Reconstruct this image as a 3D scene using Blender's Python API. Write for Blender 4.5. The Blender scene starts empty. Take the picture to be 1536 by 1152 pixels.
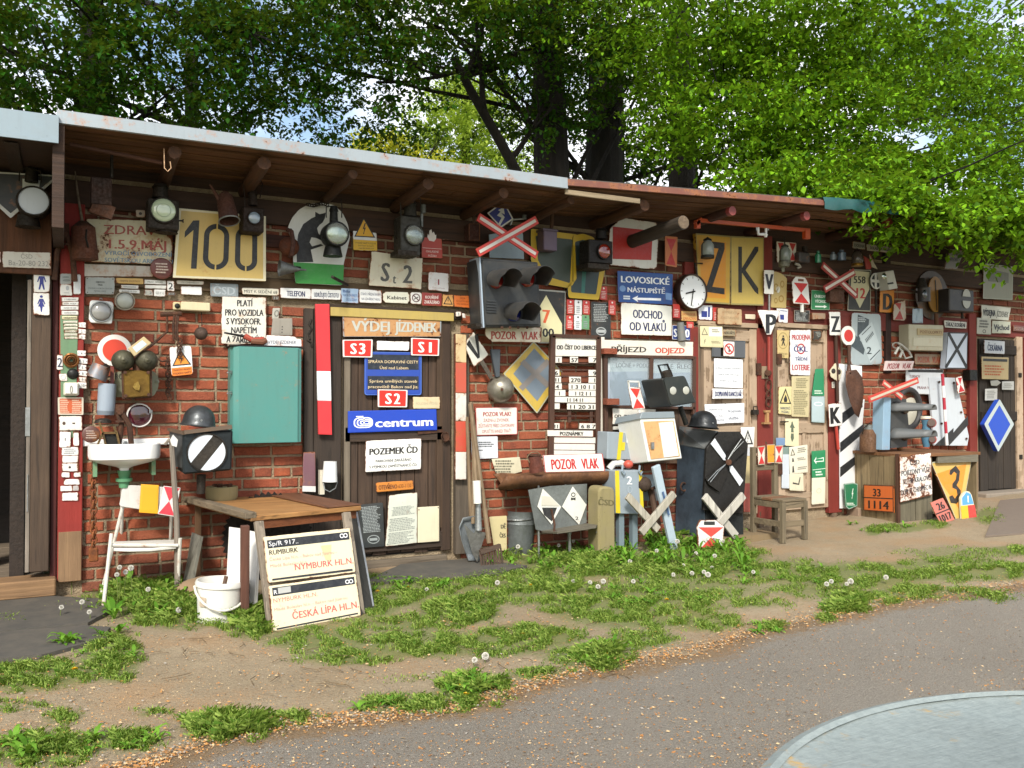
import bpy,bmesh,math,random
import numpy as np
from mathutils import Vector,Matrix,noise
random.seed(7)
rng=np.random.default_rng(7)
SC=bpy.context.scene
COL=SC.collection
# ------------------------------------------------------------------ camera, world, sun, exposure
FPX=1300.0
YAW=math.radians(27.17)
PIT=math.radians(1.01)
CAM=Vector((0,-6.26,1.25))
FW=Vector((math.sin(YAW)*math.cos(PIT),math.cos(YAW)*math.cos(PIT),math.sin(PIT)))
RT=Vector((math.cos(YAW),-math.sin(YAW),0))
UP=RT.cross(FW)
cd=bpy.data.cameras.new('camera')
cam=bpy.data.objects.new('camera',cd)
COL.objects.link(cam)
cd.sensor_width=36
cd.lens=36*FPX/1536
cd.clip_start=.05
cd.clip_end=900
cam.location=CAM
cam.rotation_euler=(math.pi/2+PIT,0,-YAW)
SC.camera=cam
SUN_DIR=Vector((-0.55,-0.85,.82)).normalized()
el=math.asin(SUN_DIR.z)
az=math.atan2(SUN_DIR.x,SUN_DIR.y)
w=bpy.data.worlds.new('World')
SC.world=w
w.use_nodes=True
nt=w.node_tree
nt.nodes.clear()
wo=nt.nodes.new('ShaderNodeOutputWorld')
bg=nt.nodes.new('ShaderNodeBackground')
bg.inputs[1].default_value=0.135
sky=nt.nodes.new('ShaderNodeTexSky')
sky.sky_type='NISHITA'
sky.sun_disc=False
sky.sun_elevation=el
sky.sun_rotation=az
sky.air_density=1.2
sky.dust_density=2.0
tcw=nt.nodes.new('ShaderNodeTexCoord')
nz=nt.nodes.new('ShaderNodeTexNoise')
nz.inputs['Scale'].default_value=3.2
nz.inputs['Detail'].default_value=7
mpw=nt.nodes.new('ShaderNodeMapping')
mpw.inputs['Scale'].default_value=(1,1,2.2)
nt.links.new(tcw.outputs['Generated'],mpw.inputs[0])
nt.links.new(mpw.outputs[0],nz.inputs[0])
rp=nt.nodes.new('ShaderNodeValToRGB')
rp.color_ramp.elements[0].position=.40
rp.color_ramp.elements[1].position=.56
nt.links.new(nz.outputs[0],rp.inputs[0])
mx=nt.nodes.new('ShaderNodeMixRGB')
mx.inputs[2].default_value=(7.6,7.7,8.0,1)
nt.links.new(rp.outputs[0],mx.inputs[0])
nt.links.new(sky.outputs[0],mx.inputs[1])
nt.links.new(mx.outputs[0],bg.inputs[0])
nt.links.new(bg.outputs[0],wo.inputs[0])
sl=bpy.data.lights.new('sun','SUN')
sl.energy=3.1
sl.angle=math.radians(10)
sl.color=(1,.95,.86)
so=bpy.data.objects.new('sun',sl)
COL.objects.link(so)
so.rotation_euler=SUN_DIR.to_track_quat('Z','Y').to_euler()
so.location=(0,-10,20)
vs=SC.view_settings
vs.view_transform='Standard'
vs.look='None'
vs.gamma=1
vs.use_curve_mapping=False
vs.exposure=0.68
SC.cycles.max_bounces=5
SC.cycles.transparent_max_bounces=6
SC.cycles.diffuse_bounces=3
# ------------------------------------------------------------------ pixel helpers: a photo pixel to a point in the place
def ray(x,y):
 return FW+RT*((x-768)/FPX)-UP*((y-576)/FPX)
def P(x,y,d=0.0):
 v=ray(x,y)
 return CAM+v*((-d-CAM.y)/v.y)
def gz(x):return min(.30,max(0,x-5.0)*.045)
def G(x,y,z=None):
 v=ray(x,y)
 if z is not None:return CAM+v*((z-CAM.z)/v.z)
 z=0
 for _ in range(12):
  p=CAM+v*((z-CAM.z)/v.z);z=gz(p.x)
 return p
def plane(x,y,p0,n):
 v=ray(x,y)
 return CAM+v*((p0-CAM).dot(n)/v.dot(n))
def proj(q):
 w_=Vector(q)-CAM
 z=w_.dot(FW)
 return 768+FPX*w_.dot(RT)/z,576-FPX*w_.dot(UP)/z
CR={'A':(0,150,280),'B':(0,400,280),'C':(0,650,280),'D':(250,200,280),'E':(250,420,280),'F':(250,680,310),'G':(480,260,280),'H':(460,450,240),'I':(500,640,280),'J':(680,260,280),'K':(680,480,280),'L':(880,300,280),'M':(880,520,280),'N':(1060,320,280),'O':(1060,560,280),'P':(1256,320,280),'Q':(1256,540,280),'R':(680,680,280),'a':(80,400,100),'b':(80,500,180),'t':(1270,560,140),'z':(0,0,1152)}
cur='z'
def use(c):
 global cur
 cur=c
def px(x,y):
 o=CR[cur]
 return o[0]+x*o[2]/1152,o[1]+y*o[2]/1152
def W(x,y,d=0.0):
 return P(*px(x,y),d)
def mpp(X,d=0.0):
 return(Vector((X,-d,1.3))-CAM).dot(FW)/FPX
 # ------------------------------------------------------------------ mesh builder
class MB:
 def __init__(s):
  s.v=[];s.f=[];s.sm=[]
 def add(s,vs_,fs,M=None,smooth=False):
  b=len(s.v)
  for v in vs_:
   v=Vector(v)
   s.v.append(M@v if M else v)
  for f in fs:
   s.f.append([b+i for i in f]);s.sm.append(smooth)
  return s
 def box(s,x0,x1,y0,y1,z0,z1,M=None):
  vs_=[(x0,y0,z0),(x1,y0,z0),(x1,y1,z0),(x0,y1,z0),(x0,y0,z1),(x1,y0,z1),(x1,y1,z1),(x0,y1,z1)]
  return s.add(vs_,[(0,3,2,1),(4,5,6,7),(0,1,5,4),(1,2,6,5),(2,3,7,6),(3,0,4,7)],M)
 def beam(s,a,b,wd,th,up=(0,0,1),taper=1.0):
  a=Vector(a);b=Vector(b);d=(b-a).normalized();u=Vector(up)
  sd=d.cross(u)
  if sd.length<1e-4:sd=d.cross(Vector((1,0,0)))
  sd.normalize();n=sd.cross(d).normalized()
  vs_=[]
  for p,k in((a,1),(b,taper)):
   for i,j in((-1,-1),(1,-1),(1,1),(-1,1)):
    vs_.append(p+sd*(i*wd/2*k)+n*(j*th/2*k))
  return s.add(vs_,[(3,2,1,0),(4,5,6,7),(0,1,5,4),(1,2,6,5),(2,3,7,6),(3,0,4,7)])
 def cyl(s,a,b,r0,r1=None,n=14,caps=True):
  a=Vector(a);b=Vector(b);r1=r0 if r1 is None else r1
  d=(b-a).normalized();u=d.orthogonal().normalized();v=d.cross(u)
  ring=[[p+(u*math.cos(2*math.pi*i/n)+v*math.sin(2*math.pi*i/n))*r for i in range(n)]for p,r in((a,r0),(b,r1))]
  s.add(ring[0]+ring[1],[(i,(i+1)%n,n+(i+1)%n,n+i)for i in range(n)],smooth=True)
  if caps:
   s.add(ring[0],[tuple(range(n-1,-1,-1))]);s.add(ring[1],[tuple(range(n))])
  return s
 def tube(s,pts,r,n=7,closed=False,r1=None):
  pts=[Vector(p)for p in pts];m=len(pts);vs_=[];prev=None
  for i,p in enumerate(pts):
   q0=pts[(i-1)%m]if(closed or i>0)else p
   q1=pts[(i+1)%m]if(closed or i<m-1)else p
   d=(q1-q0).normalized()
   u=d.orthogonal().normalized()if prev is None else(prev-d*prev.dot(d)).normalized()
   prev=u;v=d.cross(u)
   rr=r if r1 is None else r+(r1-r)*i/(m-1)
   vs_+=[p+(u*math.cos(2*math.pi*k/n)+v*math.sin(2*math.pi*k/n))*rr for k in range(n)]
  fs=[]
  for i in range(m if closed else m-1):
   for k in range(n):
    j=(i+1)%m
    fs.append((i*n+k,i*n+(k+1)%n,j*n+(k+1)%n,j*n+k))
  s.add(vs_,fs,smooth=True)
  if not closed:
   s.add(vs_[:n],[tuple(range(n-1,-1,-1))]);s.add(vs_[-n:],[tuple(range(n))])
  return s
 def lathe(s,prof,M=None,n=24,arc=1.0):
  vs_=[];m=len(prof);full=arc>=1
  nn=n if full else n+1
  for r,z in prof:
   vs_+=[(r*math.cos(2*math.pi*arc*k/n),r*math.sin(2*math.pi*arc*k/n),z)for k in range(nn)]
  fs=[]
  for i in range(m-1):
   for k in range(n):
    k2=(k+1)%nn
    fs.append((i*nn+k,i*nn+k2,(i+1)*nn+k2,(i+1)*nn+k))
  return s.add(vs_,fs,M,smooth=True)
 def prism(s,poly,vec,M=None,back=True):
  n=len(poly);vec=Vector(vec)
  a=[Vector(p)for p in poly];b=[p+vec for p in a]
  fs=[tuple(range(n))]+([tuple(range(2*n-1,n-1,-1))]if back else[])
  fs+=[(i,n+i,n+(i+1)%n,(i+1)%n)for i in range(n)]
  return s.add(a+b,fs,M)
 def sheet(s,poly,M=None):
  return s.add(poly,[tuple(range(len(poly)))],M)
WL={}
def obj(name,mb,mat,parent=None,loc=None,rot=None,bevel=0,attr=None,recalc=True):
 """one mesh object; world-space builder when loc is None (origin put at the centre of the shape), else local to loc"""
 me=bpy.data.meshes.new(name)
 V=mb.v
 if loc is None:
  if V:
   mn=Vector((min(v.x for v in V),min(v.y for v in V),min(v.z for v in V)))
   mxv=Vector((max(v.x for v in V),max(v.y for v in V),max(v.z for v in V)))
   c=(mn+mxv)/2
   if parent is None:c.z=mn.z
  else:c=Vector()
  V=[v-c for v in V]
 else:c=Vector(loc)
 me.from_pydata([tuple(v)for v in V],[],mb.f)
 me.polygons.foreach_set('use_smooth',mb.sm)
 if attr is not None and len(attr)==len(V):
  a=me.attributes.new('edge','FLOAT','POINT');a.data.foreach_set('value',attr)
 me.update()
 if recalc or bevel:
  bm=bmesh.new();bm.from_mesh(me)
  if recalc:bmesh.ops.recalc_face_normals(bm,faces=bm.faces)
  if bevel:bmesh.ops.bevel(bm,geom=[e for e in bm.edges if e.is_manifold and e.calc_face_angle(0)>.6],offset=bevel,segments=1,affect='EDGES',clamp_overlap=True)
  bm.to_mesh(me);bm.free()
 if any(mb.sm):me.set_sharp_from_angle(angle=math.radians(40))
 me.materials.append(mat)
 o=bpy.data.objects.new(name,me)
 COL.objects.link(o)
 base=c
 if parent is not None:
  o.parent=parent
  if loc is None:
   pw,pm=WL[parent.name]
   # world point to the parent's frame
   inv=pm.inverted()
   o.location=inv@c
   if pm.to_3x3()!=Matrix.Identity(3):
    o.rotation_euler=inv.to_3x3().to_euler()
   WL[o.name]=(c,Matrix.Translation(c))
  else:
   o.location=c
   if rot:o.rotation_euler=rot
   pw,pm=WL[parent.name]
   m=pm@Matrix.Translation(c)
   WL[o.name]=(m.translation,m)
 else:
  o.location=c
  if rot:o.rotation_euler=rot
  WL[o.name]=(c,Matrix.Translation(c)@(Matrix.Identity(4)if not rot else __import__('mathutils').Euler(rot).to_matrix().to_4x4()))
 return o
def tag(o,label=None,cat=None,group=None,kind=None):
 if label:o['label']=label
 if cat:o['category']=cat
 if group:o['group']=group
 if kind:o['kind']=kind
 return o
def thing(name,label,cat,loc=(0,0,0),rot=None,group=None):
 o=bpy.data.objects.new(name,None);COL.objects.link(o)
 o.empty_display_size=.1
 o.location=loc
 if rot:o.rotation_euler=rot
 m=Matrix.Translation(Vector(loc))
 if rot:m=m@__import__('mathutils').Euler(rot).to_matrix().to_4x4()
 WL[o.name]=(Vector(loc),m)
 return tag(o,label,cat,group)
Z3=(0,0,0)
def part(t,name,mb,mat,**k):
 return obj(name,mb,mat,t,loc=Z3,**k)
 # ------------------------------------------------------------------ materials
def lin(h):
 if isinstance(h,tuple):return h
 h=h.lstrip('#')
 r=[int(h[i:i+2],16)/255 for i in(0,2,4)]
 return tuple(((c+.055)/1.055)**2.4 if c>.04045 else c/12.92 for c in r)
class NT:
 def __init__(s,name):
  s.m=bpy.data.materials.new(name);s.m.use_nodes=True
  s.t=s.m.node_tree;s.t.nodes.clear()
  s.out=s.t.nodes.new('ShaderNodeOutputMaterial')
  s.b=s.t.nodes.new('ShaderNodeBsdfPrincipled')
  s.t.links.new(s.b.outputs[0],s.out.inputs[0])
 def n(s,typ,**k):
  nd=s.t.nodes.new(typ)
  for a,v in k.items():
   if a.startswith('i_'):nd.inputs[a[2:].replace('_',' ')].default_value=v
   else:setattr(nd,a,v)
  return nd
 def l(s,a,b):s.t.links.new(a,b)
 def coord(s,scale=(1,1,1),kind='Object',rnd=True):
  tc=s.n('ShaderNodeTexCoord');mp=s.n('ShaderNodeMapping');mp.inputs['Scale'].default_value=scale
  s.l(tc.outputs[kind],mp.inputs[0])
  if rnd:
   oi=s.n('ShaderNodeObjectInfo');ml=s.n('ShaderNodeMath',operation='MULTIPLY');ml.inputs[1].default_value=37
   s.l(oi.outputs['Random'],ml.inputs[0]);cb=s.n('ShaderNodeCombineXYZ')
   for i in range(3):s.l(ml.outputs[0],cb.inputs[i])
   s.l(cb.outputs[0],mp.inputs['Location'])
  return mp.outputs[0]
 def noise(s,co,sc,det=4,rough=.6,lo=None,hi=None):
  nd=s.n('ShaderNodeTexNoise');nd.inputs['Scale'].default_value=sc;nd.inputs['Detail'].default_value=det;nd.inputs['Roughness'].default_value=rough
  s.l(co,nd.inputs['Vector'])
  if lo is None:return nd.outputs[0]
  return s.ramp(nd.outputs[0],lo,hi)
 def ramp(s,val,lo,hi):
  mr=s.n('ShaderNodeMapRange');mr.inputs[1].default_value=lo;mr.inputs[2].default_value=hi
  s.l(val,mr.inputs[0]);return mr.outputs[0]
 def mix(s,f,a,b,typ='MIX'):
  m=s.n('ShaderNodeMixRGB',blend_type=typ)
  for i,q in((0,f),(1,a),(2,b)):
   if isinstance(q,(int,float)):m.inputs[i].default_value=q
   elif isinstance(q,tuple):m.inputs[i].default_value=(*q[:3],1)
   else:s.l(q,m.inputs[i])
  return m.outputs[0]
 def math(s,op,a,b=0):
  m=s.n('ShaderNodeMath',operation=op)
  for i,q in((0,a),(1,b)):
   if isinstance(q,(int,float)):m.inputs[i].default_value=q
   else:s.l(q,m.inputs[i])
  return m.outputs[0]
 def bump(s,h,st=.3,dist=.01):
  b=s.n('ShaderNodeBump');b.inputs['Strength'].default_value=st;b.inputs['Distance'].default_value=dist
  s.l(h,b.inputs['Height']);s.l(b.outputs[0],s.b.inputs['Normal'])
MC={}
RUST=lin('7a4526');RUST2=lin('4a2a1a')
def paint(col,rust=.0,dirt=.35,rough=.45,metal=0.0):
 key=('p',col,rust,dirt,rough,metal)
 if key in MC:return MC[key]
 t=NT('paint_%s'%(col if isinstance(col,str)else 'mix'));c=lin(col)
 co=t.coord();g1=t.noise(co,9,6,.65);g2=t.noise(co,45,4,.6)
 fade=t.ramp(g1,.35,.75)
 dcol=tuple(.62*x+.38*y for x,y in zip(c,(.20,.165,.12)))
 base=t.mix(t.math('MULTIPLY',fade,dirt),c,dcol)
 streak=t.noise(t.coord((14,14,1.2)),3.0,4,.6,.52,.78)
 base=t.mix(t.math('MULTIPLY',streak,dirt*.45),base,tuple(x*.55 for x in dcol))
 speck=t.ramp(g2,.66,.72)
 base=t.mix(t.math('MULTIPLY',speck,min(1,dirt*.9)),base,tuple(x*.45+.02 for x in c))
 rg=rough
 if rust>0:
  at=t.n('ShaderNodeAttribute',attribute_name='edge')
  e=t.math('MULTIPLY',t.math('POWER',at.outputs['Fac'],2.5),.22)
  nn=t.math('ADD',t.math('ADD',t.math('MULTIPLY',g1,.7),t.math('MULTIPLY',g2,.3)),e)
  th=.705-.22*rust
  mk=t.ramp(nn,th,th+.035)
  halo=t.ramp(nn,th-.09,th+.01)
  base=t.mix(t.math('MULTIPLY',halo,.45),base,lin('a8682c'))
  rc=t.mix(t.ramp(g2,.35,.65),RUST,RUST2)
  base=t.mix(mk,base,rc)
  r2=t.mix(mk,(rough,)*3,(.9,)*3);t.l(r2,t.b.inputs['Roughness'])
 else:t.b.inputs['Roughness'].default_value=rg
 t.l(base,t.b.inputs['Base Color'])
 t.b.inputs['Metallic'].default_value=metal
 t.bump(g1,.15,.004)
 MC[key]=t.m
 return t.m
def ink(col):
 key=('i',col)
 if key in MC:return MC[key]
 t=NT('ink_%s'%col);c=lin(col)
 co=t.coord();g=t.noise(co,30,5,.7,.45,.75)
 t.l(t.mix(t.math('MULTIPLY',g,.35),c,tuple(x*.7+.09 for x in c)),t.b.inputs['Base Color'])
 t.b.inputs['Roughness'].default_value=.5
 MC[key]=t.m
 return t.m
def wood(c1,c2,axis='z',rough=.8,fine=1.0,paintcol=None,cover=.5):
 key=('w',c1,c2,axis,rough,fine,paintcol,cover)
 if key in MC:return MC[key]
 t=NT('wood');sc={'x':(1.2,22,22),'y':(22,1.2,22),'z':(22,22,1.2)}[axis]
 sc=tuple(v*fine for v in sc)
 co=t.coord(sc);g=t.noise(co,1.6,6,.65,.3,.72);co2=t.coord((1,1,1));g2=t.noise(co2,3.5,5,.6,.3,.7)
 base=t.mix(g,lin(c1),lin(c2))
 base=t.mix(t.math('MULTIPLY',g2,.55),base,tuple(x*.38 for x in lin(c1)))
 crack=t.noise(t.coord(tuple(v*1.6 for v in sc)),1.1,3,.5,.62,.66)
 base=t.mix(t.math('MULTIPLY',crack,.7),base,tuple(x*.25 for x in lin(c1)))
 oi=t.n('ShaderNodeObjectInfo')
 base=t.mix(t.math('MULTIPLY',oi.outputs['Random'],.4),base,tuple(x*.62 for x in lin(c2)))
 if paintcol:
  pk=t.math('ADD',t.math('MULTIPLY',t.noise(t.coord((1,1,1)),5,6,.65),.7),t.math('MULTIPLY',g,.18))
  mk=t.ramp(pk,.34+.3*cover,.37+.3*cover)
  pc=t.mix(t.math('MULTIPLY',g2,.5),lin(paintcol),tuple(x*.5 for x in lin(paintcol)))
  base=t.mix(mk,pc,base)
 t.l(base,t.b.inputs['Base Color']);t.b.inputs['Roughness'].default_value=rough
 t.bump(g,.5,.006)
 MC[key]=t.m
 return t.m
def metal(c1,c2=None,rough=.45,met=.8,sc=8):
 key=('m',c1,c2,rough,met,sc)
 if key in MC:return MC[key]
 t=NT('metal');co=t.coord();g=t.noise(co,sc,6,.7,.35,.65);g2=t.noise(co,sc*6,3,.6,.35,.65)
 base=t.mix(g,lin(c1),lin(c2 or c1))
 base=t.mix(t.math('MULTIPLY',g2,.3),base,tuple(x*.5 for x in lin(c1)))
 t.l(base,t.b.inputs['Base Color']);t.b.inputs['Metallic'].default_value=met
 t.l(t.mix(g2,(rough*.8,)*3,(min(1,rough*1.5),)*3),t.b.inputs['Roughness'])
 t.bump(g2,.2,.003)
 MC[key]=t.m
 return t.m
def glassy(col,rough=.05,coat=1.0):
 key=('g',col,rough,coat)
 if key in MC:return MC[key]
 t=NT('lens');t.b.inputs['Base Color'].default_value=(*lin(col),1);t.b.inputs['Roughness'].default_value=rough
 t.b.inputs['Coat Weight'].default_value=coat;t.b.inputs['Coat Roughness'].default_value=.03;t.b.inputs['Specular IOR Level'].default_value=.8
 MC[key]=t.m
 return t.m
def clearglass(tint='e8efe9',dens=.25):
 key=('cg',tint,dens)
 if key in MC:return MC[key]
 t=NT('glass');tr=t.n('ShaderNodeBsdfTransparent');tr.inputs[0].default_value=(*lin(tint),1)
 gl=t.n('ShaderNodeBsdfGlossy');gl.inputs['Roughness'].default_value=.04
 df=t.n('ShaderNodeBsdfDiffuse');df.inputs[0].default_value=(*lin(tint),1)
 lw=t.n('ShaderNodeLayerWeight');fr=t.math('ADD',t.math('MULTIPLY',t.math('POWER',lw.outputs['Facing'],4),.5),.05)
 m0=t.n('ShaderNodeMixShader');m0.inputs[0].default_value=dens;t.l(tr.outputs[0],m0.inputs[1]);t.l(df.outputs[0],m0.inputs[2])
 m1=t.n('ShaderNodeMixShader');t.l(fr,m1.inputs[0]);t.l(m0.outputs[0],m1.inputs[1]);t.l(gl.outputs[0],m1.inputs[2])
 t.l(m1.outputs[0],t.out.inputs[0])
 MC[key]=t.m
 return t.m
RUSTY=metal('5c3a26','33241c',.85,.2,14)
IRON=metal('26241f','3a3129',.6,.5,12)
BLK=metal('17181a','25251f',.45,.4,10)
GALV=metal('8b9192','6f7473',.5,.55,6)
STEEL=metal('a9acab','8a8d8c',.35,.8,8)
# ------------------------------------------------------------------ printed lettering
_tc=bpy.data.curves.new('lettering_source','FONT');_to=bpy.data.objects.new('lettering_source',_tc)
COL.objects.link(_to);_tc.resolution_u=2
TX={}
def textmesh(s):
 k=s
 if k in TX:return TX[k]
 _tc.body=s;_tc.offset=0
 bpy.context.view_layer.update()
 dg=bpy.context.evaluated_depsgraph_get()
 m=bpy.data.meshes.new_from_object(_to.evaluated_get(dg))
 vs_=[(v.co.x,v.co.y)for v in m.vertices];fs=[tuple(p.vertices)for p in m.polygons]
 bpy.data.meshes.remove(m)
 if vs_:
  x0=min(v[0]for v in vs_);x1=max(v[0]for v in vs_)
  vs_=[((x-x0)/(x1-x0),y/.73)for x,y in vs_]
  asp=(x1-x0)/.73
 else:asp=1
 TX[k]=(vs_,fs,asp)
 return TX[k]
class Quad:
 """a flat place on a sign: u runs 0..1 left to right, v 0..1 top to bottom"""
 def __init__(s,tl,tr,br,bl,n=None):
  s.c=[Vector(p)for p in(tl,tr,br,bl)]
  s.n=(s.c[1]-s.c[0]).cross(s.c[3]-s.c[0]).normalized()if n is None else Vector(n)
  if s.n.dot(CAM-s.c[0])<0:s.n=-s.n
 def at(s,u,v,h=0.0):
  a=s.c[0].lerp(s.c[1],u);b=s.c[3].lerp(s.c[2],u)
  return a.lerp(b,v)+s.n*h
def letters(mb,q,txt,u0,u1,v0,v1,bold=.012,h=.0015):
 vs_,fs,asp=textmesh(txt);H_=(v1-v0)*(q.c[3]-q.c[0]).length;W_=(q.c[1]-q.c[0]).length
 if(u1-u0)*W_>1.7*asp*H_:um=(u0+u1)/2;k=1.15*asp*H_/W_/2;u0,u1=um-k,um+k
 sh=bold*.9*(v1-v0)*(q.c[3]-q.c[0]).length/(q.c[1]-q.c[0]).length
 for k,dh in(((-1,0),(1,.00015),(0,.0003))if bold>.009 else((0,0),)):
  mb.add([q.at(u0+(u1-u0)*x+k*sh*2.2,v1+(v0-v1)*y,h+dh)for x,y in vs_],fs)
def poly(mb,q,pts,h=.0013):
 mb.sheet([q.at(u,v,h)for u,v in pts])
def circ(cu,cv,ru,rv,n=20,a0=0,a1=360):
 return[(cu+ru*math.cos(math.radians(a0+(a1-a0)*i/n)),cv+rv*math.sin(math.radians(a0+(a1-a0)*i/n)))for i in range(n if a1-a0==360 else n+1)]
def ringp(mb,q,outer,inner,h=.0013):
 n=len(outer);mb.add([q.at(u,v,h)for u,v in outer+inner],[(i,(i+1)%n,n+(i+1)%n,n+i)for i in range(n)])
def stad(u0,u1,v0,v1,ru,rv,n=6):
 r=[]
 for cu,cv,a in((u1-ru,v1-rv,0),(u0+ru,v1-rv,90),(u0+ru,v0+rv,180),(u1-ru,v0+rv,270)):
  r+=[(cu+ru*math.cos(math.radians(a+90*i/n)),cv+rv*math.sin(math.radians(a+90*i/n)))for i in range(n+1)]
 return r
def bar(a,b,w_,asp=1.0):
 dx,dy=b[0]-a[0],(b[1]-a[1])*asp;L=math.hypot(dx,dy);nx,ny=-dy/L*w_/2,dx/L*w_/2/asp
 return[(a[0]+nx,a[1]+ny),(b[0]+nx,b[1]+ny),(b[0]-nx,b[1]-ny),(a[0]-nx,a[1]-ny)]
def dashes(mb,q,n,u0,u1,v0,v1,fill=.55,seed=1):
 r=random.Random(seed)
 for i in range(n):
  v=v0+(v1-v0)*(i+.5)/n;hh=(v1-v0)/n*fill/2;u=u0+(u1-u0)*r.random()*.08;end=u1-(u1-u0)*r.random()*.3
  while u<end:
   L=(u1-u0)*(.03+.09*r.random());poly(mb,q,[(u,v-hh),(min(u+L,end),v-hh),(min(u+L,end),v+hh),(u,v+hh)]);u+=L+(u1-u0)*.02
def rounded(pts,r,n=4):
 if r<=0:return pts
 out=[];m=len(pts)
 for i,p in enumerate(pts):
  a=pts[i-1];b=pts[(i+1)%m]
  da=(a-p);db=(b-p);rr=min(r,da.length*.45,db.length*.45)
  s=p+da.normalized()*rr;e=p+db.normalized()*rr
  for k in range(n+1):
   t=k/n
   out.append(s.lerp(p,t).lerp(p.lerp(e,t),t))
 return out
def slab(pts,nrm,t,r=0.0,inset=.02,dish=.002):
 """plate with front polygon pts (world), thickness t behind it; returns builder and edge weights"""
 pts=rounded([Vector(p)for p in pts],r)
 c=sum(pts,Vector())/len(pts);n=len(pts)
 size=min((p-c).length for p in pts)
 k=max(.35,1-inset/size)if size>0 else.5
 inner=[c+(p-c)*k+nrm*dish for p in pts]
 mb=MB();back=[p-nrm*t for p in pts]
 vs_=pts+inner+back
 fs=[tuple(range(n,2*n)),tuple(range(3*n-1,2*n-1,-1))]
 fs+=[(i,(i+1)%n,n+(i+1)%n,n+i)for i in range(n)]+[(2*n+i,2*n+(i+1)%n,(i+1)%n,i)for i in range(n)]
 mb.add(vs_,fs)
 return mb,[1.0]*n+[0.0]*n+[1.0]*n
NY=Vector((0,-1,0))
def S(name,label,cat,pts,col,texts=(),marks=(),d=.03,t=.008,r=.008,rust=.25,dirt=.35,group=None,quad=None,tc='1b1b1e',mat=None,rim=None,parent=None,bold=.012,fine=None,Qd=None):
 """a sign: pts are its outline (first four: top-left, top-right, bottom-right, bottom-left), d its distance from the wall face"""
 if Qd is None:
  wp=[W(x,y,d+t)for x,y in pts];nrm=NY
  q=Quad(*([W(x,y,d+t)for x,y in quad]if quad else wp[:4]),n=NY)
 else:
  wp=[plane(*px(x,y),*Qd)for x,y in pts];nrm=Qd[1].normalized()
  if nrm.dot(CAM-wp[0])<0:nrm=-nrm
  q=Quad(*([plane(*px(x,y),*Qd)for x,y in quad]if quad else wp[:4]),n=nrm)
 mb,at=slab(wp,nrm,t,r,inset=.02,dish=.0015)
 o=obj(name,mb,mat or paint(col,rust,dirt),parent,attr=at,recalc=False)
 if label:tag(o,label,cat,group)
 if rim:
  rm=MB();c=sum(wp,Vector())/len(wp);k=rim[1];pr=rounded(wp,r);inn=[]
  for p in pr:
   dd=(p-c);inn.append(p-dd.normalized()*min(k*1.3,dd.length*.4)+nrm*.0025)
  n=len(pr);rm.add([p+nrm*.0025 for p in pr]+inn,[(i,(i+1)%n,n+(i+1)%n,n+i)for i in range(n)])
  obj('border',rm,paint(rim[0],rust,dirt),o,recalc=False)
 by={}
 for tt in texts:
  c=tt[5]if len(tt)>5 and tt[5]else tc
  b=tt[6]if len(tt)>6 else bold
  mbt=by.setdefault(c,MB());letters(mbt,q,*tt[:5],bold=b,h=.003)
 for c,m in by.items():obj('lettering',m,ink(c),o,recalc=False)
 if fine:
  m=MB()
  for i,f in enumerate(fine):dashes(m,q,*f,seed=hash(name)%97+i if False else len(f)*7+i)
  for i in range(len(m.v)):m.v[i]=m.v[i]+nrm*.002
  obj('small_print',m,ink(tc),o,recalc=False)
 for mk in marks:
  nm,polys,c=mk[:3];h=mk[3]if len(mk)>3 else.0025
  m=MB();one=nm in('cat','logo','symbol','figure','walker','scroll')or len(polys)>5
  for p_ in polys:
   if isinstance(p_,tuple)and p_[0]=='ring':ringp(m,q,p_[1],p_[2],h)
   else:poly(m,q,p_,h)
   if not one:obj(nm,m,ink(c),o,recalc=False);m=MB();h+=.0002
  if one:obj(nm,m,ink(c),o,recalc=False)
 o_q[o.name]=q
 return o
o_q={}
def rect(x0,y0,x1,y1,s=0.0):
 """box in crop coordinates whose top and bottom follow the wall's slope s"""
 return[(x0,y0),(x1,y0+s*(x1-x0)),(x1,y1+s*(x1-x0)),(x0,y1)]
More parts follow.
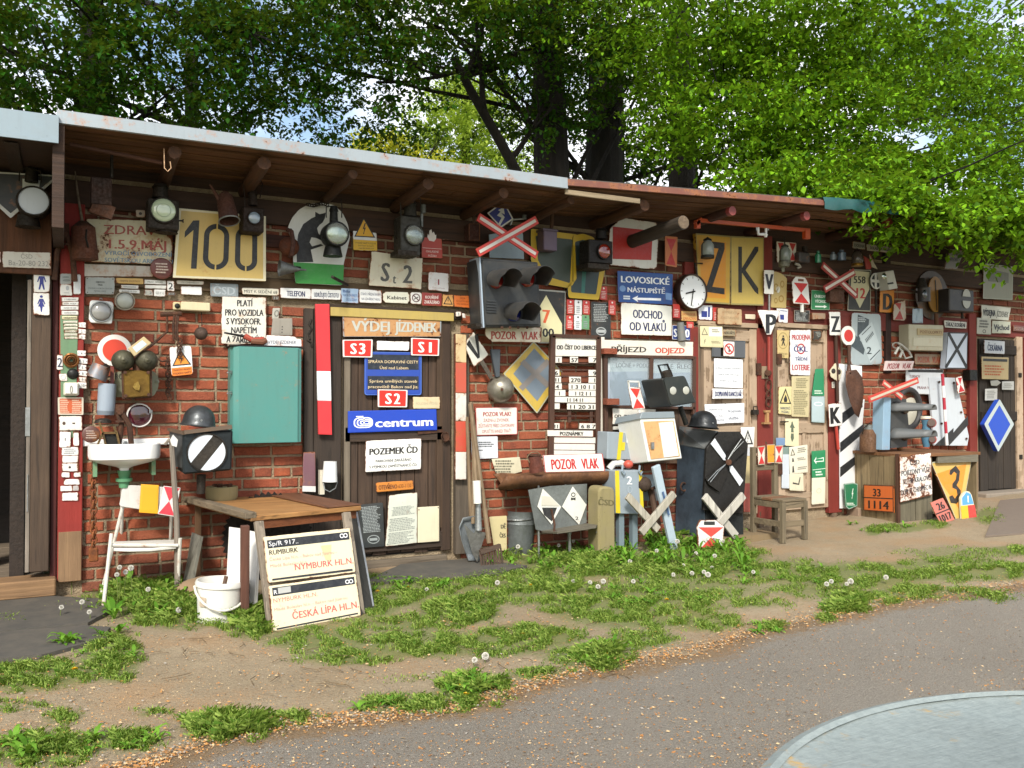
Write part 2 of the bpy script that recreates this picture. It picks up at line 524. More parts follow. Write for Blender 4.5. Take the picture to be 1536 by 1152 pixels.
 # ================================================================== ground
def gh(x,y):
 return gz(x)+.012*noise.noise(Vector((x*.9,y*.9,3)))+.006*noise.noise(Vector((x*3.1,y*3.1,9)))
def ground_mat():
 t=NT('dirt');co=t.coord(kind='Object',rnd=False)
 g=t.noise(co,1.1,5,.6,.35,.65);g2=t.noise(co,9,7,.75,.3,.7);g3=t.noise(co,70,5,.75,.35,.7)
 base=t.mix(g,lin('9c8e74'),lin('85775d'))
 base=t.mix(t.math('MULTIPLY',g2,.5),base,lin('6b5a45'))
 base=t.mix(t.math('MULTIPLY',g3,.4),base,lin('bda88a'))
 ob=t.ramp(t.math('ADD',t.math('MULTIPLY',t.noise(co,1.7,4,.6),.6),t.math('MULTIPLY',t.noise(co,130,3,.7),.5)),.56,.62)
 base=t.mix(t.math('MULTIPLY',ob,.45),base,lin('a0794e'))
 v=t.n('ShaderNodeTexVoronoi');v.inputs['Scale'].default_value=85;t.l(co,v.inputs['Vector'])
 sp=t.ramp(v.outputs['Distance'],.16,.10)
 base=t.mix(t.math('MULTIPLY',sp,t.noise(co,20,2,.5,.5,.6)),base,lin('8f8678'))
 # moss and low sward where the grass grows
 gm=t.n('ShaderNodeAttribute',attribute_name='sward')
 gg=t.ramp(t.math('ADD',gm.outputs['Fac'],t.math('MULTIPLY',t.noise(co,30,6,.8),1.1)),.75,1.15)
 base=t.mix(t.math('MULTIPLY',gg,.7),base,lin('5d6e2a'))
 t.l(base,t.b.inputs['Base Color']);t.b.inputs['Roughness'].default_value=.95
 t.bump(t.math('ADD',g2,g3),.6,.012)
 return t.m
PATCH=[(40,1012,95,26,1.1,.06),(165,985,48,40,1.1,.07),(60,1125,75,28,1.1,.07),(180,1112,70,16,.9,.06),(20,930,45,14,1,.06),(100,915,50,12,.8,.06),(345,1092,75,22,1.5,.10),(445,1078,40,12,1.1,.06),(215,888,85,45,1.5,.15),(270,915,70,30,1.6,.12),(368,925,40,34,2.0,.15),(95,1075,28,14,.7,.05),(230,1068,38,8,.6,.04),(480,958,90,20,1.0,.045),(560,905,50,24,1.1,.06),(620,885,80,26,1.1,.06),(690,915,66,24,1.7,.09),(640,965,110,22,1.4,.06),(520,985,90,14,.8,.05),(780,880,110,28,1.2,.07),(850,893,60,24,1.6,.09),(960,915,140,30,1.2,.06),(790,955,90,20,1.1,.06),(740,975,100,12,.7,.05),(880,985,70,16,1,.05),(905,990,40,20,1.9,.11),(645,1055,115,16,1.4,.06),(710,1030,52,18,1.8,.09),(820,1012,60,9,1,.05),(960,960,60,16,.8,.05),(1060,935,60,14,.8,.05),(1158,943,28,10,1.3,.07),(1272,908,38,17,2,.11),(1240,930,24,8,1.3,.06),(1010,852,120,24,1.3,.10),(900,845,90,24,1.5,.12),(1090,840,60,26,1.4,.10),(1020,810,60,18,1.7,.20),(830,842,60,18,1.4,.12),(760,825,22,14,1.2,.14),(1190,858,70,18,1.2,.07),(1300,862,110,20,1.1,.06),(1430,855,110,18,1.1,.06),(1500,858,60,14,1.3,.07),(1380,890,90,14,1,.06),(1480,895,60,12,1.1,.06),(1310,796,14,8,1.4,.07),(1350,792,40,7,1.3,.06),(1400,788,26,6,1.2,.06),(1485,775,26,12,1.1,.06),(1450,830,120,12,.5,.04),(1230,880,120,22,.6,.04),(560,870,40,12,1,.06),(700,868,60,10,1,.05),(1340,900,30,10,1,.07),(1520,826,40,8,1.2,.06),(300,830,34,30,.9,.28),(1100,900,160,16,.35,.04),(660,1015,120,10,.15,.03),(590,935,120,14,.8,.05),(1000,885,180,22,.7,.05),(1130,905,60,10,.6,.05),(20,1060,50,10,.5,.05)]
def sward(x,y):
 r=0
 for cx,cy,rx,ry,dn,h in PATCH:
  q=((x-cx)/rx)**2+((y-cy)/ry)**2
  if q<1.6:r=max(r,min(1,dn)*(1-q/1.6))
 return r
def ground():
 xs=list(np.arange(-3,12.01,.08));ys=list(np.arange(-7,.41,.07))
 mb=MB();at=[]
 for y in ys:
  for x in xs:
   p=Vector((x,y,gh(x,y)));mb.v.append(p)
   pxl=proj(p)if(p-CAM).dot(FW)>.5 else(0,5000)
   at.append(sward(*pxl))
 nx=len(xs)
 for j in range(len(ys)-1):
  for i in range(nx-1):
   a=j*nx+i;mb.f.append((a,a+1,a+nx+1,a+nx));mb.sm.append(True)
   # far ground out to the horizon
 def outer(x0,x1,y0,y1,zz=-.012):
  b=len(mb.v)
  for p in((x0,y0),(x1,y0),(x1,y1),(x0,y1)):mb.v.append(Vector((p[0],p[1],zz)));at.append(.9)
  mb.f.append((b,b+1,b+2,b+3));mb.sm.append(True)
 outer(-400,-3,-400,400);outer(12,400,-400,400,.28);outer(-3,12,-400,-7);outer(-3,12,.4,400)
 me=bpy.data.meshes.new('ground');me.from_pydata([tuple(v)for v in mb.v],[],mb.f)
 me.polygons.foreach_set('use_smooth',mb.sm)
 a=me.attributes.new('sward','FLOAT','POINT');a.data.foreach_set('value',at)
 me.materials.append(ground_mat());o=bpy.data.objects.new('ground',me);COL.objects.link(o)
 tag(o,kind='structure');return o
ground()
def asphalt_mat():
 t=NT('asphalt');co=t.coord(kind='Object',rnd=False)
 g=t.noise(co,.8,5,.6,.35,.65);g3=t.noise(co,110,5,.8,.35,.65)
 base=t.mix(g,lin('bdb3a4'),lin('aba192'))
 v=t.n('ShaderNodeTexVoronoi');v.inputs['Scale'].default_value=120;t.l(co,v.inputs['Vector'])
 cell=t.ramp(v.outputs['Distance'],.1,.5)
 base=t.mix(t.math('MULTIPLY',cell,.42),base,lin('3f3b36'))
 base=t.mix(t.math('MULTIPLY',g3,.5),base,lin('c4baa9'))
 v2=t.n('ShaderNodeTexVoronoi');v2.inputs['Scale'].default_value=38;t.l(co,v2.inputs['Vector'])
 sp=t.math('MULTIPLY',t.ramp(v2.outputs['Distance'],.14,.09),t.noise(co,31,2,.5,.52,.6))
 base=t.mix(t.math('MULTIPLY',sp,.8),base,lin('b3a183'))
 v3=t.n('ShaderNodeTexVoronoi');v3.inputs['Scale'].default_value=55;v3.inputs['Randomness'].default_value=1;t.l(co,v3.inputs['Vector'])
 sp3=t.math('MULTIPLY',t.ramp(v3.outputs['Distance'],.13,.08),t.noise(co,27,2,.5,.5,.58))
 base=t.mix(t.math('MULTIPLY',sp3,.6),base,lin('a77c4e'))
 at=t.n('ShaderNodeAttribute',attribute_name='edge')
 e=t.ramp(t.math('ADD',at.outputs['Fac'],t.math('MULTIPLY',t.noise(co,22,6,.75),.9)),.95,1.2)
 base=t.mix(t.math('MULTIPLY',e,.9),base,lin('a1845f'))
 t.l(base,t.b.inputs['Base Color']);t.b.inputs['Roughness'].default_value=.9
 t.bump(t.math('ADD',cell,g3),1.0,.012)
 return t.m
EDGEPX=[(-400,1290),(0,1215),(150,1165),(240,1143),(330,1108),(400,1092),(480,1082),(560,1078),(650,1068),(720,1052),(800,1030),(880,1012),(960,995),(1040,978),(1110,958),(1180,938),(1260,926),(1330,908),(1420,893),(1500,884),(1580,874),(1700,862),(1900,845),(2400,805)]
def asphalt():
 mb=MB();at=[];pts=[]
 for(x0,y0),(x1,y1)in zip(EDGEPX,EDGEPX[1:]):
  n=max(2,int((x1-x0)/8))
  for i in range(n):
   x=x0+(x1-x0)*i/n;y=y0+(y1-y0)*i/n
   p=G(x,y);k=noise.noise(Vector((p.x*3,p.y*3,1)))*.07+noise.noise(Vector((p.x*12,p.y*12,5)))*.03
   pts.append(Vector((p.x+k*.5,p.y+k,0)))
 offs=[0,.09,.22,.6,1.2,2.5,5,20,200]
 dirv=Vector((.35,-1,0)).normalized()
 for k,off in enumerate(offs):
  for p in pts:
   q=p+dirv*off
   q.z=(gh(q.x,q.y)if off<3 and-2.9<q.x<11.9 and q.y>-6.9 else gz(q.x))+.006
   mb.v.append(q);at.append([1,.75,.42,.18,.08,0,0,0,0][k])
 n=len(pts)
 for k in range(len(offs)-1):
  for i in range(n-1):
   mb.f.append((k*n+i,k*n+i+1,(k+1)*n+i+1,(k+1)*n+i));mb.sm.append(True)
 me=bpy.data.meshes.new('asphalt_road');me.from_pydata([tuple(v)for v in mb.v],[],mb.f)
 a=me.attributes.new('edge','FLOAT','POINT');a.data.foreach_set('value',at)
 me.materials.append(asphalt_mat());o=bpy.data.objects.new('asphalt_road',me);COL.objects.link(o);tag(o,kind='structure')
 return pts
edge_pts=asphalt()
def matting(name,pxs,label=None):
 pts=[G(x,y)for x,y in pxs];res=[]
 for i,p in enumerate(pts):
  q=pts[(i+1)%len(pts)]
  for k in range(6):
   a=p.lerp(q,k/6);a.z=gz(a.x)+.024+noise.noise(a*4)*.006
   a+=Vector((noise.noise(a*9),noise.noise(a*9+Vector((5,5,5))),0))*.014;res.append(a)
 mb=MB().prism(res,(0,0,-.03))
 return obj(name,mb,paint('46443f',0,.8,.85))
for nm,q in(('paving_slab',[(-60,905),(60,897),(160,905),(172,918),(130,940),(-60,958)]),('paving_slab',[(-60,958),(130,944),(165,948),(160,962),(60,990),(-60,1002)])):
 tag(matting(nm,q),kind='structure')
tag(matting('rubber_mat',[(545,878),(600,852),(700,842),(792,853),(740,866),(640,872)]),'dark worn rubber mat lying before the plank door','mat')
o=MB().prism([G(1478,806),G(1500,752),G(1620,740),G(1680,790)],(0,0,.012));tag(obj('concrete_slab',o,paint('6e6257',0,.8,.9)),kind='structure')
tag(obj('door_step',MB().box(7.0,7.65,-.16,0,-.02,.17),paint('8b7562',0,.8,.9),bevel=.01),kind='structure')
tag(obj('concrete_slab',MB().box(8.9,10.4,-.22,0,-.02,.22),paint('857b6e',0,.8,.9),bevel=.01),kind='structure')
# ================================================================== the long brick shed
shed=thing('brick_shed','long low red brick shed with timber posts, old doors and shallow overhanging roof','shed',(3,0,0))
DARKW=wood('4a3222','2c1d14','x');DARKWZ=wood('3f2e22','271b13','z')
SOFF=wood('855a33','4a3020','x',.85)
def xw(x,y=600,d=0.0):return P(x,y,d).x
def zw(x,y,d=0.0):return P(x,y,d).z
WALLX0,WALLX1,WALLZ=-.09,15.0,2.70
t=NT('mortar');co=t.coord(rnd=False);g=t.noise(co,6,6,.7,.3,.7);g2=t.noise(co,60,4,.7,.3,.7)
b_=t.mix(g,lin('b5a385'),lin('8c7b64'));b_=t.mix(t.math('MULTIPLY',g2,.4),b_,lin('6a5c4a'));t.l(b_,t.b.inputs['Base Color']);t.b.inputs['Roughness'].default_value=.95
t.bump(t.math('ADD',g,g2),.8,.012);MORTAR=t.m
wall=obj('brick_wall',MB().box(WALLX0,WALLX1,.004,.30,-.3,WALLZ),MORTAR,shed)
t=NT('brick');co=t.coord(rnd=False);co2=t.n('ShaderNodeTexCoord')
geo=t.n('ShaderNodeNewGeometry');oi=t.n('ShaderNodeObjectInfo')
pos=t.n('ShaderNodeMapping');t.l(geo.outputs['Position'],pos.inputs[0])
rd=t.math('FRACT',t.math('ADD',t.math('MULTIPLY',oi.outputs['Random'],7.31),geo.outputs['Random Per Island']))
rr=t.n('ShaderNodeValToRGB');cr=rr.color_ramp
cr.elements[0].color=(*lin('7a3d2c'),1);cr.elements[1].color=(*lin('a65a3b'),1)
for p_,c_ in((.22,'964a32'),(.42,'a85534'),(.56,'63302a'),(.68,'8f4831'),(.84,'7a4434')):
 e=cr.elements.new(p_);e.color=(*lin(c_),1)
t.l(rd,rr.inputs[0])
g=t.noise(pos.outputs[0],16,6,.7,.3,.72);g2=t.noise(pos.outputs[0],90,4,.7,.3,.7);g3=t.noise(pos.outputs[0],1.3,4,.6)
base=t.mix(t.math('MULTIPLY',g,.7),rr.outputs[0],lin('5e2c1d'))
base=t.mix(t.math('MULTIPLY',g2,.3),base,lin('c4704a'))
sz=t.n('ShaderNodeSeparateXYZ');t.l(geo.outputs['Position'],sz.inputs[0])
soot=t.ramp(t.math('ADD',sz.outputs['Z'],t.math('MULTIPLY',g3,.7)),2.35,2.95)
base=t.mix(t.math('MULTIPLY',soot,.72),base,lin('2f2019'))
damp=t.ramp(t.math('ADD',sz.outputs['Z'],t.math('MULTIPLY',g3,.5)),.75,.2)
base=t.mix(t.math('MULTIPLY',damp,.4),base,lin('5c4234'))
smut=t.noise(pos.outputs[0],2.3,5,.65,.55,.68)
base=t.mix(t.math('MULTIPLY',smut,.5),base,lin('3e2a20'))
ef=t.ramp(t.noise(pos.outputs[0],7,6,.75),.62,.75)
base=t.mix(t.math('MULTIPLY',ef,.35),base,lin('b7a082'))
t.l(base,t.b.inputs['Base Color']);t.b.inputs['Roughness'].default_value=.9
t.bump(t.math('ADD',g,g2),.6,.006);BRICK=t.m
def brickmesh(L,Hh,seed):
 r=random.Random(seed);mb=MB()
 n=4
 f=[Vector((-L/2+L*i/n,0,z))for z in(-Hh/2,Hh/2)for i in range(n+1)]
 j=lambda a:(r.random()-.5)*a
 ft=[p+Vector((j(.003),j(.003),j(.005)))for p in f]
 c=.004
 inn=[Vector((p.x*(1-2*c/L),-c-.001*r.random(),p.z*(1-2*c/Hh)))for p in ft]
 bk=[p+Vector((0,.035,0))for p in ft]
 V=bk+ft+inn;m=len(f);mb.v=V
 out=list(range(0,n+1))+list(range(2*n+1,n,-1))
 k=len(out)
 for a in range(k):
  b=(a+1)%k
  mb.f.append((out[a],out[b],m+out[b],m+out[a]));mb.f.append((m+out[a],m+out[b],2*m+out[b],2*m+out[a]))
 for i in range(n):mb.f.append((2*m+i,2*m+i+1,2*m+n+1+i+1,2*m+n+1+i))
 mb.sm=[False]*len(mb.f)
 return mb
 # openings and timbers that take the place of bricks: x0, x1, z0, z1
HOLES=[(-2,xw(125),-.3,3),(xw(466),xw(691),-.1,2.0),(xw(1038),xw(1265),-.1,1.86),(xw(1452),xw(1640),-.1,2.0),(xw(125),xw(712),1.985,2.115),(xw(1000),xw(1640),zw(1150,489),zw(1150,460)),(xw(125),15,2.56,3)]
HIDE=[(346,518,450,668),(255,640,348,712),(708,385,830,512),(258,318,400,425),(120,325,262,430),(330,445,400,520),(820,505,1040,700),(1040,350,1150,460),(915,335,990,405),(925,410,1010,500),(755,515,830,620),(745,680,905,730),(430,310,520,425),(712,610,775,690),(395,790,540,950),(1010,640,1120,800),(1262,550,1296,760),(1275,470,1330,550)]
bricks=[]
def lay():
 k=-1
 while True:
  z=k*.077+.035;k+=1
  if z>2.62:break
  hdr=k%4==2
  x=WALLX0+.02-random.random()*.1-(.13 if k%2 else 0)
  while x<11.6:
   L=.115 if(hdr or random.random()<.10)else.245
   x0,x1=x,x+L;x=x1+.017
   for h0,h1,hz0,hz1 in HOLES:
    if x0<h1 and x1>h0 and z+.03>hz0 and z-.03<hz1:
     if x0<h0-.04:x1=min(x1,h0-.003)
     elif x1>h1+.04:x0=max(x0,h1+.003)
     else:x1=x0
   if x1-x0>.03:bricks.append(((x0+x1)/2,z+.006*math.sin(x0*1.3+z),x1-x0))
lay()
def vis(b):
 u,v=proj((b[0],0,b[1]))
 if not(80<u<1500):return 0
 for x0,y0,x1,y1 in HIDE:
  if x0<u<x1 and y0<v<y1:return 0
 return b[2]*.065/(Vector((b[0],0,b[1]))-CAM).length**2
bricks.sort(key=vis,reverse=True)
BM={}
far=MB()
for i,(x,z,L)in enumerate(bricks):
 Lq=round(L/.01)*.01;kk=(Lq,random.randint(0,3));y=-.0005-random.random()*.0035
 if kk not in BM:BM[kk]=[brickmesh(L,.060,hash(kk)&1023),None]
 src=BM[kk]
 if i<300:
  if src[1]is None:
   o=obj('brick',src[0],BRICK,wall,loc=(0,0,0));src[1]=o
  else:
   o=src[1].copy();COL.objects.link(o)
  o.parent=wall
  o.location=Vector((x,y,z))-WL[wall.name][0];o.rotation_euler=(0,(random.random()-.5)*.014,0)
 else:
  far.add(src[0].v,src[0].f,Matrix.Translation((x,y,z)))
tag(obj('brick_coursing',far,BRICK,wall,recalc=True),kind='stuff')
REDP=wood('6b4b35','4d3627','z',.75,1.0,'78291f',.72)
REDX=wood('5b3b2a','40291e','x',.75,1.0,'6b2a22',.85)
def post(name,x0,x1,ytop,ybot,mat,d=.05,xr=None,par=shed,lab=None):
 """upright timber between photo columns x0..x1"""
 X0,X1=xw(x0,600,d),xw(x1,600,d)
 o=obj(name,MB().box(X0,X1,-d,.01,zw(x0,ybot,d),zw(x0,ytop,d)),mat,par,bevel=.004)
 if lab:o['label']=lab
 return o
 # pilaster: red paint above, bare wood at the foot
post('corner_post',88,125,303,872,wood('94745a','6d533d','z',.8,.7,'8b2a22',.80),.05,lab='red painted corner post worn bare at its foot')
post('post_foot',89,124.5,798,874,wood('a3835f','735840','z',.8,.7),.052,lab='bare weathered foot of the red corner post')
post('dark_strip',77,86.5,303,880,wood('5b1f1a','3a1512','z'),.02)
# wall plate and beams
obj('wall_plate',MB().box(-.05,15,-.045,.003,2.49,2.66),DARKW,shed,bevel=.005)
obj('sign_beam',MB().box(xw(125),xw(712),-.03,.003,1.99,2.11),wood('5f4a2c','40311f','x',.75),shed,bevel=.004)
obj('red_beam',MB().box(xw(1000),15,-.035,.003,zw(1150,488),zw(1150,459)),REDX,shed,bevel=.004)
obj('upper_rail',MB().box(xw(125),xw(500),-.028,.003,2.33,2.42),wood('4a261c','2c1812','x'),shed,bevel=.004)
post('dark_post',456,470,462,830,wood('4b4036','302720','z'),.045)
post('door_jamb',470,512,462,836,wood('4a3c30','2d241d','z'),.03)
post('door_jamb',662,676,470,826,wood('4f3b2b','33261d','z'),.045)
post('stripe_post',684,704,500,832,wood('6a5e50','453c32','z'),.05)
obj('door_lintel',MB().box(xw(480),xw(690),-.04,.003,zw(600,476),zw(600,462)),wood('4a3a2a','2e241b','x'),shed,bevel=.004)
tag(obj('yellow_rail',MB().box(xw(496,465,.07),xw(681,470,.07),-.07,-.042,zw(590,478,.07),zw(590,465,.07)),paint('b09a52',0,.6),shed,bevel=.003),'ochre painted rail over the plank door')
for a,b,yt,yb in((1036,1048,490,790),(1137,1160,352,780),(1243,1262,480,770),(1455,1466,470,760)):
 post('red_post',a,b,yt,yb,REDP,.05)
post('red_post',1028,1042,365,462,REDP,.04)
post('dark_post',1330,1338,340,560,wood('3a2018','231410','z'),.04)
# doors
def plank_door(name,x0,x1,yt,yb,n,mat,rails,matr,d=.02,lab=None,xr=600):
 X0,X1=xw(x0),xw(x1);z0,z1=zw(x0,yb),zw(x0,yt);wd=(X1-X0)/n
 dr=obj(name,MB().box(X0,X1,-.004,.003,z0,z1),wood('1d1712','120e0b','z'),shed)
 if lab:dr['label']=lab
 for i in range(n):
  j=random.random()*.004
  obj('plank',MB().box(X0+i*wd+.003,X0+(i+1)*wd-.003,-d-j,-.005,z0+random.random()*.02,z1),mat,dr,bevel=.002)
 for a,b in rails:
  za,zb=z0+(z1-z0)*a,z0+(z1-z0)*b
  obj('rail',MB().box(X0+.005,X1-.005,-d-.027,-d-.005,za,zb),matr,dr,bevel=.003)
 return dr,X0,X1,z0,z1
DW=wood('5a4535','33261c','z');DWR=wood('4e3d30','2f241b','x')
d1,*dd=plank_door('plank_door',514,661,470,838,7,DW,[(.475,.535),(.02,.085)],DWR,lab='dark weathered plank door')
obj('threshold',MB().box(dd[0]-.02,dd[1]+.03,-.06,-.0,-.02,.05),wood('8d7f6c','5d5345','x'),shed,bevel=.004)
obj('side_stile',MB().box(dd[0],dd[0]+.045,-.047,-.026,dd[2]+.18,dd[3]-.22),wood('8f8371','5d5345','z'),d1,bevel=.003)
obj('side_stile',MB().box(dd[1]-.05,dd[1],-.047,-.026,dd[2]+.18,dd[3]),wood('5e4732','3c2c1f','z'),d1,bevel=.003)
use('H')
q0=W(800,958,.055);q1=W(990,940,.055)
obj('hinge',MB().beam(q0,q1,.006,.022),RUSTY,d1)
use('z')
obj('latch',MB().beam(P(667,650,.07),P(671,662,.07),.02,.05).tube([P(668+6*math.cos(a),655+7*math.sin(a),.085)for a in[k*.7 for k in range(9)]],.004),RUSTY,d1)
PALE=wood('a8937b','80684f','z',.8,.8,'b09a82',.45);PALEX=wood('a8937b','80684f','x',.8,.8,'a8937b',.45)
PALD=wood('8b765f','5b4939','z',.8,.8)
def panel_door(name,x0,x1,yt,yb,lab):
 X0,X1=xw(x0),xw(x1);z0,z1=zw(x0,yb),zw(x0,yt);s=.09
 dr=obj(name,MB().box(X0,X1,-.012,.003,z0,z1),PALE,shed);dr['label']=lab
 obj('stile',MB().box(X0,X0+s,-.035,-.013,z0,z1),PALE,dr,bevel=.003);obj('stile',MB().box(X1-s,X1,-.035,-.013,z0,z1),PALE,dr,bevel=.003)
 for f in(0,.42,.93):obj('rail',MB().box(X0+s,X1-s,-.033,-.013,z0+(z1-z0)*f,z0+(z1-z0)*f+(.16 if f==0 else.10)),PALEX,dr,bevel=.003)
 obj('muntin',MB().box((X0+X1)/2-.025,(X0+X1)/2+.025,-.030,-.013,z0+.17,z0+(z1-z0)*.42),PALE,dr,bevel=.003)
 return dr,X0,X1,z0,z1
d2,*e2=panel_door('panel_door',1052,1132,490,776,'pale worn panel door with service notices')
d3,*e3=panel_door('panel_door',1163,1242,492,766,'pale peeling panel door with lottery sign')
for e_,dd_ in((e2,d2),(e3,d3)):
 obj('frame_post',MB().box(e_[0]-.07,e_[0]-.004,-.045,.002,0,e_[3]+.03),PALD,shed,bevel=.004)
 obj('frame_post',MB().box(e_[1]+.004,e_[1]+.07,-.045,.002,0,e_[3]+.03),PALD,shed,bevel=.004)
 obj('frame_head',MB().box(e_[0]-.07,e_[1]+.07,-.05,.002,e_[3]+.004,e_[3]+.05),PALEX,shed,bevel=.004)
use('O')
obj('bolt',MB().cyl(W(455,300,.06),W(503,298,.06),.007),IRON,d3)
obj('padlock',MB().box(*sorted((W(285,230,.08).x,W(318,230,.08).x)),-.09,-.05,W(300,255,.08).z,W(300,225,.08).z).tube([W(290,225,.075),W(290,205,.075),W(312,205,.075),W(312,225,.075)],.006),IRON,d2,bevel=.003)
for zz in(.25,.75):obj('hinge',MB().box(e2[1]-.02,e2[1]+.03,-.06,-.036,e2[2]+(e2[3]-e2[2])*zz,e2[2]+(e2[3]-e2[2])*zz+.11),RUSTY,d2)
for zz in(.2,.8):obj('hinge',MB().box(e3[0]-.03,e3[0]+.03,-.06,-.036,e3[2]+(e3[3]-e3[2])*zz,e3[2]+(e3[3]-e3[2])*zz+.10),RUSTY,d3)
use('z')
d4,*e4=plank_door('plank_door',1467,1524,508,737,5,wood('3d342a','261f19','z'),[(.46,.52),(.9,.96)],wood('33291f','211a14','x'),lab='dark narrow plank door beside the blue diamond')
post('frame_post',1526,1535,505,740,PALE,.05);post('red_post',1538,1560,500,742,REDP,.04)
for a in(.2,.75):obj('hinge',MB().box(e4[1]-.03,e4[1]+.02,-.06,-.03,e4[2]+(e4[3]-e4[2])*a,e4[2]+(e4[3]-e4[2])*a+.05),IRON,d4)
# roof
RX0=P(88,175,.82).x
RSEC=P(850,270,.82).x
zt=P(87,165,.82).z;zb=P(87,186,.82).z
SLP=(P(1230,299,.82).z-zt)/(P(1230,300,.82).x-RSEC)
def RZ(x):return 0 if x<RSEC else min(SLP*(x-RSEC),.16)
roof=obj('roof',MB().prism([(RX0,-.80,2.835),(RX0,.4,2.80),(RX0,4.2,2.35),(RX0,4.2,2.40),(RX0,.4,2.85),(RX0,-.80,2.875)],(RSEC-RX0,0,0)),paint('4c4743',.2,.7,.8),shed)
for xa,xb in((RSEC,RSEC+.16/SLP),(RSEC+.16/SLP,15)):
 m=MB();sec=[(-.80,2.835),(.4,2.80),(4.2,2.35),(4.2,2.40),(.4,2.85),(-.80,2.875)]
 m.add([(x,y,z+RZ(x+1e-6))for x in(xa,xb)for y,z in sec],[(5,4,3,2,1,0),(6,7,8,9,10,11)]+[(i,(i+1)%6,6+(i+1)%6,6+i)for i in range(6)]);obj('roof_sheet',m,paint('4c4743',.2,.7,.8),shed)
pw=.8/6
for i in range(6):
 x=RX0
 while x<13:
  e=min(13,x+2.0+random.random()*1.4)
  if x<RSEC<e:e=RSEC
  y0=-.79+i*pw;zz=2.802-(.035)*(y0+.79)/.8-.006*random.random()
  obj('soffit_plank',MB().beam((x+.002,y0+pw/2,zz+RZ(x)+.012),(e-.002,y0+pw/2,zz+RZ(e)+.012),pw-.014,.02),SOFF,roof,bevel=.002)
  x=e
obj('eaves_infill',MB().box(RX0,15,.005,.3,2.66,2.96),DARKW,shed)
RAFT=wood('6b4428','3c281b','y',.8)
for i,xx in enumerate((262,398,529,644,756,858,962,1092,1203,1330,1440,1560)):
 X=P(xx,280,.70).x;red=xx>1050;r_=.04+.006*math.sin(i*2.3)
 a=Vector((X,.25,2.70+RZ(X)));b=Vector((X+random.uniform(-.02,.02),-.70-random.random()*.03,2.735+RZ(X)))
 m=MB().tube([a.lerp(b,k/5)+Vector((noise.noise(Vector((i,k,2)))*.012,0,noise.noise(Vector((i,k,7)))*.008))for k in range(6)],r_*1.1,9,r1=r_*.95);m.v=[v+Vector((noise.noise(v*14),0,noise.noise(v*14+Vector((5,5,5)))))*.008 for v in m.v]
 obj('rafter',m,RAFT if not red else wood('5a3527','3b231a','y'),roof)
 if red:obj('rafter_cap',MB().cyl(b+Vector((0,.03,0)),b+Vector((0,-.012,0)),r_*1.08,r_*1.03,12),paint('7d2c2a',0,.5),roof)
X=P(1018,315,.72).x
obj('log_beam',MB().cyl((X,.25,2.60),(X,-.78,2.655),.058,.056,18),wood('4e4337','332b22','y'),roof)
obj('log_end',MB().cyl((X,-.781,2.655),(X,-.786,2.655),.053,.05,18),wood('7e6c56','54463a','y'),roof)
def fascia(xa,xb,zt,zb):
 m=MB();n=max(2,int((xb-xa)/.3))
 for i in range(n+1):
  x=xa+(xb-xa)*i/n;k=.004*noise.noise(Vector((x*2,3,zt)))
  for y,z in((-.60,zt+.004),(-.83+k,zt),(-.835+k,zb+.004),(-.822+k,zb),(-.812+k,zb+.012)):
   m.v.append(Vector((x,y,z+RZ(x)+.005*noise.noise(Vector((x*1.3,1,1))))))
 for i in range(n):
  for j in range(4):m.f.append((i*5+j,i*5+5+j,i*5+6+j,i*5+1+j));m.sm.append(False)
 return m
xs1=P(522,225,.82).x
obj('metal_edging',fascia(RX0-.01,xs1,zt,zb),paint('8d979d',.5,.35,.5,.25),roof)
obj('metal_edging',fascia(xs1-.02,RSEC,zt+.004,zb),paint('939ca1',.42,.35,.5,.25),roof)
obj('metal_edging',fascia(RSEC,14.9,zt-.005,zt-.055),paint('6f4134',.55,.6,.7),roof)
obj('barge_board',MB().box(P(846,285,.79).x,P(958,290,.79).x,-.812,-.795,zb-.035,zb+.003),wood('a8987c','7a6850','x'),roof,bevel=.003)
# ================================================================== neighbouring shed at the near end
ns=thing('timber_shed','dark timber shed with open doorway under a pale metal roof edge','shed',(-1.2,0,0))
XN=P(88,190,.85).x
za=P(60,169,.85).z;zb2=P(60,212,.85).z
obj('metal_edging',MB().box(-4,XN,-.86,-.845,zb2,za-.005).box(-4,XN,-.845,-.6,za-.012,za-.004),paint('82929b',0,.4,.5,.2),ns)
obj('edging_lip',MB().box(-4,XN,-.875,-.861,zb2-.004,zb2+.014),paint('82929b',0,.4,.5,.2),ns)
obj('roof',MB().box(-4,XN-.02,-.84,4,za-.16,za-.02),DARKW,ns)
for k in range(5):obj('rafter',MB().box(-3.6+k*.82,-3.53+k*.82,-.80,.2,zb2-.02,za-.17),wood('3b2a1e','241910','y'),ns)
obj('filler_board',MB().box(XN-.03,RX0+.03,-.82,.1,za-.62,za-.02),DARKW,ns)  # filler added between the roofs to shut out a bright slit of sky
BW=wood('6b4228','3f2717','z',.8)
JX0=xw(47);JX1=xw(76)
obj('door_post',MB().box(JX0,JX1,-.06,.12,zw(60,858,.06),2.75),wood('5d4a39','3c2f24','z'),ns,bevel=.006)
obj('door_stop',MB().box(JX0-.025,JX0-.002,-.055,.1,zw(50,858,.05),2.0),wood('9b9083','6f665a','z'),ns,bevel=.003)
obj('header_board',MB().box(-4,JX1,-.095,-.062,2.03,2.62),BW,ns,bevel=.004)
obj('header_board',MB().box(-4,JX1,-.06,.12,2.60,2.76),DARKW,ns,bevel=.004)
zs=zw(20,880,.10)
obj('sill_timber',MB().box(-4,xw(84,880,.1),-.12,.1,.02,zs+.03),wood('a5815a','6d5238','x',.8,.8),ns,bevel=.008)
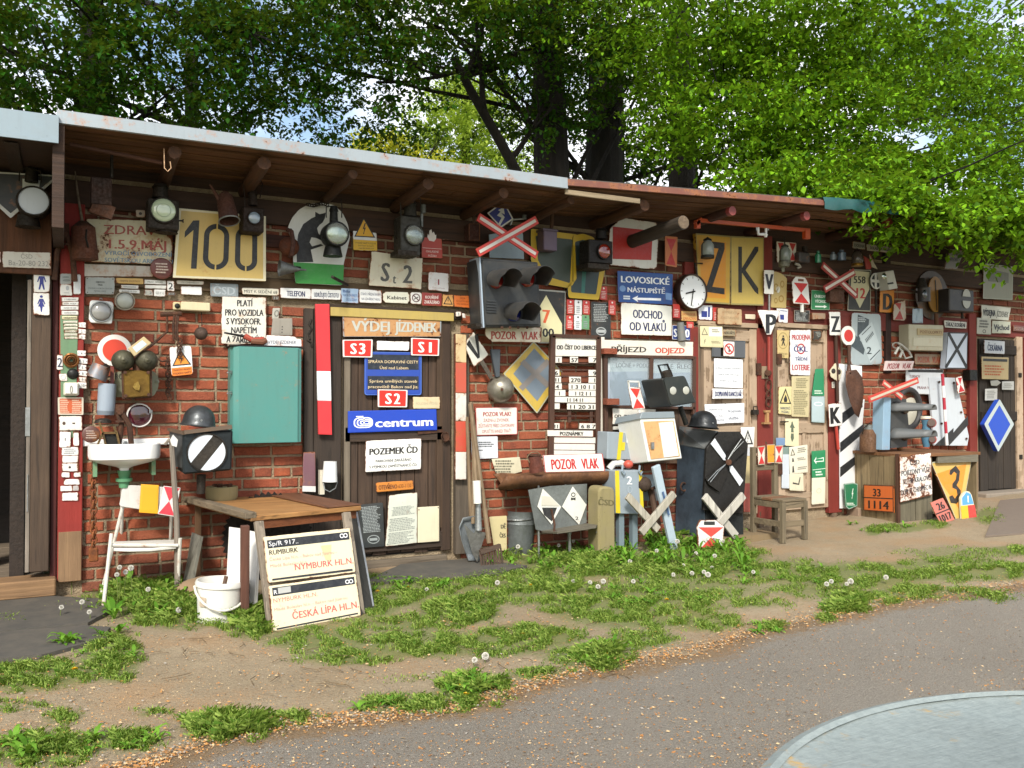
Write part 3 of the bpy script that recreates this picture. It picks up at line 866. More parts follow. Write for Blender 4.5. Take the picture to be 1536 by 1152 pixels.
obj('sill_timber',MB().box(-4,xw(84,880,.1),-.14,.0,-.02,.02),wood('6e6657','4b4439','x',.8,.8),ns,bevel=.006)
for k in range(6):obj('floor_board',MB().box(-3.9,xw(66),.11+k*.26,.36+k*.26,zs-.01,zs+.02),wood('8f7f6a','63574a','x'),ns,bevel=.004)
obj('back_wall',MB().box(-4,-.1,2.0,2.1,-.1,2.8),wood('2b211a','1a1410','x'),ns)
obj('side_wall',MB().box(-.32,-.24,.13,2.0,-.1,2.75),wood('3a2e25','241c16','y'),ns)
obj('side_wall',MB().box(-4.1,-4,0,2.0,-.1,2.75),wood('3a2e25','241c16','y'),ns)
obj('inner_post',MB().box(-.62,-.46,.5,.66,zs,2.4),wood('4f3020','332014','z'),ns,bevel=.006)
obj('door_plate',MB().box(JX0-.018,JX0-.012+.0,-.063,-.057,.55,.78).box(JX0-.03,JX0-.004,-.0615,-.0555,1.02,1.2),STEEL,ns)
# ================================================================== signs and plates on the wall
WH,CREAM,GREY,RED,BLUE,YEL,ORG,BK,GRN='dcdcd6','d8cfae','a9adaa','b8332a','1f3f8f','d8a820','d9691f','1c1d1f','1f7a4a'
DB='1b2250'
# ---- near end
use('A')
S('warning_triangle','inverted black triangle sign with white rim behind the near end lamp','sign',[(-260,430),(372,466),(66,730)],'2b2f33',marks=[('symbol',[[(.02,.1),(.30,.1),(.30,.42),(.16,.3)],[(.62,.12),(.80,.14),(.78,.34),(.62,.4)]],'d5d8d8')],quad=[(-260,430),(372,466),(372,730),(-260,730)],d=.16,rim=('c9ccca',.022),t=.006)
S('number_plate','pale plate reading ČSD Ba-20-80 232 above the restroom signs','sign',[(12,933),(315,942),(315,1042),(15,1032)],'cbc9c0',[('ČSD .',.38,.68,.14,.42,'8b8a84',.004),('Ba-20-80 232',.13,.95,.52,.86,'8b8a84',.004)],d=.1,t=.01)
S('number_plate','cut-off end of a pale plate at the very edge beside the Ba-20-80 232 plate','sign',[(-60,930),(9,932),(9,1005),(-60,1000)],'cbc9c0',d=.1)
use('B')
man=[circ(.5,.16,.09,.055),[(.33,.27),(.67,.27),(.78,.52),(.72,.54),(.62,.36),(.62,.58),(.70,.88),(.60,.88),(.5,.62),(.40,.88),(.30,.88),(.38,.58),(.38,.36),(.28,.54),(.22,.52)]]
wom=[circ(.5,.17,.09,.06),[(.38,.27),(.62,.27),(.75,.50),(.69,.52),(.60,.38),(.60,.44),(.70,.62),(.58,.62),(.53,.86),(.47,.86),(.42,.62),(.30,.62),(.40,.44),(.40,.38),(.31,.52),(.25,.50)]]
S('restroom_sign','white enamel sign with a blue man, upper of the two by the doorway','sign',[(207,22),(307,24),(307,158),(207,157)],WH,marks=[('symbol',man,'27307f')],d=.07,dirt=.15)
S('restroom_sign','white enamel sign with a blue woman in a skirt below the man sign','sign',[(205,160),(305,162),(305,300),(205,298)],WH,marks=[('symbol',wom,'27307f')],d=.07,dirt=.15)
use('a')
S('wall_plate','grey aluminium plate at the top of the corner post beside the cutter handles','plaque',rect(118,118,315,300),'9fa5a3',marks=[('symbol',[circ(.5,.35,.3,.1),circ(.55,.65,.33,.12)],'7f8684')],d=.055,t=.004)
S('wall_plate','white plate with a faded grey pictogram below the aluminium plate','plaque',rect(118,302,328,498),'d3d3cd',[('DEPO',.3,.7,.72,.8,'8d8f90')],marks=[('symbol',[circ(.6,.35,.14,.2)],'a3a7a8')],d=.055,t=.004)
S('wall_plate','tall white blank plate behind the cutter handle on the corner post','plaque',rect(345,120,475,480),'d6dadb',d=.055,t=.004)
labs=['topmost','second','third','fourth']
for i,(y0,y1,x0,x1)in enumerate([(530,600,140,445),(605,670,135,440),(680,745,130,440),(760,832,140,440)]):
 S('name_plate','%s of the wide white name strips on the corner post'%labs[i],'plaque',rect(x0,y0,x1,y1),'d9d9d4',[(['U TOPENI NESKL','SKOK  VCELA','UNTERE VSE COK','KOUPELNA VODA'][i],.15,.85,.3,.7,'63666a',.006)],d=.055,t=.003,r=.003,dirt=.25)
S('name_plate','yellowed name strip with dark print below the wide white strips','plaque',rect(150,850,425,912),'cfcaa4',[('KANCELAR PANTOM',.1,.9,.3,.75,'3c3a33',.01)],d=.055,t=.003,r=.003)
S('backing_board','green painted board behind the thin strips on the corner post','board',rect(120,840,430,1900)[:2]+[(380,2950),(130,2950)],'5f8260',d=.0505,t=.003,rust=0,dirt=.7,r=0)
for i in range(6):
 y0=935+i*55
 S('name_plate','thin pale strip on the green board, %s of six from the top'%['first','second','third','fourth','fifth','sixth'][i],'plaque',rect(165+i*4,y0,415+i*2,y0+40),'cfcdbd',[(['HLAVNI DVERE','SKLAD NAHR','HLAVNI CHOD','NADRAZI','STROJNI DILNA','TRAKTORY'][i],.1,.9,.3,.75,'77766c',.004)],d=.056,t=.002,r=.002)
use('B')
nums=[('1',481,342,530,378),('2',479,380,530,416),('3',479,416,530,450),('4',477,517,530,552),('5',487,562,540,600),('6',482,600,535,640),('8',483,638,538,678),('9',482,678,536,716),('10',480,712,536,752)]
for(nn,x0,y0,x1,y1),wn in zip(nums,['one','two','three','four, below a gap','five','six','eight','nine','ten, the lowest']):
 S('number_tag','small white tag numbered %s along the edge of the corner post'%wn,'tag',[(x0,y0),(x1,y0+3+random.randint(-2,4)),(x1-1,y1),(x0+1,y1-3)],'dcdcd8',[(nn,.42,.42+.16*len(nn),.25,.75,'77787a')],marks=[('hole',[circ(.12,.5,.05,.08,8),circ(.88,.5,.05,.08,8)],'5a3a30')],d=.052,t=.003,r=.003)
S('number_plate','narrow tall white plate with a big dark 2 beside the brass disc','tag',[(352,540),(388,540),(388,637),(350,636)],'dcdcd8',[('2',.12,.88,.2,.82,'2c2f45',.01)],d=.056,t=.003)
S('number_tag','small white plate with faded ring left of the black knob','tag',[(365,660),(412,660),(416,706),(366,706)],'d2d2cc',marks=[('symbol',[('ring',circ(.5,.5,.33,.33),circ(.5,.5,.26,.26))],'a9a9a9')],d=.056,t=.003)
S('notice_plate','orange instruction plate in a pale frame on the corner post','plaque',[(356,806),(515,806),(515,915),(358,914)],'b9552c',fine=[(7,.08,.46,.12,.9),(7,.54,.94,.12,.9)],tc='d8b49a',rim=('bfb6a4',.010),d=.06,t=.01,rust=.1)
S('socket_plate','white plate with two round holes under the orange instruction plate','plaque',[(362,922),(505,920),(508,1010),(364,1012)],'d8d8d0',marks=[('hole',[circ(.22,.5,.07,.12),[(.58,.46),(.7,.46),(.7,.56),(.58,.56)]],'4a342a')],d=.055)
S('blank_plate','white blank plate with a small slot below the two-hole plate','plaque',[(366,1016),(438,1016),(438,1115),(366,1115)],'e0e2e2',marks=[('hole',[[(.46,.4),(.54,.4),(.54,.6),(.46,.6)]],'3c3430')],d=.055,dirt=.15)
S('blank_plate','narrow white blank plate beside the slotted one on the corner post','plaque',[(450,1016),(488,1016),(488,1108),(452,1108)],'e0e2e2',d=.055,dirt=.15)
use('C')
for i,(x0,y0,x1,y1,lb,hole)in enumerate([(380,84,485,136,'white plate with three faint printed lines low on the corner post',0),(382,138,484,182,'plain white plate under the faintly printed one',0),(380,184,485,236,'white plate with one dark hole in its middle',1),(378,240,432,274,'small white oval-cornered tag, left one of a side by side pair',0),(452,238,502,272,'small white tag hanging over the post edge, partner of a pair',0),(392,282,492,318,'white strip set to the side below the small pair',0),(372,324,446,358,'short white strip joined to a grey strip',0),(446,322,488,356,'short grey strip joined to a white one',0),(380,366,484,416,'lowest white plate on the corner post',0)]):
 S('blank_plate',lb,'plaque',[(x0,y0),(x1,y0-2),(x1,y1-1),(x0+1,y1)],'dedfde' if 'grey' not in lb[:12]else 'a8a6a6',marks=[('hole',[circ(.48,.5,.07,.14)],'2c2523')]if hole else[],fine=[(3,.1,.9,.15,.85)]if i==0 else None,tc='8f9194',d=.055,t=.003,dirt=.15)
 # ---- ZDRAV, 100 and the cat
use('A')
S('greeting_sign','rust-streaked cream sign with faded red and blue words ZDRAV and MÁJ','sign',[(528,732),(1066,747),(1065,1017),(530,1000)],'c9c3a4',[('ZDRAV',.20,.80,.12,.34,'a04a3c'),('1.5.9.MÁJ',.26,.92,.45,.67,'a04a3c',.02),('VÝROČÍ OSVOBOZENÍ',.21,.99,.72,.82,'5c7f9c'),('SOVĚTSKOU ARMÁDOU',.21,1.0,.88,.98,'5c7f9c')],d=.04,rust=.62,dirt=.45)
S('blank_board','whitish scratched board under the ZDRAV greeting sign','board',[(505,1010),(1062,1030),(1062,1092),(505,1088)],'b9b4ab',d=.036,rust=.4,dirt=.8,t=.004)
S('switch_plate','small pale square plate with dark ring under the rafters','plaque',[(838,678),(895,680),(895,725),(838,723)],'a89c86',marks=[('symbol',[circ(.5,.5,.18,.2)],'3b3029')],d=.05)
use('D')
def zero(u0,u1,v0,v1,w_,asp):
 o=stad(u0,u1,v0,v1,(u1-u0)/2,(u1-u0)/2/asp,8);i=stad(u0+w_,u1-w_,v0+w_/asp,v1-w_/asp,(u1-u0)/2-w_,((u1-u0)/2-w_)/asp,8)
 return('ring',o,i)
S('hundred_panel','big yellowed glass panel with black stencil number 100','sign',[(72,462),(612,512),(612,912),(38,890)],'c9ad62',marks=[('numeral',[[(.17,.16),(.24,.15),(.24,.86),(.18,.86),(.18,.30),(.09,.42),(.09,.33)],zero(.30,.58,.18,.86,.058,.78),zero(.65,.90,.19,.86,.058,.78)],'17191b'),('stencil_gap',[[(.432,.16),(.448,.16),(.448,.30),(.432,.30)],[(.432,.76),(.448,.76),(.448,.88),(.432,.88)],[(.765,.76),(.780,.76),(.780,.88),(.765,.88)]],'c9ad62',.0035)],d=.045,t=.05,rim=('d9d2b2',.018),rust=.1,dirt=.3,r=.004,tc='17191b')
cat_out=[(940,428),(1030,440),(1085,490),(1118,560),(1132,640),(1118,700),(1090,815),(1088,930),(1075,938),(795,925),(782,800),(778,700),(748,580),(775,520),(820,468),(880,436)]
S('cat_board','round-topped white board with black cat silhouette and green foot','sign',cat_out,'cfd2cf',quad=[(748,428),(1132,428),(1132,938),(748,938)],marks=[('cat',[[(.14,.72),(.13,.55),(.16,.38),(.24,.26),(.37,.19),(.43,.17),(.43,.11),(.50,.14),(.56,.13),(.60,.12),(.585,.19),(.55,.24),(.50,.27),(.46,.31),(.48,.37),(.56,.44),(.56,.47),(.45,.43),(.37,.42),(.34,.48),(.38,.53),(.52,.50),(.56,.52),(.36,.57),(.40,.72)]],'141619'),('green_field',[[(.085,.72),(.895,.755),(.885,.985),(.85,.995),(.12,.975)]],'2f8a35')],d=.05,rust=0,dirt=.25,r=.02)
# ---- beam strip, from the near end
use('B')
S('door_plate','grey riveted plate with four engraved lines at the beam end','plaque',[(527,63),(708,66),(706,172),(528,168)],'9aa09d',[('ODJEZDOVA',.35,.65,.24,.34),('HRUSA',.42,.58,.40,.50),('OTEVRENO V DOBE ZA OZNACENI',.08,.92,.62,.70,None,.004),('PREVOZU A ZBOZI',.3,.7,.78,.86,None,.004)],tc='4d5250',marks=[('rivet',[circ(.06,.1,.02,.035,8),circ(.94,.1,.02,.035,8),circ(.06,.9,.02,.035,8),circ(.94,.9,.02,.035,8)],'2e2e2e')],d=.032,rust=.1)
S('beam_plate','short ochre strip with brown lettering on the beam','plaque',[(713,68),(886,74),(886,108),(713,103)],'c9a45c',[('FIREMNI SOUSTAVY',.15,.88,.35,.7,'7a5a2c',.006)],d=.032,t=.004)
for q,c,tx,lb in[([(745,112),(855,116),(855,137),(745,134)],'d8d8d2','NEPOVOLENE','thin white strip under the ochre strip'),([(734,140),(862,144),(862,165),(734,161)],'d8d8d2','KOLEJ A CD','white strip touching the round lamp glass'),([(890,80),(1025,85),(1025,110),(890,106)],'d8d8d2','PRAC. SKLAD','upper white strip left of the small 2 tag'),([(890,112),(1027,117),(1027,137),(890,134)],'d6d6d0','','blank white strip in a stack beside the small 2 tag'),([(890,140),(945,142),(945,180),(890,178)],'b5b5ac','1 2','small grey two-line tag below the stacked strips'),([(950,140),(1022,142),(1022,184),(950,182)],'dadad6','ODD. K 1-2','small white tag beside the grey two-line tag')]:
 S('beam_plate',lb,'plaque',q,c,[(tx,.15,.85,.3,.7,'6a6a68',.004)]if tx else[],d=.032,t=.003,r=.003)
S('number_plate','rounded white tag with a black 2 on the beam','tag',[(1030,86),(1077,88),(1077,152),(1030,150)],'dfe0de',[('2',.22,.78,.18,.82,'1b1b1e',.012)],d=.034,t=.005,r=.01)
S('beam_plate','dark small plate under the tag with the black 2','plaque',[(1030,156),(1083,158),(1083,180),(1030,178)],'4a4744',[('A-12',.2,.8,.3,.7,'b9b7b0')],d=.032,t=.003)
use('D')
S('beam_plate','slanting white strip above the blank plate on the beam','plaque',[(60,906),(230,913),(230,935),(60,930)],'d5d3cb',[('CE CHEMIKOV',.18,.82,.3,.72,'8e8c88',.004)],d=.033,t=.003)
S('beam_plate','blank white rectangle on the beam under the 100 panel','plaque',[(85,942),(217,947),(217,998),(86,994)],'e2e4e4',d=.032,t=.003,dirt=.1)
S('cast_plate','grey cast plate with raised letters ČSD','plaque',[(268,925),(441,931),(441,1012),(270,1005)],'8f9a9f',[('ČSD',.12,.88,.22,.84,'a9b3b8',.02)],d=.032,t=.012,rim=('7d888d',.01))
S('beam_plate','cream strip reading MÍST K SEDĚNÍ 68','plaque',[(462,952),(695,960),(695,1002),(465,992)],'d9d5c4',[('MÍST K SEDĚNÍ 68',.06,.94,.3,.74,'2b2b2b',.008)],d=.036,t=.004,r=.012)
S('door_sign','white enamel sign reading TELEFON','sign',[(698,953),(890,960),(890,1022),(698,1015)],'dfe1e0',[('TELEFON',.22,.80,.24,.80,DB,.018)],d=.036)
S('door_sign','white enamel sign reading UDRŽUJTE ČISTOTU','sign',[(891,960),(1076,967),(1074,1028),(891,1022)],'dfe1e0',[('UDRŽUJTE ČISTOTU',.10,.92,.32,.78,'3b4560',.012)],d=.036)
S('beam_plate','tiny dark plate with pale digits under the MÍST K SEDĚNÍ strip','plaque',[(650,1003),(696,1004),(696,1030),(650,1028)],'403b38',[('2 U',.2,.8,.2,.8,'b5b0a5')],d=.034,t=.004)
use('G')
S('beam_plate','light blue plate with dark blue printed lines','plaque',[(130,708),(238,713),(238,803),(131,797)],'9cb6d2',[('Bíla',.1,.5,.1,.30,'2c4a86'),('VRATA ZAVÍREJTE',.08,.92,.38,.55,'2c4a86',.008),('DO SLUŽEBNY',.3,.9,.68,.85,'2c4a86',.006)],d=.036)
S('door_sign','white plate with two rows of small blue capitals beside Kabinet','sign',[(242,715),(383,722),(382,802),(242,797)],'dfe1e0',[('STÁNÍ U PŘEDNÍ RAMPY',.06,.94,.24,.44,'2f3658',.008),('NA UZAVŘENÉ TABULI',.1,.9,.62,.80,'2f3658',.008)],d=.036)
S('door_sign','cream chamfered sign reading Kabinet','sign',[(388,745),(402,730),(540,734),(553,750),(552,788),(540,803),(400,797),(388,782)],'dcdccb',[('Kabinet',.16,.88,.34,.68,'1c1c1c',.02)],quad=[(388,730),(553,734),(552,803),(388,797)],d=.036,r=.003)
S('pictogram_plate','white rounded tag with cigarette prohibition ring on the beam','sign',[(558,733),(627,735),(627,810),(558,806)],'dcdcd8',marks=[('ring',[('ring',circ(.5,.47,.38,.36),circ(.5,.47,.29,.28)),bar((.25,.25),(.75,.7),.09)],'5b3a3c'),('cigarette',[bar((.3,.6),(.7,.38),.07)],'222222')],d=.037,r=.02)
S('pictogram_plate','dark red plate reading KOUŘENÍ ZAKÁZÁNO','sign',[(628,735),(752,740),(750,820),(628,815)],'8c2f2c',[('KOUŘENÍ',.18,.82,.22,.46,'d9c9c2',.02),('ZAKÁZÁNO',.12,.88,.58,.84,'d9c9c2',.02)],d=.036)
S('pictogram_plate','small cream plate with orange shock triangle on the beam end','sign',[(755,745),(824,748),(824,822),(755,818)],'d6a25e',marks=[('triangle',[('ring',[(.5,.1),(.92,.85),(.08,.85)],[(.5,.25),(.80,.78),(.20,.78)])],'1c1c1c'),('bolt',[[(.52,.32),(.44,.56),(.52,.54),(.47,.74),(.57,.50),(.50,.52),(.57,.34)]],'1c1c1c')],d=.036)
S('beam_plate','orange plate with brown text ending the beam','plaque',[(825,750),(938,756),(938,832),(825,824)],'d8702a',[('POZOR',.35,.62,.18,.32,'8a3f14'),('POD NAPĚTÍM NESAHEJ',.12,.9,.42,.56,'8a3f14',.006),('MIMO PŘEDEPSANÝ',.15,.85,.66,.8,'8a3f14',.006)],d=.036)
# ---- around St 2
bolt=[(.53,.28),(.42,.52),(.51,.50),(.45,.72),(.60,.45),(.51,.47),(.60,.30)]
def bolt_in(x0,x1,y0,y1):return[(x0+(x1-x0)*u,y0+(y1-y0)*v)for u,v in[(.60,0),(.15,.55),(.48,.48),(.30,.86),(.18,.78),(.25,1),(.52,.84),(.40,.84),(.85,.36),(.50,.42),(.85,0)]]
S('voltage_sign','white over yellow plate with shock triangle between lamp and St 2','sign',[(200,248),(345,262),(353,479),(206,474)],'d9dcdc',[('VYSOKÉ NAPĚTÍ POZOR',.08,.95,.77,.82,'3a3010',.006),('DOTÝKAT SE ČÁSTÍ',.2,.85,.85,.89,'3a3010',.005),('I NA ZEM SPADLÝCH',.22,.85,.92,.96,'3a3010',.005)],marks=[('yellow_field',[[(.0,.705),(1,.715),(1,.995),(.0,.995)]],'d6ab20',.0022),('triangle',[[(.47,.07),(.94,.63),(.05,.63)]],'1c1c1c'),('triangle_face',[[(.47,.14),(.86,.60),(.12,.60)]],'dba61c',.0035),('bolt',[bolt_in(.38,.58,.24,.56)],'1c1c1c',.0045)],d=.035)
S('station_sign','bent cream enamel sign reading St 2','sign',[(318,480),(636,525),(625,716),(300,692)],'c8c3ad',[('S',.22,.36,.26,.84,'4b4a45',.02),('t',.44,.50,.58,.88,'4b4a45',.012),('2',.64,.80,.25,.84,'4b4a45',.02)],d=.05,rust=.3,t=.01)
S('fire_sign','red fire alarm plate with white flame','sign',[(628,298),(748,306),(757,526),(628,519)],'b03a2c',[('OHLÁSENÍ',.2,.8,.79,.85,'e0c8c0'),('POŽÁRU',.3,.7,.91,.97,'e0c8c0')],marks=[('flame',[[(.36,.52),(.27,.42),(.30,.33),(.36,.38),(.38,.24),(.48,.20),(.52,.30),(.60,.26),(.66,.36),(.72,.34),(.70,.46),(.60,.54)]],'e3dcd6'),('line',[[(.03,.725),(.97,.73),(.97,.74),(.03,.735)]],'e3dcd6')],d=.035,rust=.15)
S('blank_plate','dull grey square plate with corner holes beside the fire sign','plaque',[(752,305),(878,315),(878,416),(755,410)],'6f7673',d=.035,rust=.2,dirt=.7)
S('number_tag','small white enamel square with red 1 beside St 2','tag',[(668,604),(795,618),(793,731),(667,722)],'dedede',[('1',.43,.57,.35,.67,'8a2c38',.02),('Trutnov.úl.Osada',.18,.8,.80,.87,'a08a90',.004)],d=.04,r=.01)
# ---- plank door
use('H')
S('ticket_sign','rust-eaten sign with pale letters VÝDEJ JÍZDENEK on the plank door','sign',[(257,103),(969,130),(966,264),(262,264)],'b98c5c',[('VÝDEJ',.09,.46,.24,.76,'b3b5ac',.025),('JÍZDENEK',.52,.95,.24,.76,'b3b5ac',.025)],d=.05,rust=.68,dirt=.6,rim=('8a9499',.008))
for nm,q in(('S3',[(258,286),(475,284),(471,414),(260,410)]),('S1',[(751,272),(955,280),(952,402),(751,398)]),('S2',[(511,643),(726,648),(722,772),(511,770)])):
 S('track_sign',{'S3':'red rimmed sign S3 at the upper hinge side of the plank door','S1':'red rimmed sign S1 by the striped post side','S2':'red rimmed sign S2 below the blue administration sign'}[nm],'sign',q,'c2281c',[(nm[0],.27,.45,.18,.82,'ece8e4',.03),(nm[1],.56 if nm!='S1' else.62,.74,.18,.82,'ece8e4',.03)],d=.062,t=.01,rim=('ddd8d4',.010),r=.008,rust=.05,dirt=.15)
S('blank_plate','blank white plate between S3 and S1','plaque',[(506,294),(740,300),(736,366),(504,360)],'e6e8e8',d=.05,dirt=.1)
S('administration_sign','blue sign with dark bands for the administration office at Bakov','sign',[(418,372),(826,378),(826,684),(416,684)],'1f44a0',[('SPRÁVA DOPRAVNÍ CESTY',.06,.94,.19,.26,'e0c9a0',.008),('Ústí nad Labem',.26,.76,.33,.40,'e0c9a0',.008),('Správa umělých staveb',.08,.92,.64,.71,'e0c9a0',.008),('pracoviště Bakov nad Jiz.',.06,.94,.77,.84,'e0c9a0',.008)],marks=[('dark_band',[[(.05,.06),(.95,.06),(.95,.41),(.05,.41)],[(.05,.56),(.95,.56),(.95,.88),(.05,.88)]],'1d2430',.002)],d=.05,r=.02,rust=0,dirt=.15,rim=('4a6ec0',.006))
S('blank_plate','cream plate with ghost lettering above the blue centrum sign','plaque',[(766,698),(960,697),(960,781),(766,783)],'c9bb98',[('POLICEJNÍ VÝZVU',.1,.9,.45,.65,'b0a890',.006)],d=.05)
def cdlogo(u0,u1,v0,v1):
 o=stad(0,1,0,1,.32,.38,5)
 f=lambda pts:[(u0+(u1-u0)*u,v0+(v1-v0)*v)for u,v in pts]
 segs=[]
 for k in(0,.16,.32):
  a=stad(k,1-k*.5,k,1-k,.32-k*.6,.38-k*.8,5);b=stad(k+.07,1-k*.5-.07,k+.09,1-k-.09,.26-k*.6,.31-k*.8,5)
  segs.append(('ring',f(a),f(b)))
 segs.append(f([(.12,-.12),(.5,-.12),(.5,-.03),(.12,-.03)]));segs.append(f([(.5,.1),(.58,.1),(.58,.8),(.5,.8)]))
 return segs
S('centrum_sign','wide blue sign with white logo and word centrum','sign',[(298,800),(933,786),(938,936),(298,956)],'1640b0',[('centrum',.30,.95,.36,.78,'f0f2f4',.035)],marks=[('logo',cdlogo(.06,.27,.30,.80),'f0f2f4')],d=.06,rust=0,dirt=.12,r=.004)
use('I')
S('property_sign','white sign POZEMEK ČD forbidding parking','sign',[(200,88),(543,72),(540,262),(197,280)],'e2e2de',[('POZEMEK ČD',.07,.93,.24,.46,'161616',.03),('PARKOVÁNÍ ZAKÁZÁNO',.18,.82,.62,.71,'161616',.012),('S VÝJIMKOU ZAMĚSTNANCŮ ČD',.07,.92,.80,.89,'161616',.012)],d=.05,dirt=.15,rust=.1)
S('opening_plate','long orange rusty plate reading OTEVŘENO 630-1130','sign',[(262,345),(496,331),(496,386),(264,405)],'c47a2c',[('OTEVŘENO',.07,.55,.28,.76,'5c2f14',.015),('-630-1130',.56,.93,.30,.74,'5c2f14',.008)],d=.05,r=.015,rust=.45)
S('rules_board','black rules board with crest at the foot of the plank door','board',[(150,484),(306,468),(316,738),(186,748)],'2a2f31',fine=[(18,.08,.92,.05,.66)],tc='99a09f',marks=[('crest',[('ring',circ(.5,.82,.28,.10),circ(.5,.82,.24,.08)),[(.32,.79),(.68,.79),(.68,.85),(.32,.85)]],'8f9695')],d=.06,rust=0,r=.012)
S('timetable_sheet','tall pale green printed sheet leaning on the plank door','board',[(344,424),(518,405),(516,716),(322,740)],'c9cdbf',fine=[(7,.12,.95,.24,.42),(8,.05,.95,.46,.72),(8,.03,.9,.74,.97)],tc='8d918a',d=.065,rust=.05)
S('blank_board','blank cream board beside the printed sheet','board',[(521,498),(653,490),(653,706),(521,716)],'d5cdb0',d=.06,rust=0,dirt=.3,r=.003,marks=[('screw',[circ(.05,.07,.03,.02,8),circ(.95,.04,.03,.02,8)],'4a3a30')])
use('E')
S('vehicle_sign','white sign PLATÍ PRO VOZIDLA with rusted top edge','sign',[(342,102),(616,106),(613,396),(334,394)],'d5d3c8',[('PLATÍ',.34,.68,.06,.20,None,.018),('PRO VOZIDLA',.08,.93,.26,.40,None,.018),('S VYSOKOFR.',.11,.88,.445,.585,None,.018),('NAPĚTÍM',.22,.78,.635,.77,None,.018),('A ZAŘÍZENÍM',.12,.90,.83,.97,None,.018)],d=.04,rust=.35)
S('ticket_plate','white scalloped plate reading VÝDEJ JÍZDENEK atop the green cabinet','sign',[(590,400),(615,380),(612,340),(790,347),(808,362),(830,365),(834,412),(592,412)],'dedede',[('VÝDEJ JÍZDENEK',.14,.86,.40,.72,'6a6f7c',.012)],quad=[(590,345),(834,347),(834,412),(590,412)],d=.12,r=.004)
S('traction_sign','white and orange shock warning sign with rounded corners on bricks','sign',[(14,412),(150,404),(163,582),(30,596)],'dfe0de',[('TRAKČNÍ VEDENÍ',.1,.9,.77,.83,'5a2a0c',.01),('VYSOKÉHO NAPĚTÍ',.08,.92,.88,.95,'5a2a0c',.01)],marks=[('orange_field',[[(.03,.72),(.97,.72),(.97,.96),(.90,.99),(.1,.99),(.03,.96)]],'d97a26',.002),('triangle',[[(.5,.10),(.95,.66),(.07,.66)]],'1c1c1c'),('triangle_face',[[(.5,.18),(.85,.62),(.16,.62)]],'e08a2c',.0035),('bolt',[bolt_in(.40,.62,.28,.60)],'1c1c1c',.0045)],d=.08,r=.02,rust=.05)
S('weathered_plate','weathered wooden tag with three holes above the green cabinet','plaque',[(655,236),(775,236),(775,342),(645,342)],'8f8a80',marks=[('hole',[circ(.5,.5,.03,.04,8),circ(.5,.65,.03,.04,8),circ(.5,.82,.03,.04,8)],'2a2522')],d=.05,rust=0,dirt=.8)
S('conduit_cover','pale upright strip behind the weathered wooden tag','plaque',[(655,172),(700,172),(690,240),(650,240)],'a8a79d',marks=[('symbol',[('ring',circ(.6,.5,.35,.3),circ(.6,.5,.2,.2))],'6f6e66')],d=.04,rust=.1)
def stripes(name,label,cat,q,segs,d,t,rust=.1,dirt=.2,**k):
 (a,b,c_,e)=q
 o=None
 wp=[W(x,y,d+t)for x,y in q];Q_=Quad(*wp,n=NY)
 for i,(v0,v1,col)in enumerate(segs):
  pts=[Q_.at(0,v0),Q_.at(1,v0),Q_.at(1,v1),Q_.at(0,v1)]
  mb,at=slab(pts,NY,t,0,.01,.001)
  if o is None:o=obj(name,mb,paint(col,rust,dirt),attr=at,recalc=False);tag(o,label,cat)
  else:obj('band',mb,paint(col,rust,dirt),o,attr=at,recalc=False)
 return o
stripes('barrier_board','red white red barrier board on the dark door post','board',[(918,148),(1004,148),(1020,955),(938,952)],[(0,.515,'cf3238'),(.515,.74,'dfe3e6'),(.74,1,'cf3238')],.06,.02,0,.12)
use('K')
stripes('barrier_post','scuffed red and white banded barrier post beside the plank door','post',[(14,85),(80,88),(80,985),(14,985)],[(0,.195,'c9b48a'),(.195,.405,'b8503c'),(.405,.60,'d0cdc4'),(.60,.81,'bd4a38'),(.81,1,'d5d3ca')],.075,.03,.35,.45)
# ---- around the crossing signal
S('pozor_vlak_sign','white sign POZOR VLAK with clipped corner under the crossing signal','sign',[(195,42),(546,46),(543,138),(238,134),(196,95)],'d9d0bd',[('POZOR',.11,.54,.26,.82,'a83a2c',.02),('VLAK',.63,.93,.26,.82,'a83a2c',.02)],quad=[(195,42),(546,46),(543,138),(195,134)],d=.20,rust=.4)
use('J')
S('blue_diamond','small blue diamond with white lightning arrow behind the cross','sign',[(310,170),(371,283),(292,338),(208,246)],'2c3c8f',quad=[(210,170),(370,170),(370,338),(210,338)],marks=[('arrow',[[(.62,.24),(.66,.50),(.52,.44),(.66,.60),(.44,.98),(.36,.94),(.54,.62),(.36,.54),(.50,.40),(.40,.34)]],'d8dcdc')],d=.10,rim=('d5d8d6',.012),rust=.05)
g_=S('train_window','wide dark green panel in a yellow border behind the purple box','panel',[(478,342),(766,378),(748,716),(560,682),(478,540)],'36423a',d=.04,t=.02,rim=('c0a01c',.05),rust=0,dirt=.3,r=.02)
S('train_window','narrow dark blue-green panel in a yellow border behind the red lantern','panel',[(738,385),(800,372),(866,395),(936,590),(897,782),(710,768),(704,700),(740,690)],'22383c',marks=[('bar',[[(.42,.1),(.56,.1),(.52,.93),(.42,.93)]],'2c6a62')],quad=[(704,372),(936,372),(900,782),(704,782)],d=.05,t=.02,rim=('c0a01c',.04),rust=0,dirt=.3,r=.02)
S('kilometre_board','black board with cream arrowhead numbered 7 and 00','sign',[(520,715),(692,728),(688,1052),(520,1048)],'191a1b',[('7',.19,.42,.36,.62,'c4562c',.03),('00',.18,.58,.71,.88,'1a1a1a',.025)],marks=[('arrowhead',[[(.30,.10),(.88,.62),(.90,.99),(.08,.99),(.06,.33)]],'cdc79c',.002)],d=.04,rim=('a9aaa2',.01),rust=.1)
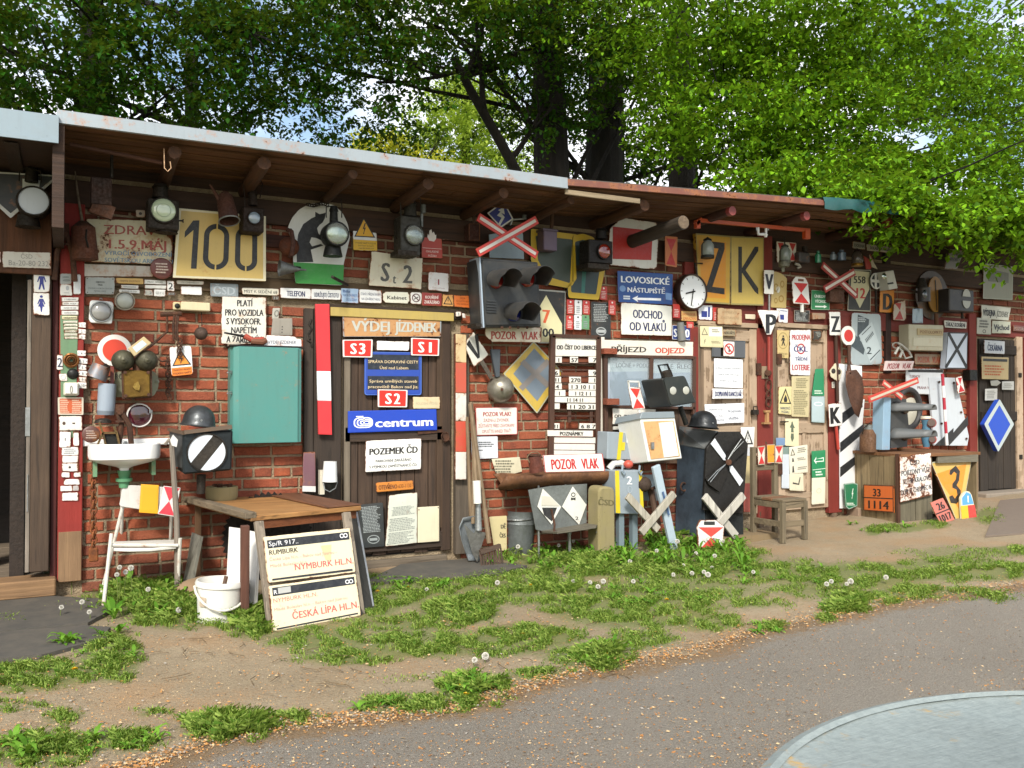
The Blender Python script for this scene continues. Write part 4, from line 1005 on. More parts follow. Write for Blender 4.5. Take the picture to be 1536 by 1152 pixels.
tags=[(905,695,950,782,'lone high'),(958,782,1002,875,'one beside the black rules plate'),(700,778,746,872,'upper one of the first pair'),(798,782,843,873,'upper one above the green tag'),(696,874,741,966,'lower one of the first pair')]
for x0,y0,x1,y1,lb in tags:
 S('wagon_tag','small red wagon tag with white print, %s'%lb,'tag',[(x0,y0),(x1,y0+3),(x1-1,y1),(x0,y1-3)],'b83430',fine=[(5,.15,.9,.35,.92)],tc='ddbdb5',marks=[('hole',[circ(.5,.16,.12,.07,8)],'e0d8d0')],d=.05,t=.006,r=.008,rust=.05)
for x0,y0,x1,y1,c,lb in[(749,780,794,874,'dddfe0','upper white'),(746,872,792,966,'d5d9dc','lower white'),(792,872,840,965,'5c8f66','green')]:
 S('wagon_tag','small %s wagon tag in the block of tags'%lb,'tag',[(x0,y0),(x1,y0+3),(x1-1,y1),(x0,y1-3)],c,fine=[(4,.2,.8,.4,.9)],tc='8a8f92',marks=[('hole',[circ(.5,.16,.12,.07,8)],'3a3a3a')],d=.05,t=.006,r=.008,rust=.05)
S('rules_plate','black rules plate with crest between the tags and the LOVOSICKÉ sign','sign',[(848,790),(972,794),(972,1022),(850,1018)],'232729',fine=[(11,.1,.92,.06,.55)],tc='a2a7a6',marks=[('crest',[('ring',circ(.5,.80,.26,.11),circ(.5,.80,.22,.085)),[(.3,.76),(.7,.76),(.7,.84),(.3,.84)]],'a2a7a6')],d=.035,rust=.05)
use('L')
S('red_square_sign','large white clipped-corner panel with red square centre','panel',[(200,126),(240,112),(430,140),(444,180),(433,410),(418,428),(150,402),(134,380),(140,180)],'cfd0ca',quad=[(135,112),(444,150),(433,428),(134,402)],marks=[('red_square',[[(.08,.17),(.88,.16),(.87,.81),(.08,.86)]],'a8261f',.004)],d=.06,t=.012,rust=.15)
S('platform_sign','blue sign LOVOSICKÉ NÁSTUPIŠTĚ with white arrow','sign',[(190,437),(532,457),(529,646),(195,630)],'1f4a8c',[('LOVOSICKÉ',.06,.93,.14,.36,'e6eaee',.03),('NÁSTUPIŠTĚ',.17,.85,.50,.66,'e6eaee',.025)],marks=[('arrow',[[(.25,.86),(.36,.76),(.34,.83),(.78,.81),(.78,.89),(.34,.90),(.36,.97)]],'e6eaee'),('sticker',[circ(.08,.56,.055,.10),[(.86,.62),(.98,.64),(.98,.86),(.87,.84)]],'6f93c4'),('small_print',[[(.09,.78),(.21,.78),(.21,.83),(.09,.83)],[(.09,.85),(.21,.85),(.21,.90),(.09,.90)]],'c8d2dc')],d=.045,rust=.03,dirt=.15)
S('departure_sign','white enamel sign ODCHOD OD VLAKŮ','sign',[(210,632),(527,655),(525,838),(214,830)],'dcdcd2',[('ODCHOD',.23,.80,.18,.46,DB,.02),('OD VLAKŮ',.16,.87,.58,.86,DB,.02)],d=.05,rust=.12)
S('shunting_plate','orange plate with red triangles hanging under the log beam','sign',[(483,222),(560,229),(556,415),(484,404)],'b5642c',marks=[('triangle',[[(.1,.08),(.9,.08),(.5,.5)],[(.5,.5),(.9,.95),(.1,.95)]],'a8201c')],d=.11,t=.01,rim=('b06a34',.008))
for nm,q,c,lb in(('Z',[(672,205),(888,222),(884,645),(690,632)],'c49a2c','yellow glass panel with big black Z and orange field'),('K',[(889,222),(1092,232),(1092,652),(890,646)],'bba350','yellowed glass panel with big black K')):
 if nm=='Z':
  mk=[('orange_field',[[(.08,.10),(.86,.10),(.86,.92),(.12,.92)]],'c9871c',.002),('letter',[[(.33,.10),(.82,.11),(.82,.20),(.44,.76),(.82,.77),(.82,.86),(.26,.84),(.26,.76),(.64,.20),(.33,.19)]],'1c1712',.0035)]
 else:mk=[('letter',[[(.22,.15),(.33,.15),(.33,.82),(.22,.82)],[(.33,.46),(.72,.14),(.83,.14),(.83,.20),(.44,.49),(.83,.75),(.83,.84),(.72,.80),(.33,.53)]],'1c1712',.0025)]
 S('lettered_lightbox',lb,'sign',q,c,marks=mk,d=.045,t=.04,rim=('8f8450',.012),rust=.05,dirt=.4)
S('koleje_plate','ochre plate DO KOLEJE ZAKÁZÁN under the clock','sign',[(582,683),(680,686),(681,748),(583,745)],'c9a060',[('DO KOLEJE',.1,.9,.2,.45,'b05a2c'),('ZAKÁZÁN',.1,.9,.6,.88,'b05a2c')],d=.035)
S('pictogram_plate','white square plate with blue kettle pictogram beside the ochre plate','sign',[(690,648),(776,650),(774,742),(690,738)],'dfe3ea',marks=[('symbol',[[(.2,.4),(.62,.4),(.62,.82),(.2,.82)],[(.68,.12),(.82,.12),(.82,.8),(.68,.8)]],'20307c')],d=.04)
for x0,y0,x1,y1,lb in[(532,641,576,729,'beside the ODCHOD sign'),(779,661,821,749,'left of the rough cream plate'),(617,750,661,792,'half hidden over the blue SV plate')]:
 S('wagon_tag','small red wagon tag %s'%lb,'tag',[(x0,y0),(x1,y0+2),(x1-1,y1),(x0,y1-2)],'b83430',fine=[(5,.15,.9,.35,.92)],tc='ddbdb5',d=.045,t=.006,r=.008,rust=.05)
S('rough_plate','rough cream cast plate under the K panel','plaque',[(808,664),(958,675),(958,772),(806,766)],'b59c78',[('OPRAVA',.2,.8,.15,.32,'9a8260'),('ZASTAVENÍ',.12,.88,.5,.66,'9a8260')],d=.045,t=.03,rust=.5,dirt=.8,r=.015)
S('blank_plate','tiny cream blank plate on the red beam','plaque',[(978,704),(1041,706),(1040,736),(978,734)],'d6c9b2',d=.04,r=.01)
S('sv_sign','blue plate SV 01 crossed by a grey tube','sign',[(528,772),(656,778),(655,866),(527,860)],'233a80',[('S',.08,.22,.22,.82,'dfe4ea',.03),('01',.62,.95,.22,.82,'dfe4ea',.03)],d=.035,rim=('c9d0da',.006))
# ---- arrivals board lettering and door notices are added with their carriers
S('warning_notice','cream two-part warning notice at the top of the first pale door','notice',[(700,778),(838,781),(843,910),(702,906)],'cfc79f',marks=[('triangle',[('ring',[(.18,.08),(.33,.42),(.05,.42)],[(.18,.14),(.29,.39),(.09,.39)])],'5a5648'),('bolt',[bolt_in(.14,.24,.62,.84)],'3a3830'),('white_half',[[(.38,.03),(.97,.03),(.97,.48),(.38,.48)]],'d8d8ce',.0018)],fine=[(2,.45,.92,.7,.82),(2,.5,.9,.12,.3)],tc='8a8468',d=.06,t=.004,rust=0)
S('smoking_strip','worn metal strip NEKUŘTE above the first pale door panel','sign',[(838,798),(922,800),(922,842),(838,838)],'93876c',[('NEKUŘTE',.1,.9,.3,.7,'3c352a',.012)],d=.055)
S('door_pane','dark glass pane across the first pale door','panel',[(772,862),(980,870),(978,978),(772,970)],'1e2422',d=.04,rust=0,mat=glassy('141917',.12))
S('no_smoking_sign','white sign with red ring over a match','sign',[(844,872),(913,874),(912,967),(844,963)],'dcdcd8',marks=[('ring',[('ring',circ(.5,.5,.44,.38),circ(.5,.5,.34,.29)),bar((.22,.24),(.78,.76),.1)],'b02a28'),('match',[[(.46,.3),(.54,.3),(.56,.72),(.44,.72)]],'222222')],d=.06,rust=.03)
use('M')
S('entry_notice','large white paper notice forbidding entry on the first pale door','notice',[(787,72),(963,80),(963,256),(787,250)],'e3e6ea',[('Zákaz vstupu osobám,',.05,.95,.28,.35,'4e535c',.006),('které zde nekonají',.14,.86,.50,.57,'4e535c',.006),('službu pro dopr.',.18,.84,.72,.79,'4e535c',.006)],d=.055,t=.003,rust=0,dirt=.08,marks=[('pin',[circ(.04,.04,.015,.015,6),circ(.96,.04,.015,.015,6)],'444444')])
S('office_sign','white strip DOPRAVNÍ KANCELÁŘ on the first pale door','sign',[(775,258),(967,261),(966,320),(775,322)],'d9dcdc',[('DOPRAVNÍ KANCELÁŘ',.09,.93,.26,.76,'23285a',.02)],d=.06,rust=.08)
S('paper_notice','white paper with faint print DIAMO beside Vozová služba','notice',[(728,356),(856,352),(858,474),(735,480)],'d8dade',[('DIAMO,s.p.',.18,.88,.22,.32,'666b76',.006),('o.z. TÚÚ',.45,.85,.55,.66,'666b76',.006),('vlečka',.5,.92,.74,.85,'666b76',.006)],d=.055,t=.003,rust=0,dirt=.1)
S('paper_notice','white paper reading Vozová služba','notice',[(858,352),(973,348),(972,468),(858,472)],'dcdfe4',[('Vozová',.10,.80,.30,.46,'4a4f5c',.012),('služba',.14,.68,.66,.82,'4a4f5c',.012)],d=.055,t=.003,rust=0,dirt=.1)
use('O')
stripes('warning_post','tall narrow warning strip, white over yellow over red, beside the black signal box','post',[(210,332),(297,331),(270,857),(230,857)],[(0,.24,'dadad4'),(.24,.34,'c9cdd2'),(.34,.66,'c9b98a'),(.66,1,'b0584e')],.08,.01,.1,.4)
_wq=[W(x,y,.092)for x,y in[(210,332),(297,331),(294,457),(216,457)]];q=Quad(*_wq,n=NY)
m=MB();ringp(m,q,[(.5,.12),(.9,.85),(.1,.85)],[(.5,.28),(.76,.78),(.24,.78)],.001);poly(m,q,bolt_in(.42,.58,.38,.76),.001)
obj('warning_mark',m,ink('2a2a2a'),bpy.data.objects['warning_post'],recalc=False)
# ---- third door and posts
use('N')
def bow(c=.5):return[[(.1,.05),(.9,.05),(.5,.5)],[(.5,.5),(.92,.95),(.08,.95)]]
S('letter_sign','white sign with black V on a post above the P triangle','sign',[(355,350),(416,352),(412,499),(354,496)],'dcdcd6',[('V',.14,.86,.12,.80,'1b1d2a',.03)],d=.12,rust=.05)
S('yellow_board','cut yellow wooden board with worm-like marks beside the V sign','board',[(398,375),(425,358),(462,372),(496,402),(490,584),(398,580)],'bda668',marks=[('scroll',[('ring',circ(.3,.45,.16,.12),circ(.3,.45,.1,.08)),('ring',circ(.7,.35,.14,.1),circ(.7,.35,.08,.06)),('ring',circ(.65,.75,.18,.1),circ(.65,.75,.11,.06)),('ring',circ(.3,.8,.12,.08),circ(.3,.8,.07,.04))],'9c7f3c'),('white_dot',[circ(.44,.5,.12,.09)],'d8d8c8')],quad=[(398,358),(496,358),(490,584),(398,584)],d=.05,rust=0,dirt=.5)
S('shunting_plate','white square plate with red triangles behind the glass lantern','sign',[(432,173),(554,181),(553,294),(434,303)],'c9c6ba',marks=[('triangle',[[(.04,.06),(.34,.06),(.19,.5)],[(.62,.04),(.96,.06),(.8,.5)],[(.8,.5),(.95,.96),(.65,.96)]],'a3261f')],d=.06,rust=.05)
S('shunting_target','large white target with red bow tie and hand slot above the second door gap','sign',[(548,391),(608,394),(626,430),(637,562),(536,556),(527,424)],'d5d6d2',quad=[(527,391),(637,394),(637,562),(527,556)],marks=[('bow_tie',[[(.09,.22),(.88,.24),(.5,.60)],[(.5,.60),(.95,.97),(.14,.95)]],'b81e1c'),('slot',[[(.32,.07),(.64,.08),(.64,.17),(.32,.16)]],'6b3a22')],d=.10,rust=.03,dirt=.2)
S('exit_sign','green emergency exit sign with white arrow','sign',[(646,473),(756,481),(758,596),(645,594)],'1f7d4c',[('ÚNIKOVÝ',.17,.83,.22,.38,'dfe8e0',.02),('VÝCHOD',.20,.80,.48,.64,'dfe8e0',.02)],marks=[('arrow',[[(.2,.80),(.68,.80),(.68,.74),(.86,.835),(.68,.93),(.68,.87),(.2,.87)]],'dfe8e0')],d=.05,rim=('a8c4a8',.004),rust=.03)
S('priority_triangle','white inverted triangle sign with black P on a red handle','sign',[(313,596),(452,600),(398,748),(370,748)],'dcdcd8',[('P',.40,.80,.10,.86,'1b1d22',.03)],quad=[(313,596),(452,600),(452,765),(313,765)],d=.12,rust=.05)
S('pictogram_plate','white icon plate with blue square right of the P triangle','sign',[(430,584),(503,590),(500,676),(440,672)],'dadde0',marks=[('symbol',[[(.25,.45),(.62,.45),(.62,.8),(.25,.8)],[(.3,.14),(.9,.16),(.9,.2),(.3,.18)]],'20307c')],d=.045)
S('rules_plate','small black plate with fine print over the third door','sign',[(540,597),(635,600),(632,671),(540,669)],'2b2d2e',fine=[(7,.08,.92,.12,.9)],tc='999c99',d=.045,rim=('86857c',.005))
S('rusty_plate','small half rusty, half silver bracket plate over the third door','plaque',[(650,613),(736,617),(733,652),(650,655)],'8f7a66',d=.05,t=.03,rust=.7)
S('letter_sign','white sign with black Z on a brown handle','sign',[(757,608),(824,608),(829,753),(762,752)],'d9dad6',[('Z',.16,.86,.14,.86,'1b1d22',.035)],d=.10,rust=.05)
S('kilometre_board','black board with cream downward arrowhead numbered 558 and 12','sign',[(880,345),(1014,350),(1010,607),(868,600)],'1b1c1b',[('558',.22,.74,.15,.33,'1b1b1b',.025),('12',.36,.74,.43,.69,'a3221c',.025)],marks=[('arrowhead',[[(.10,.03),(.93,.05),(.93,.47),(.53,.93),(.10,.47)]],'b5b292',.002)],d=.05,rim=('9a9a88',.01),rust=.05)
S('walking_sign','yellowed plate with walking man in a ring on the third door','sign',[(434,720),(510,722),(505,895),(436,889)],'bfa973',[('BEZPEČNÁ CESTA',.12,.88,.82,.88,'5c4c2c',.006),('PĚŠÍ',.3,.7,.91,.96,'5c4c2c',.006)],marks=[('ring',[('ring',circ(.48,.38,.43,.30),circ(.48,.38,.40,.275))],'8f7c48'),('walker',[circ(.5,.22,.07,.035),[(.42,.27),(.58,.27),(.66,.38),(.60,.38),(.56,.34),(.58,.44),(.68,.55),(.60,.56),(.50,.46),(.42,.57),(.35,.56),(.44,.42),(.44,.34),(.36,.40),(.32,.38)]],'1f1c16')],d=.05,rust=.05)
S('lottery_sign','white enamel sign PRODEJNA TŘÍDNÍ LOTERIE with red and blue letters','sign',[(515,720),(642,718),(640,1000),(515,998)],'d5d8da',[('PRODEJNA',.08,.97,.10,.22,'a8262a',.02),('ČKL',.18,.84,.36,.48,'25306e',.03),('TŘÍDNÍ',.24,.84,.60,.68,'25306e',.018),('LOTERIE',.10,.94,.76,.89,'a8262a',.025)],marks=[('ring',[('ring',circ(.52,.42,.20,.12),circ(.52,.42,.15,.09))],'a8262a')],d=.055,r=.02,rust=.08)
S('corner_plate','black clipped-corner plate with pale print on the third door','sign',[(655,721),(713,723),(711,765),(690,786),(655,782)],'2a2c2a',fine=[(4,.12,.88,.15,.75)],tc='8c8f88',d=.05)
S('green_label','tapering green label high on the third door','sign',[(672,960),(722,958),(726,1126),(650,1125)],'1c8055',fine=[(2,.1,.9,.78,.95)],tc='cfe0d0',d=.055,rust=0,t=.004)
use('O')
S('window_label','pale blue framed label under the green label','notice',[(648,140),(728,140),(727,306),(648,301)],'a9bcc0',marks=[('arc',[('ring',circ(.5,.3,.35,.08,16),circ(.5,.3,.28,.05,16))],'d6dde0')],d=.055,rim=('8fa09c',.006),rust=0,t=.004)
S('instruction_sheet','yellowed sheet with close lines of print on the third door','notice',[(525,18),(637,14),(630,270),(525,266)],'bdb28a',fine=[(6,.2,.95,.05,.3),(14,.08,.92,.34,.95)],tc='7d7658',d=.05,rust=0,t=.003)
S('fire_warning','warning plate with flame in a triangle on the third door','sign',[(445,83),(526,80),(524,256),(443,250)],'c9c08f',[('NEBEZPEČÍ',.14,.88,.74,.82,'2a3560',.01),('POŽÁRU',.22,.8,.87,.95,'2a3560',.01)],marks=[('triangle',[[(.5,.06),(.95,.62),(.05,.62)]],'1c1c1c'),('triangle_face',[[(.5,.16),(.83,.58),(.17,.58)]],'c9b97c',.0035),('flame',[[(.4,.56),(.36,.45),(.45,.36),(.5,.28),(.58,.38),(.64,.48),(.6,.56)]],'1c1c1c',.0045)],d=.055,rust=.05)
S('figure_plate','cream plate with two dark standing figures mirrored','sign',[(486,279),(569,280),(569,452),(486,446)],'d2cba8',marks=[('figure',[[(.44,.12),(.52,.10),(.56,.2),(.70,.34),(.58,.34),(.6,.5),(.40,.5),(.42,.34),(.3,.32),(.42,.2)],[(.40,.54),(.60,.54),(.62,.72),(.48,.86),(.38,.7)]],'55604e')],d=.055,rust=0)
S('danger_sheet','white sheet with small triangle and figures below the mirrored figures plate','notice',[(510,456),(622,440),(625,610),(514,622)],'d5d1bd',fine=[(3,.42,.95,.06,.26),(2,.4,.95,.42,.54),(2,.4,.95,.76,.88)],tc='77756a',marks=[('triangle',[('ring',[(.17,.06),(.30,.32),(.04,.32)],[(.17,.13),(.25,.29),(.09,.29)])],'2a2a2a'),('figure',[[(.14,.42),(.2,.42),(.24,.56),(.12,.56)],[(.14,.72),(.2,.7),(.24,.95),(.12,.95)]],'3a3a36')],d=.06,rust=0,t=.003)
S('tool_plate','cream plate with black lever drawing low on the third door','sign',[(513,622),(596,617),(599,726),(514,722)],'cfc9b0',marks=[('lever',[[(.2,.5),(.6,.58),(.72,.2),(.78,.22),(.66,.66),(.2,.6)]],'2a2a26')],d=.055,rust=0)
S('door_label','pale blue-white tall strip behind the chair back','notice',[(468,500),(512,500),(510,710),(463,708)],'bcc4cc',d=.052,rust=0,t=.003)
S('door_label','grey green small label above the pale tall strip','notice',[(470,455),(512,452),(512,560),(468,562)],'71867f',fine=[(2,.1,.9,.6,.85)],tc='c4cfc8',d=.05,rust=0,t=.003)
S('door_label','small blue label high by the third door latch','notice',[(428,398),(484,398),(484,445),(430,448)],'6c86a8',d=.055,rust=0,t=.003)
S('exit_arrow_sign','green sign with outlined arrow pointing toward the chair','sign',[(650,481),(733,473),(734,640),(652,646)],'1d8052',fine=[(2,.2,.8,.74,.94)],tc='d8e8dc',marks=[('arrow',[[(.12,.36),(.3,.22),(.3,.30),(.86,.26),(.86,.42),(.3,.42),(.3,.5)]],'d8e8dc'),('arrow_inner',[[(.2,.36),(.3,.30),(.80,.30),(.80,.38),(.3,.38)]],'1d8052',.004),('line',[[(.02,.69),(.98,.67),(.98,.69),(.02,.71)]],'d8e8dc')],d=.055,rust=0)
S('blank_board','cream blank sheet at the foot of the third door','board',[(652,646),(733,641),(730,802),(650,810)],'d6d2bd',d=.055,rust=0,marks=[('crest',[('ring',circ(.5,.5,.2,.1),circ(.5,.5,.15,.07))],'c2bda4')])
S('letter_sign','white sign with black K on a red handle','sign',[(751,190),(830,182),(833,322),(757,331)],'d8d8d4',[('K',.16,.86,.12,.88,'161616',.035)],d=.10,rust=.05)
use('N')
S('skull_lozenge','white lozenge with two dark holes above the K sign','sign',[(795,922),(836,975),(822,1028),(805,1036),(768,1010),(758,975)],'c9c3a8',marks=[('hole',[circ(.3,.45,.17,.14),circ(.72,.5,.17,.14)],'2a241c')],quad=[(758,922),(836,922),(836,1036),(758,1036)],d=.09,rust=.1)
use('O')
S('small_tag','tiny white tag on the red post above the K sign','tag',[(772,50),(792,50),(792,92),(772,92)],'d5d2c6',fine=[(3,.1,.9,.2,.8)],tc='777777',d=.055,t=.003)
# ---- zigzag post and far bricks
zz=S('zigzag_board','tall white board with black diagonal bands','board',[(818,-60),(958,-45),(962,160),(975,160),(922,835),(823,833)],'d9dadb',quad=[(820,-60),(962,-60),(962,835),(820,835)],marks=[('diagonal_band',[[(.11,.340),(.98,.245),(1.0,.300),(.11,.415)],[(.02,.545),(1.04,.415),(1.03,.480),(.02,.615)],[(.02,.715),(.78,.625),(.72,.690),(.02,.785)]],'202226')],d=.06,rust=0,dirt=.15,r=0)
use('Q')
S('green_board','small green plate with lightning mark at the foot of the zigzag board','sign',[(42,765),(100,757),(124,765),(122,900),(70,922),(52,905)],'1d6f4c',marks=[('bolt',[bolt_in(.52,.72,.22,.62)],'d8e8dc')],fine=[(2,.15,.85,.74,.86)],tc='d8e8dc',quad=[(42,757),(124,757),(122,922),(42,922)],d=.13,rim=('8aa79a',.008),rust=0)
use('P')
S('ticket_board','rounded grey panel printed with two large train tickets','sign',[(88,612),(268,622),(276,932),(82,938)],'9aa7ab',marks=[('dark_ticket',[[(.22,.03),(.58,.12),(.56,.24),(.25,.55),(.20,.5)],[(.14,.42),(.46,.64),(.40,.80),(.02,.64)]],'3c474d',.002),('light_ticket',[[(.25,.43),(.66,.16),(.96,.70),(.62,.96)]],'a9b5b8',.003)],quad=[(82,612),(276,620),(276,938),(82,938)],d=.05,r=.05,rust=.08,fine=[(3,.22,.5,.08,.18)],tc='b5bfc2')
q=o_q['ticket_board'];m=MB()
for i in range(7):poly(m,q,bar((.45+i*.035,.50-i*.025),(.50+i*.035,.56-i*.025),.018),.006)
letters(m,q,'2',.50,.64,.64,.78,.02,.006)
poly(m,q,bar((.34,.42),(.62,.25),.015),.006);poly(m,q,bar((.60,.90),(.92,.70),.02),.006)
obj('lettering',m,ink('2c363b'),bpy.data.objects['ticket_board'],recalc=False)
S('letter_sign','orange plate with black D under the white can lamp','sign',[(265,474),(351,476),(348,613),(261,610)],'c07a1c',[('D',.26,.82,.10,.88,'1d1710',.04)],d=.05,rust=.05)
S('shunting_plate','creased white plate with faded red bow tie right of the D plate','sign',[(347,560),(420,532),(426,650),(412,662),(345,658)],'a89f90',marks=[('triangle',[[(.5,.5),(.75,.95),(.1,.95)],[(.1,.15),(.6,.15),(.5,.5)]],'93261e')],quad=[(345,535),(426,535),(426,662),(345,662)],d=.08,rust=.3)
S('pozor_vlak_sign','slanted pinkish white sign POZOR VLAK under the ticket panel','sign',[(296,911),(476,912),(461,966),(281,971)],'c4b3b0',[('POZOR',.12,.52,.22,.82,'7d1f26',.02),('VLAK',.62,.92,.22,.82,'7d1f26',.02)],d=.14,rust=.05)
S('pozor_vlak_sign','dirty brown sign POZOR VLAK beneath the Postoloprty box','sign',[(477,866),(655,870),(655,934),(478,932)],'85725c',[('POZOR',.10,.50,.22,.82,'8a3c26',.02),('VLAK',.60,.90,.22,.82,'8a3c26',.02)],d=.06,rust=.5,dirt=.9)
S('pozor_vlak_sign','black lettered POZOR VLAK strip tucked under the green tarpaulin','sign',[(146,60),(352,72),(352,115),(146,96)],'b0ab93',[('POZOR',.10,.50,-.1,.5,'1c1c1c',.02),('VLAK',.60,.93,-.1,.5,'1c1c1c',.02)],d=.55,rust=.1)
S('hanging_strip','short white strip half hidden by the brass lamp','sign',[(96,172),(171,184),(171,224),(96,214)],'8c8a80',[('DOLNA',.1,.95,.3,.75,'3c3c3a',.02)],d=.2,rust=.1)
S('hanging_strip','long white strip in the shade under the POZOR VLAK strip','sign',[(181,190),(342,210),(341,246),(182,228)],'a09e94',[('SOLAŘ MATERIÁL',.12,.9,.28,.75,'2c2c2e',.02)],d=.2,rust=.1)
S('hanging_strip','slanting white board with dim words high in the far shade','sign',[(697,220),(783,230),(738,346),(660,342)],'6d6c66',[('ANO',.25,.8,.1,.3,'3a3a3a',.02),('VEDRO',.2,.9,.4,.6,'3a3a3a',.02)],d=.1,rust=.1)
S('smoking_strip','white strip ZÁKAZ KOUŘENÍ above the black cross panel','sign',[(660,660),(798,671),(797,712),(660,704)],'c9c9c0',[('ZÁKAZ KOUŘENÍ',.05,.93,.2,.82,'15171a',.025)],d=.05,rust=.1)
S('cross_panel','white lit box with a big black X','sign',[(681,734),(805,736),(800,961),(664,958)],'b9c4d2',marks=[('black_cross',[bar((.03,.02),(.98,.96),.13,1.7),bar((.95,.02),(.03,.96),.13,1.7)],'141518')],d=.09,t=.06,rim=('1c1d20',.012),rust=0,dirt=.15)
S('ticket_plate','white plate VÝDEJNA JÍZDENEK over the far door','sign',[(890,565),(1071,582),(1058,662),(890,650)],'b3b5a9',[('VÝDEJNA',.05,.48,.28,.76,'15171a',.03),('JÍZDENEK',.52,.94,.32,.76,'4c4e4a',.01)],d=.05,rust=.1)
S('paper_notice','small pale notice with pictogram beside the Východ plate','notice',[(863,644),(949,650),(948,748),(862,744)],'a2a497',fine=[(3,.12,.88,.1,.62)],tc='4a4b46',marks=[('symbol',[('ring',circ(.5,.82,.12,.12),circ(.5,.82,.08,.08))],'2c2c2c')],d=.05,rust=0)
S('exit_plate','cream chamfered plate reading Východ','sign',[(955,661),(1070,668),(1069,742),(953,740)],'a9ad9c',[('Východ',.10,.90,.26,.72,'15182c',.03)],d=.05,rust=.1)
S('pale_board','large dim grey notice board near the far corner','board',[(903,308),(1084,330),(1080,535),(898,526)],'7a7d6c',marks=[('dark_patch',[[(.15,.15),(.85,.2),(.85,.5),(.15,.5)]],'5a5d50')],d=.05,rust=.05,rim=('8f9484',.014))
S('dark_strip_sign','dark red strip at the very far edge by the Východ plate','sign',[(1085,688),(1200,700),(1200,735),(1085,726)],'5c2e2c',[('POZOR VLAK',.05,.95,.25,.8,'8a7a70',.01)],d=.05)
S('waiting_sign','white plate ČEKÁRNA on the far dark door','sign',[(908,782),(1034,790),(1032,869),(908,863)],'b3bac0',[('ČEKÁRNA',.15,.88,.30,.78,'1c2c4c',.025)],d=.06,rust=.05)
S('train_board','tan train route board with black header on the far door','sign',[(890,884),(1056,890),(1054,1026),(892,1022)],'a8966c',fine=[(4,.06,.9,.35,.85)],tc='a3562c',marks=[('header',[[(.05,.08),(.95,.08),(.95,.2),(.05,.2)]],'1d1d1c')],d=.06,rim=('b5a67e',.006),rust=.02)
use('Q')
S('paper_notice','small white paper on the far door below the train board','notice',[(913,178),(988,176),(986,248),(912,250)],'b8b8b2',fine=[(5,.1,.9,.15,.85)],tc='85857f',d=.055,rust=0,t=.003)
S('paper_notice','grey small note right of the white paper on the far door','notice',[(1017,132),(1090,132),(1090,185),(1017,183)],'a8aaa6',fine=[(3,.1,.9,.2,.8)],tc='85857f',d=.055,rust=0,t=.003)
S('paper_notice','crumpled grey scrap above the small white paper','notice',[(945,128),(990,124),(1010,140),(985,160),(950,158)],'99998f',d=.055,rust=0,t=.003)
dm=S('blue_diamond','large blue lit diamond in a silver frame on the far door','sign',[(1000,240),(1090,396),(992,568),(905,396)],'1c47b0',quad=[(905,240),(1090,240),(1090,568),(905,568)],d=.10,t=.05,rim=('a9b4b4',.05),rust=0,dirt=.12,r=.02)
# ---- lower bricks between the posts
use('K')
S('bell_warning','white red-rimmed sign POZOR VLAK with bell instructions','sign',[(135,540),(395,537),(396,706),(140,713)],'d8d4cc',[('POZOR VLAK!',.18,.84,.16,.32,'9c3430',.02),('ZAZNÍ-LI ZVONEK,',.18,.80,.40,.52,'9c3430',.008),('ZŮSTAŇTE PŘED ZÁVORAMI!',.06,.92,.60,.72,'9c3430',.008),('OPUSŤTE IHNED TRAŤ!',.14,.84,.80,.92,'9c3430',.008)],rim=('b04440',.006),d=.04,rust=.05,dirt=.15)
S('paper_notice','white sheet with a few dark lines below the bell warning','notice',[(110,718),(273,718),(276,852),(115,858)],'d6d8dc',fine=[(3,.22,.9,.22,.5),(1,.22,.5,.58,.66)],tc='44484f',d=.035,rust=0,t=.003,dirt=.15)
S('curled_notice','cream paper curling off the bricks above the rusty trough','notice',[(236,858),(410,845),(424,935),(300,968),(262,940)],'cfc8ac',fine=[(5,.08,.8,.1,.8)],tc='6d6a58',quad=[(236,850),(420,850),(424,968),(236,968)],d=.05,rust=0,t=.003)
S('pozor_vlak_sign','clean white sign with large red POZOR VLAK on the rusty trough','sign',[(553,834),(920,824),(936,932),(564,940)],'e0dcd6',[('POZOR',.12,.52,.22,.84,'b52a2a',.02),('VLAK',.62,.90,.22,.84,'b52a2a',.02)],rim=('b55050',.006),d=.30,rust=.03,dirt=.12)
S('yellow_diamond','grey and amber diamond signal board leaning behind the train list','sign',[(495,130),(682,330),(516,578),(308,332)],'bda145',quad=[(308,130),(682,130),(682,578),(308,578)],marks=[('field',[[(.50,.10),(.88,.44),(.55,.83),(.16,.45)]],'6f7c88',.002),('cross',[bar((.28,.66),(.74,.27),.09,1.2),bar((.30,.28),(.74,.62),.09,1.2)],'807a76',.003)],rim=('a8a890',.01),d=.04,t=.012,rust=.05,r=.01)
S('letter_sign','tilted white plate with thick black V','sign',[(125,74),(218,214),(127,292),(80,180),(84,120)],'c9c9c0',quad=[(80,74),(218,74),(218,292),(80,292)],marks=[('letter',[[(.0,.35),(.12,.22),(.50,.62),(.36,.10),(.52,.04),(.60,.72),(.50,.76)]],'141414')],d=.11,rust=.12)
use('G')
S('small_bracket_sign','tiny white oval number tag at the lintel end','tag',[(836,855),(872,852),(875,880),(838,884)],'d5d5cf',[('1',.4,.6,.2,.8,'333333')],d=.06,r=.012)
S('small_bracket_sign','tiny white notched tag beside the oval tag','tag',[(876,862),(900,864),(898,895),(878,892)],'cfcfca',d=.06,r=.006)
